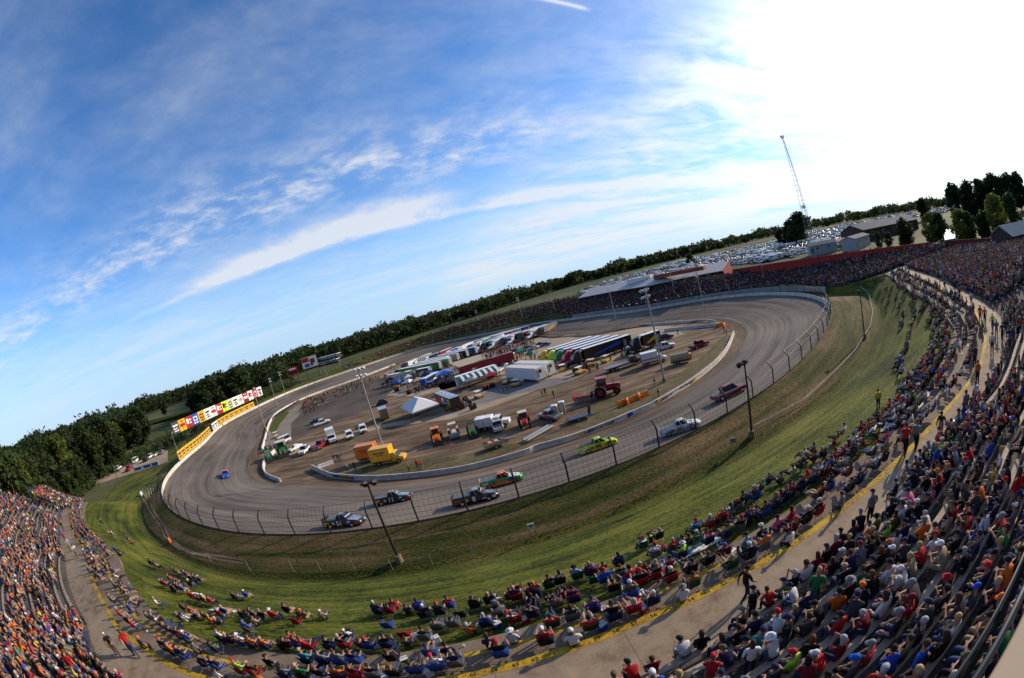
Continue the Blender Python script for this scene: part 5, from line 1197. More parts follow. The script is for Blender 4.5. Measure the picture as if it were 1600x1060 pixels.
o = tractor('backhoe', 'orange backhoe loader facing the infield grass', (683, 676), (686, 706), ORANGE, None, 1.05, 'front', cab=True, rim=BLACK, cat='backhoe'); MB().tube([(0, -1.6, 1.0), (0, -2.3, 2.9), (0, -1.5, 3.4)], .14, ORANGE, 6).build('boom', o)
tractor('road_roller', 'grey road roller with a cream canopy between orange backhoe and green tractor', (709, 672), (713, 693), CREAM, CREAM, 1.0, None, True, False, cat='road roller')
tractor('tractor', 'green tractor with open frame next to the road roller', (738, 670), (742, 690), GREEN, DARKSTEEL, .95, 'front', cab=False)
tractor('tractor', 'red tractor with a pale roof towing a drag roller', (818, 656), (824, 677), RED, CREAM, 1.05, rim=RED)
m, rz = place((826, 688), (856, 671), 0); o = thing('drag_roller', 'pale ridged drag roller lying behind the red tractor', 'roller', m, rz)
for k in (-.5, .5): MB().tube([(k, -3, .3), (k, 3, .3)], .28, STEEL, 10).build('drum', o)
for y in (-3.1, 3.1): MB().box((0, y, .35), (1.5, .12, .2), CREAM).build('side_frame', o)
o = tractor('tractor', 'big dark red articulated tractor on the infield grass', (925, 622), (972, 612), MAROON, None, 1.42, twin=True, rim=MAROON)
m, rz = place((908, 634), (918, 620), 0); o = thing('disc_harrow', 'red disc harrow behind the big dark red tractor', 'harrow', m, rz)
for k in range(6): MB().tube([(-1.8 + .72 * k, -.05, .5), (-1.8 + .72 * k, .05, .5)], .45, STEEL, 12).build('disc', o)
MB().box((0, 0, .95), (4.4, .25, .25), RED).build('tool_bar', o); MB().box((0, .9, 1.0), (.3, 1.8, .25), RED).build('drawbar', o)
for x in (-1.8, 1.8): MB().box((x, 0, 1.3), (.12, 1.4, .9), RED).build('wing_frame', o)
o = tractor('sweeper', 'large green and pale sweeper machine by the hooked wall', (440, 700), (448, 723), GREEN, CREAM, 1.35, 'front', cab=True, cat='sweeper'); MB().box((0, -1.2, 2.0), (2.2, 1.8, 1.2), CREAM).build('hopper', o)
tractor('tractor', 'green tractor tucked inside the hooked white wall', (419, 712), (425, 728), GREEN, GREEN, .95, 'front', cab=False)
m = at(417, 705); o = thing('mower', 'green mower at the tip of the left infield wall', 'mower', m, .4); MB().loft([ring(-1.2, .8, .3, .9), ring(1.2, .75, .3, .8)], GREEN).build('deck', o); MB().box((0, -.3, 1.1), (.5, .5, .5), BLACK).build('seat', o)
for y in (-.9, .9):
    for sg in (-1, 1): wheel(o, sg * .7, y, .3, .2)
m, rz = place((763, 703), (790, 694), 0); o = thing('utility_trailer', 'low brown trailer with tools behind the white pickup', 'trailer', m, rz)
MB().box((0, 0, .65), (1.9, 4.2, .15), WOOD).build('deck', o); MB().tube([(0, 2.1, .6), (0, 3.4, .5)], .06, DARKSTEEL, 6).build('drawbar', o)
for sg in (-1, 1): wheel(o, sg * .98, -.3, .35, .22); MB().box((sg * .93, 0, .95), (.05, 4.1, .5), WOOD).build('side_board', o)
for k in range(3): MB().box((0, 1.2 - 1.1 * k, .95), (1.2, .7, .5), [DARKGREY, TAN, ORANGE][k]).build('load', o, bevel=.05)
m, rz = place((926, 650), (886, 662), 0); o = thing('utility_trailer', 'black flat trailer with a spike harrow beside the silver pickup', 'trailer', m, rz)
MB().box((0, 0, .6), (1.9, 4.6, .15), BLACK).build('deck', o)
for sg in (-1, 1): wheel(o, sg * .98, .3, .35, .22)
for k in range(7): MB().tube([(-.8 + .27 * k, -1.8, .6), (-.8 + .27 * k, -2.1, 2.0)], .05, DARKSTEEL, 5).build('tine', o)
for k, (x, y, lb) in enumerate(((869, 652, 'grey portable toilet with a pale roof, left of two'), (880, 646, 'grey portable toilet with a pale roof, right of two'))):
    o = thing('portable_toilet', lb, 'portable toilet', at(x, y), R(-10)); MB().box((0, 0, 1.1), (1.15, 1.15, 2.1), GREY).build('cabin', o, bevel=.03)
    MB().loft([[(-.62, -.62, 2.15), (.62, -.62, 2.15), (.62, .62, 2.15), (-.62, .62, 2.15)], [(-.45, -.45, 2.38), (.45, -.45, 2.38), (.45, .45, 2.38), (-.45, .45, 2.38)]], WHITE).build('roof', o); MB().box((0, -.59, 1.05), (.75, .04, 1.85), SILVER).build('door', o)
m, rz = place((1048, 571), (1080, 564), 0); o = thing('tank_trailer', 'tan cylindrical tank trailer with an orange front right of the ambulance', 'tank trailer', m, rz)
MB().tube([(0, -2.2, 1.4), (0, 2.0, 1.4)], .95, TAN, 18).build('tank', o, smooth=False); MB().box((0, 2.4, 1.2), (1.5, .5, 1.2), ORANGE).build('pump_box', o); MB().box((0, 0, .5), (1.5, 4.6, .2), DARKSTEEL).build('chassis', o)
for sg in (-1, 1): wheel(o, sg * .95, -.6, .42, .28); MB().tube([(-.96, sg * 1.2, 1.4), (-.5, sg * 1.2, 2.22), (.5, sg * 1.2, 2.22), (.96, sg * 1.2, 1.4)], .04, STEEL, 5).build('strap', o)
for k, (x, y) in enumerate(((972, 634), (981, 631), (990, 627), (999, 623), (1008, 620))):
    lb = ['leftmost orange water barrier on the rubble verge', 'orange water barrier second from left on the rubble verge', 'middle orange water barrier on the rubble verge', 'orange water barrier fourth from left on the verge', 'rightmost orange water barrier, beside a striped post'][k]
    o = MB().loft([[(-.9, -.3, 0), (.9, -.3, 0), (.9, .3, 0), (-.9, .3, 0)], [(-.85, -.25, .4), (.85, -.25, .4), (.85, .25, .4), (-.85, .25, .4)], [(-.8, -.1, 1.05), (.8, -.1, 1.05), (.8, .1, 1.05), (-.8, .1, 1.05)]], ORANGE).build('water_barrier', None, at(x, y), R(20 + 50 * (k % 2)), bevel=.04)
    tag(o, lb, 'barrier', 'orange water barriers')
for k, (x, y) in enumerate(((1122, 512), (1127, 510), (1132, 511))):
    o = MB().loft([[(-.9, -.3, 0), (.9, -.3, 0), (.9, .3, 0), (-.9, .3, 0)], [(-.8, -.1, 1.1), (.8, -.1, 1.1), (.8, .1, 1.1), (-.8, .1, 1.1)]], ORANGE).build('crash_barrel', None, at(x, y), R(-20 + 30 * k), bevel=.04)
    tag(o, 'orange crash cushion at the end of the white pit barrier', 'barrier', 'crash cushions at the pit exit')
o = thing('utility_cart', 'yellow and white utility cart inside the far left infield wall', 'cart', at(432, 684), R(30)); MB().box((0, 0, .55), (1.5, 2.6, .5), YELLOW).build('body', o, bevel=.06); MB().box((0, -.2, 1.85), (1.5, 2.0, .08), WHITE).build('roof', o)
for x in (-.7, .7):
    for y in (-1.1, .75): MB().tube([(x, y, .7), (x, y, 1.85)], .035, BLACK, 5).build('roof_post', o); wheel(o, x, y, .3, .2)
for x, y in ((620, 606), (634, 600), (676, 604), (700, 588), (736, 598), (790, 600), (806, 604), (838, 578), (880, 580), (907, 584), (925, 572), (948, 566), (985, 552), (1012, 530), (705, 640), (748, 622)): copy_tree(o, at(x, y), nrg.uniform(0, 6), 'yellow and white utility cart among the haulers in the pit')['group'] = 'utility carts in the pit'
# pit equipment in the left corner: dark small bikes and carts in a row
for k in range(9):
    P = at(424 + 5.2 * k, 655 - 3.4 * k); P += Vector((.9, -1.6, 0)); o = thing('quad_bike', 'dark quad bike in the row along the far left infield wall', 'quad bike', P, R(-60), 'quad bikes along the left infield wall')
    MB().loft([ring(-.8, .35, .45, .85), ring(.2, .3, .45, .8), ring(.9, .4, .5, .95)], DARKGREY if k % 3 else BLUE).build('body', o); MB().tube([(-.4, .5, 1.1), (.4, .5, 1.1)], .03, BLACK, 5).build('handlebar', o)
    for x in (-.42, .42):
        for y in (-.6, .65): wheel(o, x, y, .3, .24)
# ------------------------------------------------------------------ the 300 people who show largest, each a thing; all others one crowd
vis = [p for p in PEOPLE if p['in'] and not (p['px'][0] > 1480 and p['px'][1] > 1000 and p['d'] < 5)]
vis = [p for p in vis if p['d'] > 4.0]
vis.sort(key=lambda p: p['d'])
big = vis[:300]; bigid = set(id(p) for p in big)
rest = [p for p in PEOPLE if id(p) not in bigid and p['d'] > 3.5]
PW = {'sit': 'sitting upright', 'lean': 'leaning forward', 'arms': 'arms folded', 'film': 'hands raised', 'chair': 'in a folding chair', 'lounge': 'lying back in a chair', 'ground': 'sitting low', 'stand': 'standing', 'walk': 'walking', 'cross': 'standing, arms folded'}
def topword(p): return {'cap': p['topc'] + ' cap', 'hat': p['topc'] + ' brimmed hat', 'short': 'short ' + p['topc'] + ' hair', 'long': 'long ' + p['topc'] + ' hair'}[p['top']]
used = {}
def lab(p):
    where = p['where']
    pr = 'on' if not where.startswith('in ') else ''
    hd_ = 'person in %s, %s, ' % (p['shirt'], topword(p)); base = hd_ + '%s, %s' % (PW[p['pose']], where)
    alts = [base]
    nb = sorted((q for q in vis[:700] if q is not p and (q['pos'] - p['pos']).length < 1.6), key=lambda q: (q['pos'] - p['pos']).length)
    for q in nb[:5]: alts.append(hd_ + '%s, near %s shirt' % (where, q['shirt']))
    for q in nb[:5]: alts.append(hd_ + '%s, near %s' % (where, topword(q)))
    alts.append(hd_ + '%s, %s' % (p['pants'], where))
    for a in alts:
        a = ' '.join(a.split()[:16])
        if a not in used: used[a] = 1; return a
    return a
def set_props(o, p):
    o['shirt'] = CLOTH[p['shirt']]; o['pants'] = PANT[p['pants']]; o['skin'] = p['skin']
for p in big:
    sh = 'shorts' in p['pants']
    o = link('person', BODY[(p['pose'], sh)], None, p['pos'], p['ang']); o.scale = (p['sc'] * p['fat'], p['sc'] * (1 + (p['fat'] - 1) * .5), p['sc'])
    set_props(o, p); tag(o, lab(p), 'person', 'spectators close to the camera')
    h = link('cap' if p['top'] == 'cap' else 'hat' if p['top'] == 'hat' else 'hair', TOPS[(p['pose'], p['top'])], o)
    h['top'] = CLOTH[p['topc']] if p['top'] in ('cap', 'hat') else HAIRC[p['topc']]
# camp chairs: those near enough to show are things, made of seat, back, arms and crossed legs
CH_COL = {'dark blue': (.012, .02, .08), 'red': (.3, .012, .015), 'black': (.012, .012, .013), 'green': (.012, .07, .03), 'grey': (.12, .12, .13), 'royal blue': (.02, .06, .33), 'maroon': (.12, .01, .02)}
CCLOTH = attr_mat('chair_cloth', 'cloth', 0.85, 'OBJECT')
def chair_parts():
    f = MB()
    for sx_ in (-1, 1):
        f.tube([(sx_ * .27, -.24, .02), (sx_ * .27, .24, .40)], .011, STEEL, 5); f.tube([(sx_ * .27, .24, .02), (sx_ * .27, -.24, .40)], .011, STEEL, 5)
        f.tube([(sx_ * .27, -.22, .38), (sx_ * .28, -.36, .92)], .011, STEEL, 5); f.tube([(sx_ * .29, .24, .38), (sx_ * .29, .24, .6)], .011, STEEL, 5)
    f.tube([(-.27, .24, .02), (.27, .24, .4)], .01, STEEL, 5); f.tube([(.27, .24, .02), (-.27, .24, .4)], .01, STEEL, 5)
    f.tube([(-.27, -.24, .02), (.27, -.24, .4)], .01, STEEL, 5); f.tube([(.27, -.24, .02), (-.27, -.24, .4)], .01, STEEL, 5)
    s = MB().loft([[(x, y, .40 - .05 * (1 - (x / .27) ** 2) + d) for x in (-.27, -.14, 0, .14, .27)] + [(x, y, .388 - .05 * (1 - (x / .27) ** 2) + d) for x in (.27, .14, 0, -.14, -.27)] for y, d in ((-.25, 0), (0, -.015), (.25, .01))], CCLOTH)
    b = MB().loft([[(x, -.23 - z * .25 - .06 * (1 - (x / .27) ** 2), .4 + z) for x in (-.27, -.14, 0, .14, .27)] + [(x, -.245 - z * .25 - .06 * (1 - (x / .27) ** 2), .4 + z) for x in (.27, .14, 0, -.14, -.27)] for z in (0, .26, .52)], CCLOTH)
    a = [MB().box((sx_ * .29, -.02, .61), (.06, .52, .025), CCLOTH).mesh('armrest') for sx_ in (-1, 1)]
    return f.mesh('frame'), s.mesh('seat', True), b.mesh('backrest', True), a[0], a[1]
CP = chair_parts()
CHAIRS = [c for c in CHAIRS]
extra = [(1028, 868, 'red'), (598, 958, 'dark blue'), (612, 985, 'royal blue'), (640, 1000, 'red'), (810, 928, 'maroon'), (900, 945, 'dark blue'), (470, 978, 'red'), (725, 968, 'black'), (668, 968, 'black'), (930, 915, 'green')]
for x, y, c in extra:
    P = on_ground(x, y); t, r = polar(P.x, P.y); CHAIRS.append((pt(t, r - float(r_out(t))), face_dir(t), c))
def chd(c): return (Vector(c[0]) - Vector((0, 0, EYE))).length
chv = sorted((c for c in CHAIRS if -5 < seen(c[0])[0] < 1605 and seen(c[0])[1] < 1065), key=chd)
usedc = {}
cloths = MB()
for i, c in enumerate(chv[:160]):
    cn = c[2] if len(c) > 2 else list(CH_COL)[nrg.choice(7, p=[.28, .16, .2, .12, .1, .09, .05])]
    nb = min(vis[:1500], key=lambda p: (p['pos'] - Vector(c[0])).length)
    t, r = polar(c[0][0], c[0][1]); side = 'left' if t < -100 else 'right' if t > -72 else 'middle'
    if len(c) > 2: L = 'empty %s folding chair with crossed legs on the grass bank' % cn
    else:
        L = '%s folding chair under %s shirt and %s' % (cn, nb['shirt'], topword(nb))
        if L in usedc: L = '%s folding chair under %s shirt, %s and %s' % (cn, nb['shirt'], topword(nb), nb['pants'])
        if L in usedc: L = L + ' at the ' + side
    usedc[L] = 1
    o = thing('camp_chair', L, 'folding chair', c[0], c[1], 'folding chairs of the spectators')
    for nm, me in zip(('frame', 'seat', 'backrest', 'armrest', 'armrest'), CP):
        q = link(nm, me, o); q['cloth'] = CH_COL[cn]
# the merged crowd
def lo_arrays(me):
    v = np.empty(len(me.vertices) * 3, np.float32); me.vertices.foreach_get('co', v); v = v.reshape(-1, 3)
    ls = np.empty(len(me.polygons), np.int32); lt = np.empty(len(me.polygons), np.int32); me.polygons.foreach_get('loop_start', ls); me.polygons.foreach_get('loop_total', lt)
    lv = np.empty(len(me.loops), np.int32); me.loops.foreach_get('vertex_index', lv); ms = np.empty(len(me.polygons), np.int32); me.polygons.foreach_get('material_index', ms)
    vs_ = np.zeros(len(v), np.int32)
    for a, b, m_ in zip(ls, lt, ms): vs_[lv[a:a + b]] = m_
    return v, lt, lv, vs_
def simple_person(kind):
    """far figure: tapered torso, head, thighs, shins and arms"""
    J = pose_joints(kind); b = MB(); m_ = [SHIRT, PANTS, SKIN, SHOE, TOP]
    def seg(a, c, r0, r1, mm, n=5): b.tube([tuple(a), tuple(c)], [r0, r1], mm, n)
    b.tube([tuple(J['pel']), tuple(J['che']), tuple(J['nec'] - J['_hd'] * .03)], [.15, .18, .09], SHIRT, 6)
    b.tube([tuple(J['h0'] - J['_hd'] * .06), tuple(J['h1'] - J['_hd'] * .01), tuple(J['h1'] + J['_hd'] * .03)], [.05, .095, .09], SKIN, 6)
    b.tube([tuple(J['h1'] + J['_hd'] * .03), tuple(J['h2']), tuple(J['h2'] + J['_hd'] * .045)], [.105, .09, .03], TOP, 6)
    for s in 'LR':
        seg(J['hip' + s], J['kne' + s], .09, .07, PANTS); seg(J['kne' + s], J['ank' + s] - V3(0, 0, .05), .065, .05, PANTS)
        seg(J['sho' + s], J['elb' + s], .06, .05, SHIRT); seg(J['elb' + s], J['wri' + s], .045, .035, SKIN)
    for q in m_: b.mi(q)
    me = b.mesh('far'); order = [m_.index(x) for x in b.mats]
    v, lt, lv, vs_ = lo_arrays(me); bpy.data.meshes.remove(me)
    return v, lt, lv, np.array(order)[vs_]
LO = {}
for k, me in BODYLO.items():
    v, lt, lv, vs_ = lo_arrays(me)
    for tk in ('cap', 'hat', 'short', 'long'):
        v2, lt2, lv2, _ = lo_arrays(TOPS[(k[0], tk)])
        LO[(k, tk)] = (np.concatenate([v, v2]), np.concatenate([lt, lt2]), np.concatenate([lv, lv2 + len(v)]), np.concatenate([vs_, np.full(len(v2), 4)]))
FARK = {k: simple_person(k) for k in ('sit', 'stand', 'ground', 'lean')}
VV, LT_, LV_, CCL = [], [], [], []; base = 0
def push(arr, pos, ang, sc, cols):
    global base
    v, lt, lv, sl_ = arr; c, s = math.cos(ang), math.sin(ang)
    Rm = np.array([[c, -s, 0], [s, c, 0], [0, 0, 1]], np.float32) * sc
    VV.append(v @ Rm.T + np.array(pos, np.float32)); LT_.append(lt); LV_.append(lv + base); CCL.append(np.array(cols, np.float32)[sl_]); base += len(v)
for p in rest:
    tc_ = CLOTH[p['topc']] if p['top'] in ('cap', 'hat') else HAIRC[p['topc']]
    sh = 'shorts' in p['pants']; cols = [CLOTH[p['shirt']], PANT[p['pants']], p['skin'], (.06, .05, .05), tc_]
    if p['d'] < 62: arr = LO[((p['pose'], sh), p['top'])]
    else: arr = FARK[{'stand': 'stand', 'walk': 'stand', 'cross': 'stand', 'ground': 'ground', 'lean': 'lean'}.get(p['pose'], 'sit')]
    z = 0 if p['d'] < 62 or p['pose'] not in ('chair', 'lounge') else .42
    push(arr, p['pos'] + Vector((0, 0, z)), p['ang'], p['sc'], cols)
def rc():
    tk = nrg.random()
    return [tuple(c * .75 for c in CLOTH[CN[nrg.choice(len(CN), p=CW_)]]), PANT[PN[nrg.integers(6)]], SKINS[nrg.integers(4)], (.06, .05, .05), CLOTH[CAPN[nrg.choice(10, p=CAPW)]] if tk < .5 else list(HAIRC.values())[nrg.integers(5)]]
for P, a in FAR: push(FARK['sit' if nrg.random() < .8 else 'stand'], P - Vector((0, 0, .0 if True else 0)), a + nrg.normal(0, .3), 1.0, rc())
for P in INF: push(FARK['stand'], P, nrg.uniform(0, 6.28), float(nrg.normal(1, .05)), rc())
VV = np.concatenate(VV); LT_ = np.concatenate(LT_); LV_ = np.concatenate(LV_); CCL = np.concatenate(CCL)
me = bpy.data.meshes.new('crowd'); me.vertices.add(len(VV)); me.vertices.foreach_set('co', VV.astype(np.float32).ravel())
me.loops.add(len(LV_)); me.loops.foreach_set('vertex_index', LV_.astype(np.int32)); me.polygons.add(len(LT_))
me.polygons.foreach_set('loop_start', np.concatenate([[0], np.cumsum(LT_)[:-1]]).astype(np.int32)); me.polygons.foreach_set('loop_total', LT_.astype(np.int32))
me.update(calc_edges=True); me.validate()
ca = me.color_attributes.new('Col', 'FLOAT_COLOR', 'POINT'); ca.data.foreach_set('color', np.concatenate([CCL, np.ones((len(CCL), 1), np.float32)], 1).ravel())
me.materials.append(attr_mat('crowd_cloth', 'Col', 0.85))
tag(link('crowd', me), 'dense crowd of seated and standing spectators round the whole track', 'crowd', None, 'stuff')
print('PEOPLE', len(PEOPLE), 'far', len(FAR), 'verts', len(VV), 'big max d', big[-1]['d'], 'chairs', len(chv))
# ------------------------------------------------------------------ bleachers: one thing per block, every bench a part
def bleacher(t0, t1, n, pitch, name, label, rot=0):
    o = thing(name, label, 'bleachers', (0, 0, 0), 0, 'bleacher blocks above the walkway')
    sup = MB()
    for row in range(n):
        b = MB(); fb = MB(); seg = []
        for t in steps(t0, t1, .5):
            of = float(C4(t)) + .75 + pitch * row
            if of < prof(t)[0][8] - .3 and not AISLE(t, of): seg.append((t, of))
            elif seg: break
        if len(seg) < 2: continue
        ring = []; ring2 = []
        for t, of in seg:
            z = seat_z(t, of, row)
            a_, c_ = pt(t, of - .13, z), pt(t, of + .13, z)
            ring.append([a_ + Vector((0, 0, -.0)), c_, c_ - Vector((0, 0, .05)), a_ - Vector((0, 0, .05))])
        b.loft(ring, WOOD)
        for k in range(0, len(seg), 4):
            t, of = seg[k]; z = seat_z(t, of, row); p = pt(t, of, z - .05)
            sup.tube([p, p - Vector((0, 0, .55))], .03, GALV, 5)
        q = b.build('bench', o)
    sup.build('support_frame', o)['kind'] = 'stuff'
    return o
blk = bleacher(-97, -66, 26, .84, 'bleacher', 'near block of weathered wooden benches above the broad walkway')
bleacher(-66, -33.5, 38, .84, 'bleacher', 'packed right block of benches rising towards the red fence')
bleacher(-127, -97, 22, .92, 'bleacher', 'left block of wooden benches full of sunlit spectators')
# painted numbers on the yellow edge and on bench tops
kn = thing('kerb_number', 'row of black seat numbers painted along the yellow walkway edge', 'numbers', (0, 0, 0))
i = 47
for x, y in ((1240, 843), (1222, 855), (1196, 870), (1164, 888), (1141, 898), (1122, 911), (1094, 923), (1071, 935), (1044, 949), (1016, 960), (988, 974), (960, 985), (931, 996), (901, 1008), (869, 1017), (836, 1027), (806, 1034), (773, 1044), (741, 1051), (713, 1056)):
    P = on_ground(x, y); t, r = polar(P.x, P.y); o_ = float(C3(t)) + .17; q = pt(t, o_, float(ZW(t)) + .012)
    M4 = Matrix.Translation(q) @ Matrix.Rotation(face_dir(t), 4, 'Z')
    text(str(i), .26, BLACK, kn, M4, 'painted_number', .002); i += 1
bn = thing('bench_number', 'pale row numbers painted on the near bench tops', 'numbers', (0, 0, 0))
for row, t in ((3, -76.5), (5, -75), (6, -78.5), (8, -77), (9, -79), (10, -80), (4, -73)):
    o_ = float(C4(t)) + .75 + .84 * row; q = pt(t, o_, seat_z(t, o_, row) + .004)
    text(str(row + 6), .2, WHITE, bn, Matrix.Translation(q) @ Matrix.Rotation(face_dir(t), 4, 'Z'), 'painted_number', .002)

# coolers, bags and cups by the seats
CPB = {'blue': BLUE, 'red': RED, 'white': WHITE, 'green': GREEN}
for k, c in enumerate(chv[2:62:3]):
    cn = list(CPB)[k % 4]; t, r = polar(c[0][0] , c[0][1]); oo = r - float(r_out(t)); q = pt(t + math.degrees(.42 / r), oo + .1)
    if abs(oo - float(C2(t))) < 6 and oo > float(C2(t)): q.z = c[0][2]
    nb = min(vis[:1500], key=lambda p: (p['pos'] - Vector(q)).length)
    o = thing('cooler', '%s drinks cooler beside %s shirt and %s' % (cn, nb['shirt'], topword(nb)), 'cooler', q, c[1] + .4, 'drinks coolers by the seats')
    MB().box((0, 0, .16), (.34, .24, .32), CPB[cn]).build('body', o, bevel=.02); MB().box((0, 0, .345), (.36, .26, .05), WHITE).build('lid', o); MB().tube([(-.18, 0, .3), (-.18, 0, .42), (.18, 0, .42), (.18, 0, .3)], .012, DARKGREY, 5).build('handle', o)
cupm = MB().tube([(0, 0, 0), (0, 0, .12)], [.03, .042], WHITE, 8).mesh('cup')
for k in range(60):
    t = -100 + 40 * nrg.random(); q = pt(t, float(C2(t)) + .12 + .25 * nrg.random(), float(ZW(t)) - .94) if k % 2 else pt(t, mid_off(t) + .1 + .5 * nrg.random(), float(ZW(t)) - .44)
    tag(link('cup', cupm, None, q, 0, (1.57 * (k % 3 == 0), 0, nrg.uniform(0, 6))), 'white paper cup left on the concrete ledges below the walkway', 'cup', 'paper cups on the ledges')
# ------------------------------------------------------------------ land beyond the stands
def land_z(x, y):
    t, r = polar(x, y); a, b = prof(t); o = r - float(r_out(t))
    if o <= a[11]: return ground_z(x, y)
    d = o - a[11]; az = math.degrees(math.atan2(x, y)); ds = [0, 250, 500, 1000, 2500]; zs = [b[11]]
    for q in ds[1:]:
        hill = 3.0 * math.exp(-((az + 75) / 22) ** 2) * min(1, q / 250) if q <= 1000 else 4
        zs.append(b[11] * .5 + min(1, q / 250) * float(np.interp(az, [-10, 12], [3, 7.5])) + hill)
    return float(np.interp(d, ds, zs))
def on_land(px_, py_):
    d = ray(px_, py_); p = Vector((0, 0, EYE)); s = 20.0
    while s < 2500:
        q = p + d * s
        if q.z <= land_z(q.x, q.y): return Vector((q.x, q.y, land_z(q.x, q.y)))
        s *= 1.01
    return p + d * 2500
# ------------------------------------------------------------------ trees
BARK = mat('bark', (.06, .045, .03), .9, 0, .3, 4)
def leafmat(name, c1, c2):
    m = bpy.data.materials.new(name); m.use_nodes = True; nt = m.node_tree; b = nt.nodes['Principled BSDF']; b.inputs['Roughness'].default_value = .7; b.inputs['Specular IOR Level'].default_value = .25
    g = nt.nodes.new('ShaderNodeNewGeometry'); oi = nt.nodes.new('ShaderNodeObjectInfo'); ad = nt.nodes.new('ShaderNodeMath'); ad.operation = 'ADD'
    k = nt.nodes.new('ShaderNodeMath'); k.operation = 'MULTIPLY'; k.inputs[1].default_value = .6
    nt.links.new(g.outputs['Random Per Island'], k.inputs[0]); k2 = nt.nodes.new('ShaderNodeMath'); k2.operation = 'MULTIPLY'; k2.inputs[1].default_value = .4; nt.links.new(oi.outputs['Random'], k2.inputs[0])
    nt.links.new(k.outputs[0], ad.inputs[0]); nt.links.new(k2.outputs[0], ad.inputs[1])
    mx = nt.nodes.new('ShaderNodeMix'); mx.data_type = 'RGBA'; nt.links.new(ad.outputs[0], mx.inputs[0]); mx.inputs[6].default_value = (*c1, 1); mx.inputs[7].default_value = (*c2, 1)
    nt.links.new(mx.outputs[2], b.inputs['Base Color'])
    tr = nt.nodes.new('ShaderNodeBsdfTranslucent'); nt.links.new(mx.outputs[2], tr.inputs['Color']); ms = nt.nodes.new('ShaderNodeMixShader'); ms.inputs[0].default_value = .4
    nt.links.new(b.outputs[0], ms.inputs[1]); nt.links.new(tr.outputs[0], ms.inputs[2]); nt.links.new(ms.outputs[0], nt.nodes['Material Output'].inputs[0]); return m
LEAFD = leafmat('leaf_dark', (.014, .029, .008), (.048, .07, .02)); LEAFM = leafmat('leaf_mid', (.03, .052, .012), (.075, .1, .027)); LEAFY = leafmat('leaf_yellow_green', (.06, .085, .012), (.17, .19, .035))
def leaves(cent, rad, n, size, lm, g):
    """leaf-sized quads spread in clumps; returns arrays"""
    c = cent[g.integers(len(cent), size=n)]; k = g.normal(size=(n, 3)); k /= np.linalg.norm(k, axis=1)[:, None]
    p = c + k * rad * (g.random((n, 1)) ** .4)
    a = g.normal(size=(n, 3)); a /= np.linalg.norm(a, axis=1)[:, None]; b = np.cross(a, k + .3 * g.normal(size=(n, 3))); b /= np.linalg.norm(b, axis=1)[:, None] + 1e-6
    s = size * (0.6 + .8 * g.random((n, 1)))
    return np.stack([p - a * s - b * s * .6, p + a * s - b * s * .6, p + a * s + b * s * .6, p - a * s + b * s * .6], 1).reshape(-1, 3)
def quadmesh(name, V, m):
    n = len(V) // 4; me = bpy.data.meshes.new(name); me.vertices.add(len(V)); me.vertices.foreach_set('co', V.astype(np.float32).ravel()); me.loops.add(len(V)); me.loops.foreach_set('vertex_index', np.arange(len(V), dtype=np.int32))
    me.polygons.add(n); me.polygons.foreach_set('loop_start', np.arange(0, len(V), 4, dtype=np.int32)); me.polygons.foreach_set('loop_total', np.full(n, 4, np.int32)); me.update(calc_edges=True); me.materials.append(m); return me
def tree_mesh(h, w, n, size, lm, seed, low=.16, clumps=36):
    g = np.random.default_rng(seed); C_ = []
    for i in range(clumps):
        z = low + (1 - low) * g.random(); env = math.sin(math.pi * min(1, max(.0, ((z - low) / (1 - low)) * .86 + .1))) ** .7
        a = g.random() * 6.283; r = w / 2 * env * (g.random() ** .45) * (.75 + .35 * g.random()); C_.append((r * math.cos(a), r * math.sin(a), z * h * .95))
    C_ = np.array(C_); crown = quadmesh('crown', leaves(C_, w * .2, int(n * 1.7), size * 1.25, lm, g), lm)
    b = MB(); b.tube([(0, 0, -.5), (0.05, 0, h * .25), (-.05, .08, h * .5), (0, 0, h * .8)], [h * .028, h * .02, h * .014, h * .005], BARK, 7)
    for i in range(7):
        c = C_[g.integers(clumps)]; z0 = min(c[2] * .6, h * .5); b.tube([(0, 0, z0), tuple(c * [.55, .55, 1] + [0, 0, -.2]), tuple(c)], [h * .011, h * .007, h * .003], BARK, 5)
    return crown, b.mesh('trunk')
TREES = [tree_mesh(12, 9, 1500, .33, LEAFD, 1), tree_mesh(12, 7.5, 1400, .32, LEAFM, 2), tree_mesh(12, 10, 1600, .34, LEAFD, 3, .12), tree_mesh(12, 8, 1700, .26, LEAFY, 4, .1), tree_mesh(12, 6, 1200, .3, LEAFD, 5, .25), tree_mesh(12, 8.5, 1500, .32, LEAFM, 6, .08)]
TNAME = ['dark broad', 'mid-green slim', 'dark spreading', 'yellow-green rounded', 'dark narrow', 'mid-green bushy']
def tree(k, P, h, label, group, wmul=1.0, name='tree'):
    o = thing(name, label, 'tree', P, nrg.uniform(0, 6.28), group); s = h / 12.0; o.scale = (s * wmul, s * wmul, s)
    link('crown', TREES[k][0], o); link('trunk', TREES[k][1], o); return o
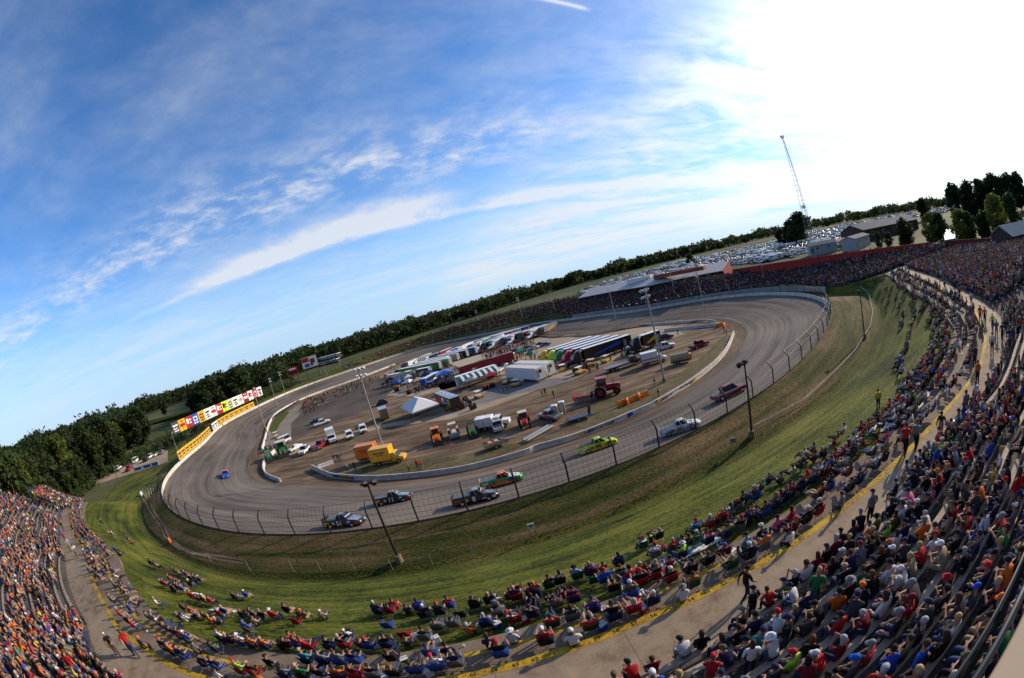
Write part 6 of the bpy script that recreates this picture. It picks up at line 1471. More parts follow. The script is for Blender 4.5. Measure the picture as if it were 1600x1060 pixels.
# right side: each tree by the foot of its trunk and its height in the survey
for x, y, hp, k, w_, lb in ((1258, 382, 44, 2, 1.05, 'dark spreading tree standing alone at the foot of the lattice tower'), (1243, 384, 36, 0, 1.0, 'smaller dark tree left of the big tree under the lattice tower'), (1418, 392, 42, 0, 1.0, 'dark round tree behind the red fence by the gap in it'), (1446, 348, 32, 4, 1.3, 'dark tree rising behind the long grey-roofed building'), (1458, 378, 40, 3, 1.15, 'yellow-green tree left of the bright water'), (1470, 376, 38, 1, 1.2, 'green tree between yellow-green tree and the bright water'), (1505, 380, 45, 3, 1.1, 'yellow-green tree right of the bright water'), (1518, 378, 40, 1, 1.0, 'green tree behind the red fence right of the bright water'), (1540, 376, 38, 0, .95, 'small dark tree in front of the tall row at the right'),
                            (1498, 350, 52, 4, 1.1, 'tall dark narrow tree left of the tall row at the right'), (1520, 345, 48, 0, 1.1, 'tall dark tree, first of the tall row at the right'), (1540, 340, 46, 2, 1.0, 'tall dark spreading tree, second of the tall row at the right'), (1560, 338, 50, 0, 1.1, 'tall dark tree, third of the tall row at the right'), (1580, 336, 48, 2, 1.0, 'tall dark spreading tree, fourth of the tall row at the right'), (1598, 334, 50, 4, 1.3, 'tall dark tree, last of the row at the right edge'), (1562, 374, 58, 3, .95, 'tall yellow-green tree in front of the grey hut roof'), (1585, 366, 50, 5, .95, 'mid-green tree behind the grey hut roof'), (1374, 384, 20, 5, 1.0, 'clipped round bush left of two beside the dark building'), (1390, 382, 18, 5, 1.1, 'clipped round bush right of two beside the dark building'), (1080, 414, 16, 5, 1.2, 'lone bushy tree at the edge of the parked cars behind the grandstand roof'), (1222, 372, 22, 0, 1.2, 'dark tree at the left edge of the big tree by the car park'), (1392, 352, 12, 0, 1.3, 'small dark tree among the parked cars above the grey roof'), (1418, 347, 10, 0, 1.3, 'smallest dark tree among the far parked cars')):
    d = ray(x, y); zb = 8.0; P = at(x, y, zb); D = (P - Vector((0, 0, EYE))).length
    if D > 420: P = Vector((0, 0, EYE)) + d * 420; D = 420
    P.z = min(P.z, land_z(P.x, P.y)); h = hp / F * D * 1.06
    tree(k, P, h, lb, 'trees by the car park', w_)
# left woods: individual trees from the access road back into the hill
cnt = 0
g2 = np.random.default_rng(11)
spots = []
while len(spots) < 270:
    az = R(g2.uniform(-88, -34)); D = 135 + 330 * g2.random() ** 1.5; x, y = math.sin(az) * D, math.cos(az) * D; t, r = polar(x, y); o = r - float(r_out(t))
    if o < 52 or (t < -112 and t > -150 and o < 62): continue
    X, Y = seen((x, y, 5))
    if 150 < X < 330 and 655 < Y < 690 and g2.random() < .8: continue     # the clearing
    if any(212 < seen((x, y, q))[0] < 302 and 634 < seen((x, y, q))[1] < 672 - (seen((x, y, q))[0] - 212) * .2 for q in (6, 10, 14)) and g2.random() < .9: continue
    if any((x - a) ** 2 + (y - b) ** 2 < 20 for a, b, _ in spots): continue
    spots.append((x, y, o))
for x, y, o in spots:
    k = [0, 1, 2, 4, 5, 3][g2.choice(6, p=[.28, .18, .26, .12, .12, .04])]; D = math.hypot(x, y)
    h = (6.5 + 4 * g2.random() if o < 72 else 13 + 9 * g2.random()); 
    tree(k, (x, y, land_z(x, y)), h, '%s tree in the woods left of the billboards' % TNAME[k], 'trees of the left woods', 1.0 + .3 * g2.random())
me = bpy.data.meshes.new('meadow_slope'); me.from_pydata([tuple(at(x, y, z)) for x, y, z in ((206, 672, 6.5), (300, 650, 6.5), (304, 641, 9.5), (222, 660, 9.5))], [], [(0, 1, 2, 3)]); me.materials.append(GRASS); link('meadow_slope', me)['kind'] = 'structure'
# far woods on the horizon: one mass
FV = []
for i in range(3600):
    az = R(nrg.uniform(-95, 84)); 
    if az < R(-30): D = nrg.uniform(330, 900)
    elif az < R(33): D = np.interp(math.degrees(az), [-30, 0, 12, 33], [430, 600, 760, 980]) * nrg.uniform(.95, 1.35)
    else: D = nrg.uniform(1100, 1700)
    x, y = math.sin(az) * D, math.cos(az) * D
    t, r = polar(x, y)
    if r - float(r_out(t)) < 150 and az > R(-30): continue
    if 212 < seen((x, y, 8))[0] < 302 and D < 620 and az < R(-30): continue
    h = nrg.uniform(14, 22) * (1 + .5 * mn.noise((math.degrees(az) * .35, 0, 3))) * float(np.interp(math.degrees(az), [-40, -25, 10], [1.1, 1.05, .95])) * (1.25 if D > 1000 else 1); w_ = h * nrg.uniform(.6, .95); cs = np.array([(nrg.normal(0, w_ * .23), nrg.normal(0, w_ * .23), h * nrg.uniform(.2, .88)) for _ in range(9)])
    q = leaves(cs, w_ * .26, 80 if D < 700 else 50, 1.2 if D < 700 else 2.2, None, nrg); FV.append(q + np.array([x, y, land_z(x, y)]))
FV = np.concatenate(FV).reshape(-1, 4, 3)
half = len(FV) // 2
tag(link('forest', quadmesh('forest', FV.reshape(-1, 3), LEAFD)), 'dark belt of distant woods along the horizon', 'woods', None, 'stuff')
# scrub under the left woods and along the far-left bank
SV = []
for i in range(900):
    t = nrg.uniform(140, 262); t = t if t <= 180 else t - 360; o = nrg.uniform(26 if t > 0 else 48, 70) if t > -128 else nrg.uniform(46, 75)
    if t > 0 or t < -165: o = nrg.uniform(24, 60)
    P = pt(t, o); h = nrg.uniform(1.2, 3.6); cs = np.array([(nrg.normal(0, h * .5), nrg.normal(0, h * .5), h * nrg.uniform(.1, .8)) for _ in range(5)]); SV.append(leaves(cs, h * .35, 60, .28, None, nrg) + np.array(P))
tag(link('shrubbery', quadmesh('shrubbery', np.concatenate(SV), LEAFM)), 'rough green shrubs below the left woods', 'shrubs', None, 'stuff')
# grass tufts over the bank and weeds on the dry shoulder
BLADE = leafmat('grass_blade', (.045, .06, .006), (.13, .14, .02)); WEED = leafmat('weed_blade', (.06, .06, .015), (.2, .15, .06))
def tufts(name, n, oa, ob, m_, sz, label):
    out = []
    for i in range(n):
        t = nrg.uniform(-127, -36); a, b = oa(t), ob(t); P = pt(t, a + (b - a) * nrg.random()); D = math.hypot(P.x, P.y)
        if nrg.random() > 55 / D: continue
        an = nrg.uniform(0, 3.14); s = sz * nrg.uniform(.5, 1.5); dx, dy = math.cos(an) * s, math.sin(an) * s; lx, ly = nrg.normal(0, s * .5, 2)
        out += [(P.x - dx, P.y - dy, P.z - .02), (P.x + dx, P.y + dy, P.z - .02), (P.x + dx * .6 + lx, P.y + dy * .6 + ly, P.z + s * 1.1), (P.x - dx * .6 + lx, P.y - dy * .6 + ly, P.z + s * 1.1)]
    tag(link(name, quadmesh(name, np.array(out), m_)), label, 'grass', None, 'stuff')
tufts('grass', 60000, lambda t: prof(t)[0][4], lambda t: float(C2(t)), BLADE, .032, 'short rough grass tufts over the sunny bank')
tufts('weeds', 26000, lambda t: .4, lambda t: prof(t)[0][4], WEED, .045, 'dry weeds and tufts on the brown shoulder outside the wall')
# ------------------------------------------------------------------ parked cars behind the stands
PAINT = attr_mat('car_paint', 'paint', .25, 'OBJECT', var=.03)
def simple_car(L, w, h, hood=True):
    b = MB(); b.loft([ring(-L / 2, w * .45, .4, h * .55), ring(-L * .2, w / 2, .3, h * .6), ring(L * .25, w / 2, .3, h * .58), ring(L / 2, w * .42, .35, h * .45)], PAINT)
    f1 = L * .1 if hood else L * .42
    b.loft([[(-w * .44, -L * .42, h * .58), (w * .44, -L * .42, h * .58), (w * .44, f1 + .5, h * .57), (-w * .44, f1 + .5, h * .57)], [(-w * .38, -L * .34, h * .95), (w * .38, -L * .34, h * .95), (w * .38, f1, h * .95), (-w * .38, f1, h * .95)]], GLASS)
    b.box((0, (f1 - L * .34) / 2, h * .97), (w * .74, (f1 + L * .34) * .98, .07), PAINT)
    for y in (-L * .3, L * .3):
        for s in (-1, 1): b.tube([(s * w * .38, y, .34), (s * w * .5, y, .34)], .34, RUBBER, 8)
    return b.mesh('parked_car')
SC = [simple_car(4.7, 1.85, 1.5), simple_car(5.4, 2.0, 1.9), simple_car(4.8, 1.95, 1.85, False)]
bb = MB(); bb.box((0, -.6, 1.9), (2.5, 7.4, 2.7), PAINT); bb.box((0, 3.6, 1.2), (2.3, 1.2, 1.5), PAINT); bb.box((1.26, -.5, 2.3), (.03, 5, .7), GLASS); bb.box((-1.26, -.5, 2.3), (.03, 5, .7), GLASS); bb.box((0, 4.15, 1.7), (2.0, .2, .6), GLASS)
for y in (-2.5, 2.9):
    for s in (-1, 1): bb.tube([(s * 1.0, y, .42), (s * 1.22, y, .42)], .42, RUBBER, 8)
SC.append(bb.mesh('camper_van'))
PC = [('white', (.75, .75, .74)), ('silver', (.5, .5, .52)), ('black', (.012, .012, .013)), ('dark blue', (.015, .03, .11)), ('red', (.4, .015, .02)), ('grey', (.16, .16, .17))]
POLY = [(905, 455), (1000, 428), (1060, 410), (1130, 396), (1170, 388), (1240, 369), (1330, 350), (1420, 331), (1436, 338), (1345, 374), (1300, 386), (1255, 396), (1240, 402), (1200, 410), (1160, 414), (1130, 416), (1060, 432), (1010, 446), (910, 462)]
POLY2 = [(1440, 326), (1500, 312), (1540, 306), (1540, 318), (1500, 328), (1442, 342)]
LOT = []
while len(LOT) < 3600:
    x, y = nrg.uniform(900, 1540), nrg.uniform(304, 464); ins = False; PL_ = POLY if x < 1440 else POLY2
    for i in range(len(PL_)):
        a, b = PL_[i], PL_[i - 1]
        if (a[1] > y) != (b[1] > y) and x < (b[0] - a[0]) * (y - a[1]) / (b[1] - a[1]) + a[0]: ins = not ins
    if ins:
        P = on_land(x, y); D = P.length
        if D < 1500: 
            P.x = round(P.x / 3.1) * 3.1; P.y = round(P.y / 6.2) * 6.2; LOT.append((D, P))
seen_ = set(); L2 = []
for D, P in sorted(LOT, key=lambda q: q[0]):
    k = (round(P.x, 1), round(P.y, 1))
    if k not in seen_: seen_.add(k); L2.append((D, P))
mb_rest = [[], [], [], []]; cols_rest = [[], [], [], []]
KN = ['car', 'pickup', 'wagon', 'camper van']
for i, (D, P) in enumerate(L2):
    k = nrg.choice(4, p=[.36, .3, .2, .14]); c = 0 if k == 3 else nrg.choice(6, p=[.6, .16, .1, .04, .05, .05]); rz = nrg.choice([0, math.pi]) + nrg.normal(0, .05)
    if i < 290:
        o = link('camper_van' if k == 3 else 'parked_car', SC[k], None, (P.x, P.y, land_z(P.x, P.y)), rz); o['paint'] = PC[c][1]
        tag(o, '%s %s among the rows of vehicles in the car park' % (PC[c][0], KN[k]), 'camper van' if k == 3 else 'car', 'vehicles in the car park behind the stands')
    else: mb_rest[k].append((P, rz, PC[c][1]))
def merged(name, items, label, cat):
    Vs, LTs, LVs, CC_ = [], [], [], []; base = 0; tint = {}
    for k, lst in enumerate(items):
        if not lst: continue
        v, lt, lv, vs_ = lo_arrays(SC[k]); mn_ = [m.name for m in SC[k].materials]
        for P, rz, c in lst:
            cs, sn = math.cos(rz), math.sin(rz); Rm = np.array([[cs, -sn, 0], [sn, cs, 0], [0, 0, 1]], np.float32)
            Vs.append(v @ Rm.T + np.array((P.x, P.y, land_z(P.x, P.y)), np.float32)); LTs.append(lt); LVs.append(lv + base); base += len(v)
            pal = np.array([c if n == 'car_paint' else ((.012, .015, .02) if 'glass' in n else (.015, .015, .016)) for n in mn_], np.float32); CC_.append(pal[vs_])
    Vs = np.concatenate(Vs); LTs = np.concatenate(LTs); LVs = np.concatenate(LVs); CC_ = np.concatenate(CC_)
    me = bpy.data.meshes.new(name); me.vertices.add(len(Vs)); me.vertices.foreach_set('co', Vs.astype(np.float32).ravel()); me.loops.add(len(LVs)); me.loops.foreach_set('vertex_index', LVs.astype(np.int32)); me.polygons.add(len(LTs))
    me.polygons.foreach_set('loop_start', np.concatenate([[0], np.cumsum(LTs)[:-1]]).astype(np.int32)); me.polygons.foreach_set('loop_total', LTs.astype(np.int32)); me.update(calc_edges=True)
    ca = me.color_attributes.new('Col', 'FLOAT_COLOR', 'POINT'); ca.data.foreach_set('color', np.concatenate([CC_, np.ones((len(CC_), 1), np.float32)], 1).ravel())
    me.materials.append(attr_mat('far_car_paint', 'Col', .25)); tag(link(name, me), label, cat, None, 'stuff')
if any(mb_rest): merged('far_parked_cars', mb_rest, 'hundreds of far parked cars and campers filling the field behind the stands', 'parked cars')
# ------------------------------------------------------------------ covered grandstand on the front straight, red fence, buildings
gs = thing('grandstand', 'long covered grandstand with a pale roof and red gable on the far straight', 'grandstand', (0, 0, 0))
E0 = [at(x, y, 12.0) for x, y in ((903, 466), (960, 455), (1016, 446), (1070, 434), (1128, 423))]
dirn = (E0[-1] - E0[0]).normalized(); nb_ = Vector((dirn.y, -dirn.x, 0)); nb_ = nb_ if nb_.dot(Vector((OX, OY, 0)) - E0[0]) < 0 else -nb_
ROOFM = mat('pale_roof', (.46, .43, .39), .6, .2, .1, .4)
rg = []
for p in E0: rg.append([p, p + nb_ * 13 + Vector((0, 0, 3.0)), p + nb_ * 13 + Vector((0, 0, 2.8)), p - Vector((0, 0, .25))])
MB().loft(rg, ROOFM).build('roof', gs)
for i in range(len(E0) - 1):
    for k in range(4):
        p = E0[i].lerp(E0[i + 1], k / 4) + nb_ * 4; MB().tube([Vector((p.x, p.y, ground_z(p.x, p.y))), p + Vector((0, 0, .8))], .15, STEEL, 6).build('post', gs)
back = [[p + nb_ * 12.6 + Vector((0, 0, 2.7)), p + nb_ * 12.9 + Vector((0, 0, 2.7)), p + nb_ * 12.9 + Vector((0, 0, -6)), p + nb_ * 12.6 + Vector((0, 0, -6))] for p in E0]
MB().loft(back, DARKGREY).build('back_wall', gs)
REDM = mat('red_boards', (.32, .018, .015), .7, 0, .15, .8)
p = E0[-1] + dirn * .15; MB().quad(p + Vector((0, 0, -.2)), p + nb_ * 13 + Vector((0, 0, 3.0)), p + nb_ * 13 + Vector((0, 0, -4)), p + nb_ * 5 + Vector((0, 0, -4)), REDM, .2).build('gable', gs)
MB().box(E0[1] + nb_ * 7 + dirn * 12 + Vector((0, 0, 2.6)), (14, 3.5, 2.6), WHITE, rz=math.atan2(dirn.y, dirn.x)).build('press_cabin', gs)
MB().box(E0[2] + nb_ * 8 + dirn * 12 + Vector((0, 0, 2.7)), (26, 3.0, 1.8), mat('rust_red', (.3, .08, .04), .8), rz=math.atan2(dirn.y, dirn.x)).build('camera_deck', gs)
def fence_run(pts, h, m, name, label, th=.12):
    rg = []
    for i, p in enumerate(pts):
        d = pts[min(i + 1, len(pts) - 1)] - pts[max(i - 1, 0)]; d.z = 0; d.normalize(); n = Vector((-d.y, d.x, 0)) * th / 2
        rg.append([p - n - Vector((0, 0, 1)), p - n + Vector((0, 0, h)), p + n + Vector((0, 0, h)), p + n - Vector((0, 0, 1))])
    f = thing(name, label, 'fence', (0, 0, 0)); MB().loft(rg, m).build('boards', f)
    for p in pts[::3]: MB().box(p + Vector((0, 0, h / 2)), (.3, .3, h + .2), m).build('post', f)
fence_run([pt(t, prof(t)[0][8] + .6, prof(t)[1][8]) for t in steps(7, -29, 2)], 2.0, REDM, 'red_fence', 'tall red board fence along the top of the far right stand')
fence_run([pt(t, prof(t)[0][8] + .6, prof(t)[1][8]) for t in steps(-31, -41, 2)], 1.8, mat('dark_red_boards', (.12, .008, .01), .8), 'red_fence', 'dark red board fence below the yellow-green trees at the right')
def building(name, label, A, B, depth, h, wallm, roofm, rise=2.5, cat='building', wins=6, door=True):
    A, B = Vector(A), Vector(B); d = B - A; L = d.length; rz = math.atan2(d.y, d.x); m = (A + B) / 2
    o = thing(name, label, cat, m, rz); n = 1 if (Matrix.Rotation(rz, 3, 'Z') @ Vector((0, 1, 0))).dot(-m) < 0 else -1
    MB().box((0, n * depth / 2, h / 2 - 1), (L, depth, h + 2), wallm).build('wall', o)
    MB().loft([[(-L / 2 - .5, n * -.6, h), (-L / 2 - .5, n * depth / 2, h + rise), (-L / 2 - .5, n * (depth + .6), h), (-L / 2 - .5, n * depth / 2, h + rise - .3)], [(L / 2 + .5, n * -.6, h), (L / 2 + .5, n * depth / 2, h + rise), (L / 2 + .5, n * (depth + .6), h), (L / 2 + .5, n * depth / 2, h + rise - .3)]], roofm).build('roof', o)
    MB().prism([(n * .05, h - .02), (n * depth / 2, h + rise - .4), (n * (depth - .05), h - .02)], -L / 2 + .05, L / 2 - .05, wallm).build('gable', o)
    for k in range(wins): 
        f = MB().box((-L / 2 + L * (k + .7) / (wins + .4), -n * .05, h * .55), (min(2, L / wins * .5), .1, h * .32), WHITE).build('window', o); MB().box((-L / 2 + L * (k + .7) / (wins + .4), -n * .08, h * .55), (min(2, L / wins * .5) - .25, .1, h * .26), GLASS).build('pane', f)
    if door: MB().box((-L / 2 + L * .1, -n * .05, 1.1), (1.1, .1, 2.2), DARKGREY).build('door', o)
    return o
GREYROOF = mat('grey_roof', (.2, .2, .215), .9, 0, .1, .5, .05); DARKWALL = mat('dark_wall', (.06, .035, .03), .8); PALEW = mat('pale_wall', (.4, .4, .39), .85)
building('barn', 'long dark building with a pale grey roof above the red fence', at(1352, 376, 9), at(1436, 357, 9), 24, 6, DARKWALL, GREYROOF, 4, wins=5)
building('shed', 'small white shed in front of the car park near the big tree', at(1266, 396, 9), at(1308, 388, 9), 9, 3.5, PALEW, GREYROOF, 1.6, 'shed', 2)
building('shed', 'pale low shed left of the clipped round bushes', at(1338, 386, 9), at(1360, 378, 9), 9, 4, PALEW, GREYROOF, 1.5, 'shed', 2)
building('hut', 'hut with a large blue-grey roof at the right edge behind the crowd', at(1584, 388, 11.5), at(1640, 372, 11.5), 9, 2.6, DARKWALL, mat('blue_grey_roof', (.2, .25, .3), .85, 0, .08, .5, .1), 2.6, 'hut', 2)
pw = bpy.data.meshes.new('pond'); v = [tuple(at(x, y, 8.3)) for x, y in ((1466, 350), (1492, 346), (1496, 372), (1472, 376))]; pw.from_pydata(v, [], [(0, 1, 2, 3)]); pw.materials.append(mat('water', (.03, .04, .05), .04, 0, .02, 1, .8)); link('water', pw)['kind'] = 'structure'
patch_t = at(1290, 388, 9)
tent2 = canopy('orange and white awning beside the white shed', (1310, 381), 9, 22, 3, ORANGE, R(40), 1.2, 'awning'); tent2.location = at(1318, 384, 9)
# lattice tower
TOWERM = mat('tower_grey', (.3, .29, .28), .8, 0, .05)
tw = Vector((0, 0, EYE)) + ray(1258, 335) * 330; tw.z = 8; hb = 0
best = min(np.arange(30, 110, .5), key=lambda h: (seen((tw.x, tw.y, h))[1] - 213) ** 2 + (seen((tw.x, tw.y, h))[0] - 1219) ** 2) - 8
tt_ = thing('radio_tower', 'tall thin lattice radio tower behind the big dark tree', 'tower', tw)
b = MB(); W0 = 3.4
for k in range(3):
    a = 2 * math.pi * k / 3; b.tube([(W0 * math.cos(a), W0 * math.sin(a), 0), (.5 * math.cos(a), .5 * math.sin(a), best)], .15, TOWERM, 5)
b.build('mast_leg', tt_)
b = MB(); nl = 22
for i in range(nl):
    z0, z1 = best * i / nl, best * (i + 1) / nl; w0, w1 = W0 + (.5 - W0) * i / nl, W0 + (.5 - W0) * (i + 1) / nl
    for k in range(3):
        a, c = 2 * math.pi * k / 3, 2 * math.pi * (k + 1) / 3; b.tube([(w0 * math.cos(a), w0 * math.sin(a), z0), (w1 * math.cos(c), w1 * math.sin(c), z1)], .06, TOWERM, 4); b.tube([(w1 * math.cos(a), w1 * math.sin(a), z1), (w1 * math.cos(c), w1 * math.sin(c), z1)], .06, TOWERM, 4)
b.build('bracing', tt_)
for zz_ in (best, best * .36):
    for k in range(6): a = k * math.pi / 3; MB().box((1.3 * math.cos(a), 1.3 * math.sin(a), zz_ - .8), (.35, .35, 2.2), GALV).build('antenna', tt_)
# ------------------------------------------------------------------ light poles
def light_pole(base, top, z, lamps, label, r=.16, P=None, basebox=None, m_=GALV, face=None):
    P = P or (on_ground(*base) if z is None else at(base[0], base[1], z))
    h = min(np.arange(3, 45, .1), key=lambda q: (seen(P + Vector((0, 0, q)))[1] - top[1]) ** 2 + .3 * (seen(P + Vector((0, 0, q)))[0] - top[0]) ** 2)
    o = thing('light_pole', label, 'light pole', P, 0)
    c = face or Vector((OX, OY, 0)); d = (c - P); rz = math.atan2(d.y, d.x) - math.pi / 2; o.rotation_euler.z = rz
    MB().tube([(0, 0, -.3), (0, 0, h * .5), (0, 0, h)], [r, r * .8, r * .55], m_, 8).build('pole', o)
    rows = 1 if lamps <= 2 else 2; per = max(1, lamps // rows); wd = .85 if lamps > 2 else .75
    for q in range(rows):
        zq = h - q * 1.3
        MB().box((0, .1, zq), (wd * per, .12, .12), DARKSTEEL).build('crossarm', o)
        for k in range(per):
            x = (k - (per - 1) / 2) * wd * 1.15
            L_ = MB().tube([(x, -.05, zq + .1), (x, .25, zq + .02), (x, .5, zq - .12)], [.1, .27, .3], LAMP if lamps > 2 else DARKSTEEL, 12).build('lamp_head', o)
            MB().tube([(x, .5, zq - .12), (x, .53, zq - .135)], .27, LAMP, 12).build('lens', L_)
    if basebox: MB().tube([(0, 0, -.3), (0, 0, .75)], [.38, .34], LEDGEM, 12).build('footing', o)
    return o
light_pole((603, 712), (565, 577), 0, 6, 'tall light pole with a cluster of pale floodlights rising beside the yellow box trucks', .22, basebox=True)
light_pole((1038, 597), (1009, 453), 0, 6, 'tall light pole with a cluster of floodlights on the right infield grass', .22, basebox=True)
light_pole((427, 703), (396, 608), 0, 4, 'light pole beside the green sweeper in the left infield corner', .17)
light_pole((435, 640), (420, 592), 0, 4, 'light pole on the far left infield wall, middle of three', .17)
light_pole((450, 629), (436, 582), 0, 4, 'light pole on the far left infield wall, farthest of three', .17)
light_pole((966, 515), (951, 444), 0, 4, 'light pole behind the hauler row near the far straight', .17)
light_pole((1104, 502), (1088, 426), 0, 4, 'light pole between the two pit barriers on the right', .17)
light_pole((821, 516), (806, 466), 0, 4, 'light pole by the far straight above the viewing deck', .15)
light_pole((753, 523), (740, 486), 0, 4, 'light pole by the far straight left of the viewing deck', .15)
light_pole((515, 601), (510, 566), 0, 2, 'thin light pole at the far left bend of the infield', .12)
light_pole((625, 878), (577, 757), None, 2, 'dark light pole with a concrete foot and twin floodlights on the near ditch', .15, basebox=True, m_=DARKSTEEL)
light_pole((1175, 683), (1160, 568), None, 2, 'dark light pole with twin floodlights by the rail on the right slope', .15, basebox=True, m_=DARKSTEEL)
light_pole((1351, 529), (1331, 456), None, 1, 'dark light pole with a single floodlight in the right-hand bend', .14, basebox=True, m_=DARKSTEEL)
light_pole((280, 712), (268, 676), None, 2, 'short light pole at the left end of the billboard row', .13)
for x, y, x2, y2, lb in ((708, 510, 700, 488, 'light pole in the hill crowd, left of three'), (868, 488, 858, 455, 'light pole in front of the covered grandstand, left end'), (1055, 462, 1042, 420, 'light pole in front of the covered grandstand, right of the clock'), (1195, 440, 1180, 398, 'light pole in the stand left of the big tree')): light_pole((x, y), (x2, y2), None, 2, lb, .13)
# ------------------------------------------------------------------ billboards
def board(o, c, rz, w, h, m, marks, name='panel'):
    """a flat sign panel facing -Y of rz with raised marks"""
    Mx = Matrix.Translation(c) @ Matrix.Rotation(rz, 4, 'Z')
    b = MB().box((0, 0, h / 2), (w, .12, h), m); me = b.mesh(name); me.transform(Mx); p_ = link(name, me, o)
    for (x, z, ww, hh, mm) in marks:
        b = MB().box((x * w, -.08, h * z), (ww * w, .05, hh * h), mm, ry=.0); me = b.mesh('mark'); me.transform(Mx); link('mark', me, p_)
bl = thing('billboard_row', 'row of colourful sponsor boards raised on posts above the left turn', 'billboards', (0, 0, 0))
A, B = at(272, 680, 7.5), at(411, 617, 7.5); d = (B - A); L = d.length; d.normalize(); rzb = math.atan2(d.y, d.x)
nm_ = Vector((d.y, -d.x, 0)); rzb = rzb if nm_.dot(Vector((OX, OY, 0)) - A) > 0 else rzb + math.pi
cols = [(DARKGREY, WHITE), (YELLOW, RED), (RED, WHITE), (BLUE, WHITE), (YELLOW, BLACK), (WHITE, DARKGREY), (WHITE, RED), (RED, WHITE), (LIME, BLACK), (CREAM, GREEN), (WHITE, BLACK), (WHITE, TAN), (MAROON, WHITE), (WHITE, RED), (RED, WHITE), (WHITE, BLACK)]
for k, (c1, c2) in enumerate(cols):
    c = A + d * (L * (k + .5) / len(cols)); w_ = L / len(cols) * .97
    board(bl, c, rzb, w_, 4.6, c1, [[(0, .68, .7, .16, c2), (-.05, .42, .55, .1, c2), (.05, .22, .62, .1, c2)], [(0, .55, .62, .42, c2), (0, .55, .4, .2, c1), (0, .18, .7, .1, c2)], [(-.2, .6, .32, .45, c2), (.2, .66, .36, .14, c2), (.2, .4, .36, .1, c2)], [(0, .5, .8, .26, c2), (0, .84, .5, .08, c2)]][(k * 3 + k // 4) % 4])
    MB().tube([Vector((c.x, c.y, land_z(c.x, c.y) - .5)) , c + Vector((0, 0, 4))], .16, DARKSTEEL, 6).build('post', bl)
yb = thing('banner_row', 'row of yellow lettered boards fixed above the left track wall', 'banners', (0, 0, 0))
t0, t1 = polar(*at(289, 715, 4.8)[:2])[0], polar(*at(404, 634, 4.2)[:2])[0]
t1 = t1 - 360 if t1 > 0 else t1
n_ = 22; p0 = None
for k in range(n_):
    ta, tb = t0 + (t1 - t0) * k / n_, t0 + (t1 - t0) * (k + .93) / n_
    wrap = lambda q: q + 360 if q < -180 else q
    a, c = [ring_pt(wrap(q), float(r_out(wrap(q))) + .7, track_edge(wrap(q)) + 1.0) for q in (ta, tb)]
    m = (a + c) / 2; dd = c - a; rz = math.atan2(dd.y, dd.x); n2_ = Vector((dd.y, -dd.x, 0)); rz = rz if n2_.dot(Vector((OX, OY, 0)) - m) > 0 else rz + math.pi
    if k == 11: continue
    cm = YELLOW if k not in (12, 13) else WHITE
    board(yb, m, rz, dd.length, 2.5, cm, [(0, .62, .74, .24, DARKGREY), (0, .28, .6, .18, DARKGREY)])
o = thing('billboard', 'white, red and blue picture billboard standing before the far left woods', 'billboard', (0, 0, 0)); c = at(486, 574, 11.5)
rz = math.atan2(-c.y, -c.x) + math.pi / 2; board(o, c, rz, 10.5, 7, WHITE, [(-.25, .75, .45, .4, RED), (-.2, .25, .3, .3, BLUE), (.2, .55, .3, .4, DARKGREY), (.12, .25, .2, .2, RED)])
for s in (-4, 4): q = c + Matrix.Rotation(rz, 3, 'Z') @ Vector((s, 0, 0)); MB().tube([Vector((q.x, q.y, 0)), q], .25, DARKSTEEL, 6).build('post', o)
o = thing('scoreboard', 'dark red scoreboard with pale lettering left of the picture billboard', 'scoreboard', (0, 0, 0)); c = at(459, 586, 9.5)
rz = math.atan2(-c.y, -c.x) + math.pi / 2; board(o, c, rz, 8, 5.2, RED, [(0, .75, .6, .2, WHITE), (0, .35, .8, .35, BLACK)])
for s in (-2.5, 2.5): q = c + Matrix.Rotation(rz, 3, 'Z') @ Vector((s, 0, 0)); MB().tube([Vector((q.x, q.y, 0)), q], .2, DARKSTEEL, 6).build('post', o)
o = thing('small_grandstand', 'small open grandstand with two pale roofs right of the picture billboard', 'grandstand', (0, 0, 0)); a, c = at(499, 574, 9), at(530, 566, 9); dd = c - a; rz = math.atan2(dd.y, dd.x)
for k, (h, off) in enumerate(((0, 0), (3.2, 4))):
    m = (a + c) / 2 + Vector((0, off, h)); MB().box(m + Vector((0, 0, 2.6)), (dd.length, 5, .3), WHITE, rz=rz).build('roof', o); MB().box(m + Vector((0, 1.5, .6)), (dd.length, 4, 1.4), DARKGREY, rz=rz).build('seating', o)
for k in range(6): q = a.lerp(c, k / 5); MB().tube([Vector((q.x, q.y, 0)), q + Vector((0, 0, 5.8))], .14, STEEL, 6).build('post', o)
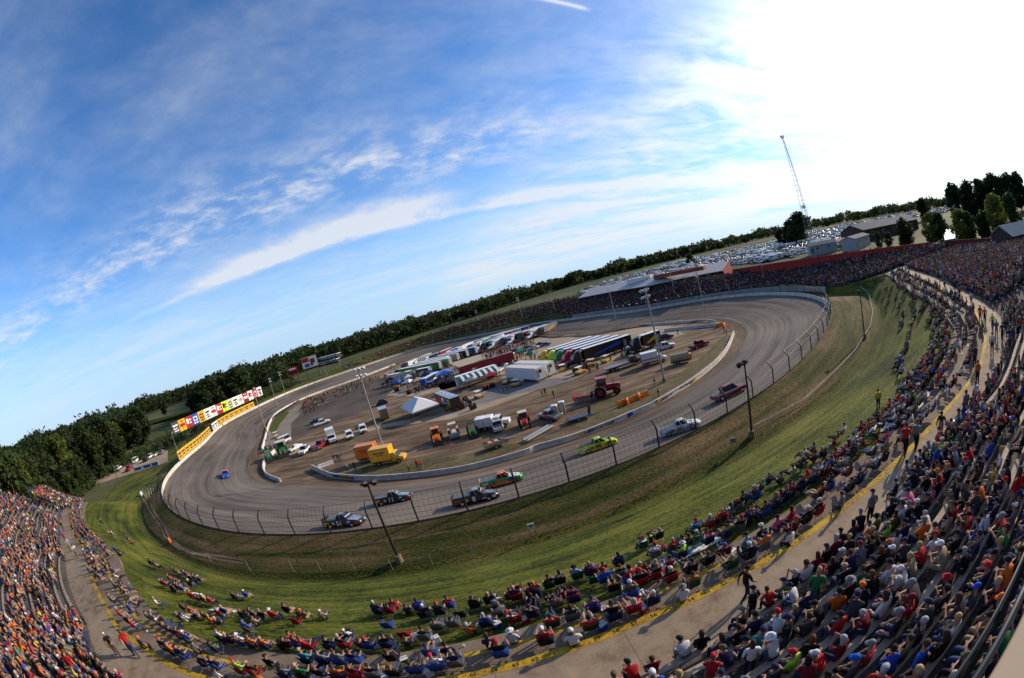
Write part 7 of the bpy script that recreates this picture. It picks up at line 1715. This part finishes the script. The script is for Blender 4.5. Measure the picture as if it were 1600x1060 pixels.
# lettering banners on the inner wall
def on_wall(x):
    xs = [p[0] for p in INN]; y = float(np.interp(x, xs, [p[1] for p in INN])); p = at(x, y, .95); return Vector((p.x, p.y, 0))
def banner(x0, x1, m, s=None, tm=BLACK, size=.62, nm='banner'):
    N_ = 5; P = [on_wall(x0 + (x1 - x0) * k / N_) for k in range(N_ + 1)]; rg = []
    for i, p in enumerate(P):
        d = (P[min(i + 1, N_)] - P[max(i - 1, 0)]).normalized(); n = Vector((d.y, -d.x, 0)); q = p + n * .27
        rg.append([q + Vector((0, 0, .12)), q + Vector((0, 0, .9)) - n * .06, q + Vector((0, 0, .9)) - n * .09, q + Vector((0, 0, .12)) - n * .03])
    o = MB().loft(rg, m).build(nm, inner_wall)
    if s:
        d = (P[-1] - P[0]); L = d.length; d.normalize(); n = Vector((d.y, -d.x, 0)); c = (P[N_ // 2] + P[N_ // 2 + 1]) / 2 + n * .36 + Vector((0, 0, .5))
        M4 = Matrix.Translation(c) @ Matrix((d, Vector((0, 0, 1)), n)).transposed().to_4x4()
        text(s, size, tm, o, M4, 'lettering', .02, scale_x=min(1.6, L * .92 / (len(s) * size * .55)))
banner(513, 558, YELLOW, '1-800-Car-Cash', BLACK, .72)
banner(904, 964, YELLOW, '1-800-Car-Cash', BLACK, .75); banner(964, 978, CREAM, None); banner(978, 987, BLUE, None); banner(987, 1002, DARKGREY, 'NASCAR', WHITE, .5); banner(1002, 1025, DARKGREY, 'CAMPING WORLD', WHITE, .5)
banner(1026, 1051, paint('amber', (.7, .3, .03)), '1-800-Car-Cash', BLACK, .5); banner(1052, 1085, YELLOW, '1-800-Car-Cash', BLACK, .7)
banner(1122, 1128, YELLOW, None)
# ------------------------------------------------------------------ left: access road, parked cars, banner
rdl = [on_ground(x, y) for x, y in ((118, 768), (150, 757), (190, 745), (230, 733), (262, 722))]; rdr = [on_ground(x, y) for x, y in ((132, 752), (155, 742), (190, 728), (228, 714), (262, 704))]
vs = []
for a, b in zip(rdl, rdr): vs += [a + Vector((0, 0, .03)), (a + b) / 2 + Vector((0, 0, .05)), b + Vector((0, 0, .03))]
me = bpy.data.meshes.new('access_road'); me.from_pydata([tuple(v) for v in vs], [], [(i * 3 + k, i * 3 + 3 + k, i * 3 + 4 + k, i * 3 + 1 + k) for i in range(4) for k in range(2)]); me.materials.append(TANROAD); link('access_road', me)['kind'] = 'structure'
for k, (x, y, sp, cm, lb) in enumerate(((121, 758, 'van', WHITE, 'white ambulance van parked at the end of the left stand'), (143, 752, 'sedan', BLACK, 'black car behind the white van by the left stand'), (151, 748, 'suv', WHITE, 'white wagon second in the line on the access road'), (159, 744, 'suv', SILVER, 'silver wagon third in the line on the access road'), (167, 741, 'sedan', DARKGREY, 'dark car just left of the white pickup on the access road'), (185, 735, 'pickup', WHITE, 'white pickup on the access road left of the white van'), (213, 723, 'van', WHITE, 'white van on the access road above the blue and white banner'), (203, 735, 'pickup', MAROON, 'dark red pickup at the left end of the blue and white banner'), (228, 721, 'suv', BLACK, 'black wagon right of the white van on the access road'), (236, 716, 'pickup', WHITE, 'white pickup beyond the black wagon on the access road'), (246, 712, 'sedan', WHITE, 'white car near the far end of the access road'), (254, 709, 'sedan', SILVER, 'silver car at the far end of the access road'))):
    P = on_ground(x, y); car('parked_vehicle', lb, 'vehicle', P, R(-70 + 90 + nrg.normal(0, 12)), cm, sp)
o = thing('banner', 'long white banner with blue lettering beside the access road', 'banner', (0, 0, 0)); a, c = on_ground(209, 738), on_ground(249, 727)
dd = c - a; rz = math.atan2(dd.y, dd.x); board(o, (a + c) / 2, rz, dd.length, 1.5, WHITE, [(-.3, .5, .25, .5, BLUE), (.05, .5, .25, .5, BLUE), (.36, .5, .2, .5, BLUE)])
o = thing('light_pole', 'short dark pole with loudspeakers on the left grass', 'pole', on_ground(187, 757)); MB().tube([(0, 0, 0), (0, 0, 6)], .09, DARKSTEEL, 6).build('pole', o)
for s in (-.4, .4): MB().box((s, 0, 5.7), (.5, .5, .6), DARKGREY).build('loudspeaker', o)
# ------------------------------------------------------------------ small things on the slope
wf = thing('wire_fence', 'low wire fence with thin posts along the ditch below the lawn', 'fence', (0, 0, 0))
pp = [on_ground(x, y) for x, y in ((330, 878), (392, 893), (460, 894), (502, 893), (556, 893), (615, 893), (677, 884), (741, 870), (802, 855), (862, 838), (920, 815), (980, 786), (1040, 752))]
for p in pp: MB().tube([p, p + Vector((0, 0, 1.35))], .03, GALV, 5).build('post', wf)
b = MB()
for h in (.5, .9, 1.3): b.tube([p + Vector((0, 0, h)) for p in pp], .01, GALV, 3)
b.build('wire', wf)
def sign(x, y, w, h, m, label, lines=None):
    P = on_ground(x, y); o = thing('sign', label, 'sign', P, math.atan2(-P.y, -P.x) + math.pi / 2); MB().box((0, 0, .9 + h / 2), (w, .06, h), m).build('panel', o)
    for s in (-1, 1): MB().tube([(s * w * .4, .05, 0), (s * w * .4, .05, 1.0)], .03, GALV, 5).build('post', o)
    MB().box((0, -.05, .9 + h * .6), (w * .7, .03, h * .18), DARKGREY).build('mark', o); MB().box((0, -.05, .9 + h * .3), (w * .5, .03, h * .14), DARKGREY).build('mark', o)
sign(834, 838, .6, .45, WHITE, 'small white sign on the brown slope below the lime truck'); sign(1147, 705, .7, .6, SILVER, 'small grey sign beside the rail near the right light pole')
tag(MB().loft([[(.3 * math.cos(a), .3 * math.sin(a), z) for a in np.linspace(0, 6.283, 9)[:-1]] for z in (0, .35)] + [[(.2 * math.cos(a), .2 * math.sin(a), .75) for a in np.linspace(0, 6.283, 9)[:-1]]], ORANGE).build('marker_drum', None, on_ground(266, 848)), 'small orange marker drum on the left grass edge', 'marker')
o = thing('net_frame', 'white-topped wire net frame on the left grass by the track', 'frame', on_ground(236, 775), .6)
b = MB()
for k in range(7): b.tube([(-2.4 + .8 * k, -1.5, 0), (-2.4 + .8 * k, 0, 2.6), (-2.4 + .8 * k, 1.5, 0)], .025, GALV, 4)
b.build('net', o); MB().box((-2.6, 0, 1.2), (.6, 1.6, 1.0), WHITE).build('cover', o, bevel=.2)
def blanket(x, y, w, d, c1, c2, label):
    P = on_ground(x, y); t, r = polar(P.x, P.y); rz = face_dir(t); o = thing('blanket', label, 'blanket', P, rz); b = MB(); b2 = MB(); n = 10; rot = Matrix.Rotation(rz, 3, 'Z')
    def zz2(u, v): 
        q = P + rot @ Vector((u, v, 0)); return ground_z(q.x, q.y) - P.z + .06 + .03 * math.sin(u * 3) * math.cos(v * 4)
    for i in range(n):
        for j in range(n):
            u0, u1, v0, v1 = [(-.5 + k / n) for k in (i, i + 1, j, j + 1)]; m_ = b if (mn.noise((i * .5, j * .5, w)) > -.02) else b2
            m_.quad((u0 * w, v0 * d, zz2(u0 * w, v0 * d)), (u1 * w, v0 * d, zz2(u1 * w, v0 * d)), (u1 * w, v1 * d, zz2(u1 * w, v1 * d)), (u0 * w, v1 * d, zz2(u0 * w, v1 * d)), c1 if m_ is b else c2)
    b.v += []; k0 = b.mi(c2); off = len(b.v); b.v += b2.v; b.f += [[q + off for q in f] for f in b2.f]; b.m += [k0] * len(b2.f); b.build('cloth', o)
blanket(1408, 645, 6.5, 3.6, WHITE, BLACK, 'large black and white patterned blanket spread on the right bank')
blanket(1076, 862, 3.4, 1.6, paint('pale_blue', (.3, .5, .62)), WHITE, 'pale blue and white blanket on the near bank beside red chairs')
blanket(350, 955, 2.2, 1.3, paint('pale_blue2', (.3, .5, .62)), WHITE, 'pale blue and white blanket among the left lawn groups')
blanket(306, 930, 1.6, 1.0, WHITE, CREAM, 'white sheet on the left lawn beside a yellow shirt')
# litter on the walkway
for k, (x, y, w_) in enumerate(((1483, 658, .9), (1492, 661, .45), (1482, 664, .35))):
    P = on_ground(x, y); tag(MB().loft([[(-w_ / 2, -.15, .01), (w_ / 2, -.2, .01), (w_ / 2, .2, .01), (-w_ / 2, .15, .01)], [(-w_ / 2.2, -.13, .05), (w_ / 2.3, -.15, .03), (w_ / 2.2, .16, .06), (-w_ / 2.4, .12, .03)]], WHITE).build('paper', None, P, .4 * k), ['largest piece of white paper dropped on the right walkway', 'long scrap of white paper on the right walkway', 'smallest scrap of white paper on the right walkway'][k], 'litter')
# the box the camera looks out of: its sill and rail at the lower right
sb = thing('press_box', 'beige sill and black rail of the viewing box at the lower right corner', 'viewing box', (0, 0, 0))
SILL = mat('beige_sill', (.42, .31, .2), .6, 0, .1, 2); e0, e1 = at(1540, 1060, 22.5), at(1600, 950, 22.5); ed = (e1 - e0).normalized(); en = Vector((-ed.y, ed.x, 0))
c = e0 + ed * 6; rzs = math.atan2(ed.y, ed.x)
MB().box(c - en * .32 - Vector((0, 0, .06)), (12.4, .6, .12), SILL, rz=rzs).build('sill', sb, bevel=.01)
MB().box(c - en * .5 - Vector((0, 0, 1.2)), (12.4, .1, 2.2), PALEW, rz=rzs).build('front_wall', sb)
MB().tube([e0 - ed * .2 + en * .05 + Vector((0, 0, .0)), e0 + ed * 12 + en * .05 + Vector((0, 0, .0))], .022, BLACK, 8).build('rail', sb)
MB().tube([e0 - ed * .2 + en * .15 - Vector((0, 0, .12)), e0 + ed * 12 + en * .15 - Vector((0, 0, .12))], .014, BLACK, 8).build('rail', sb)
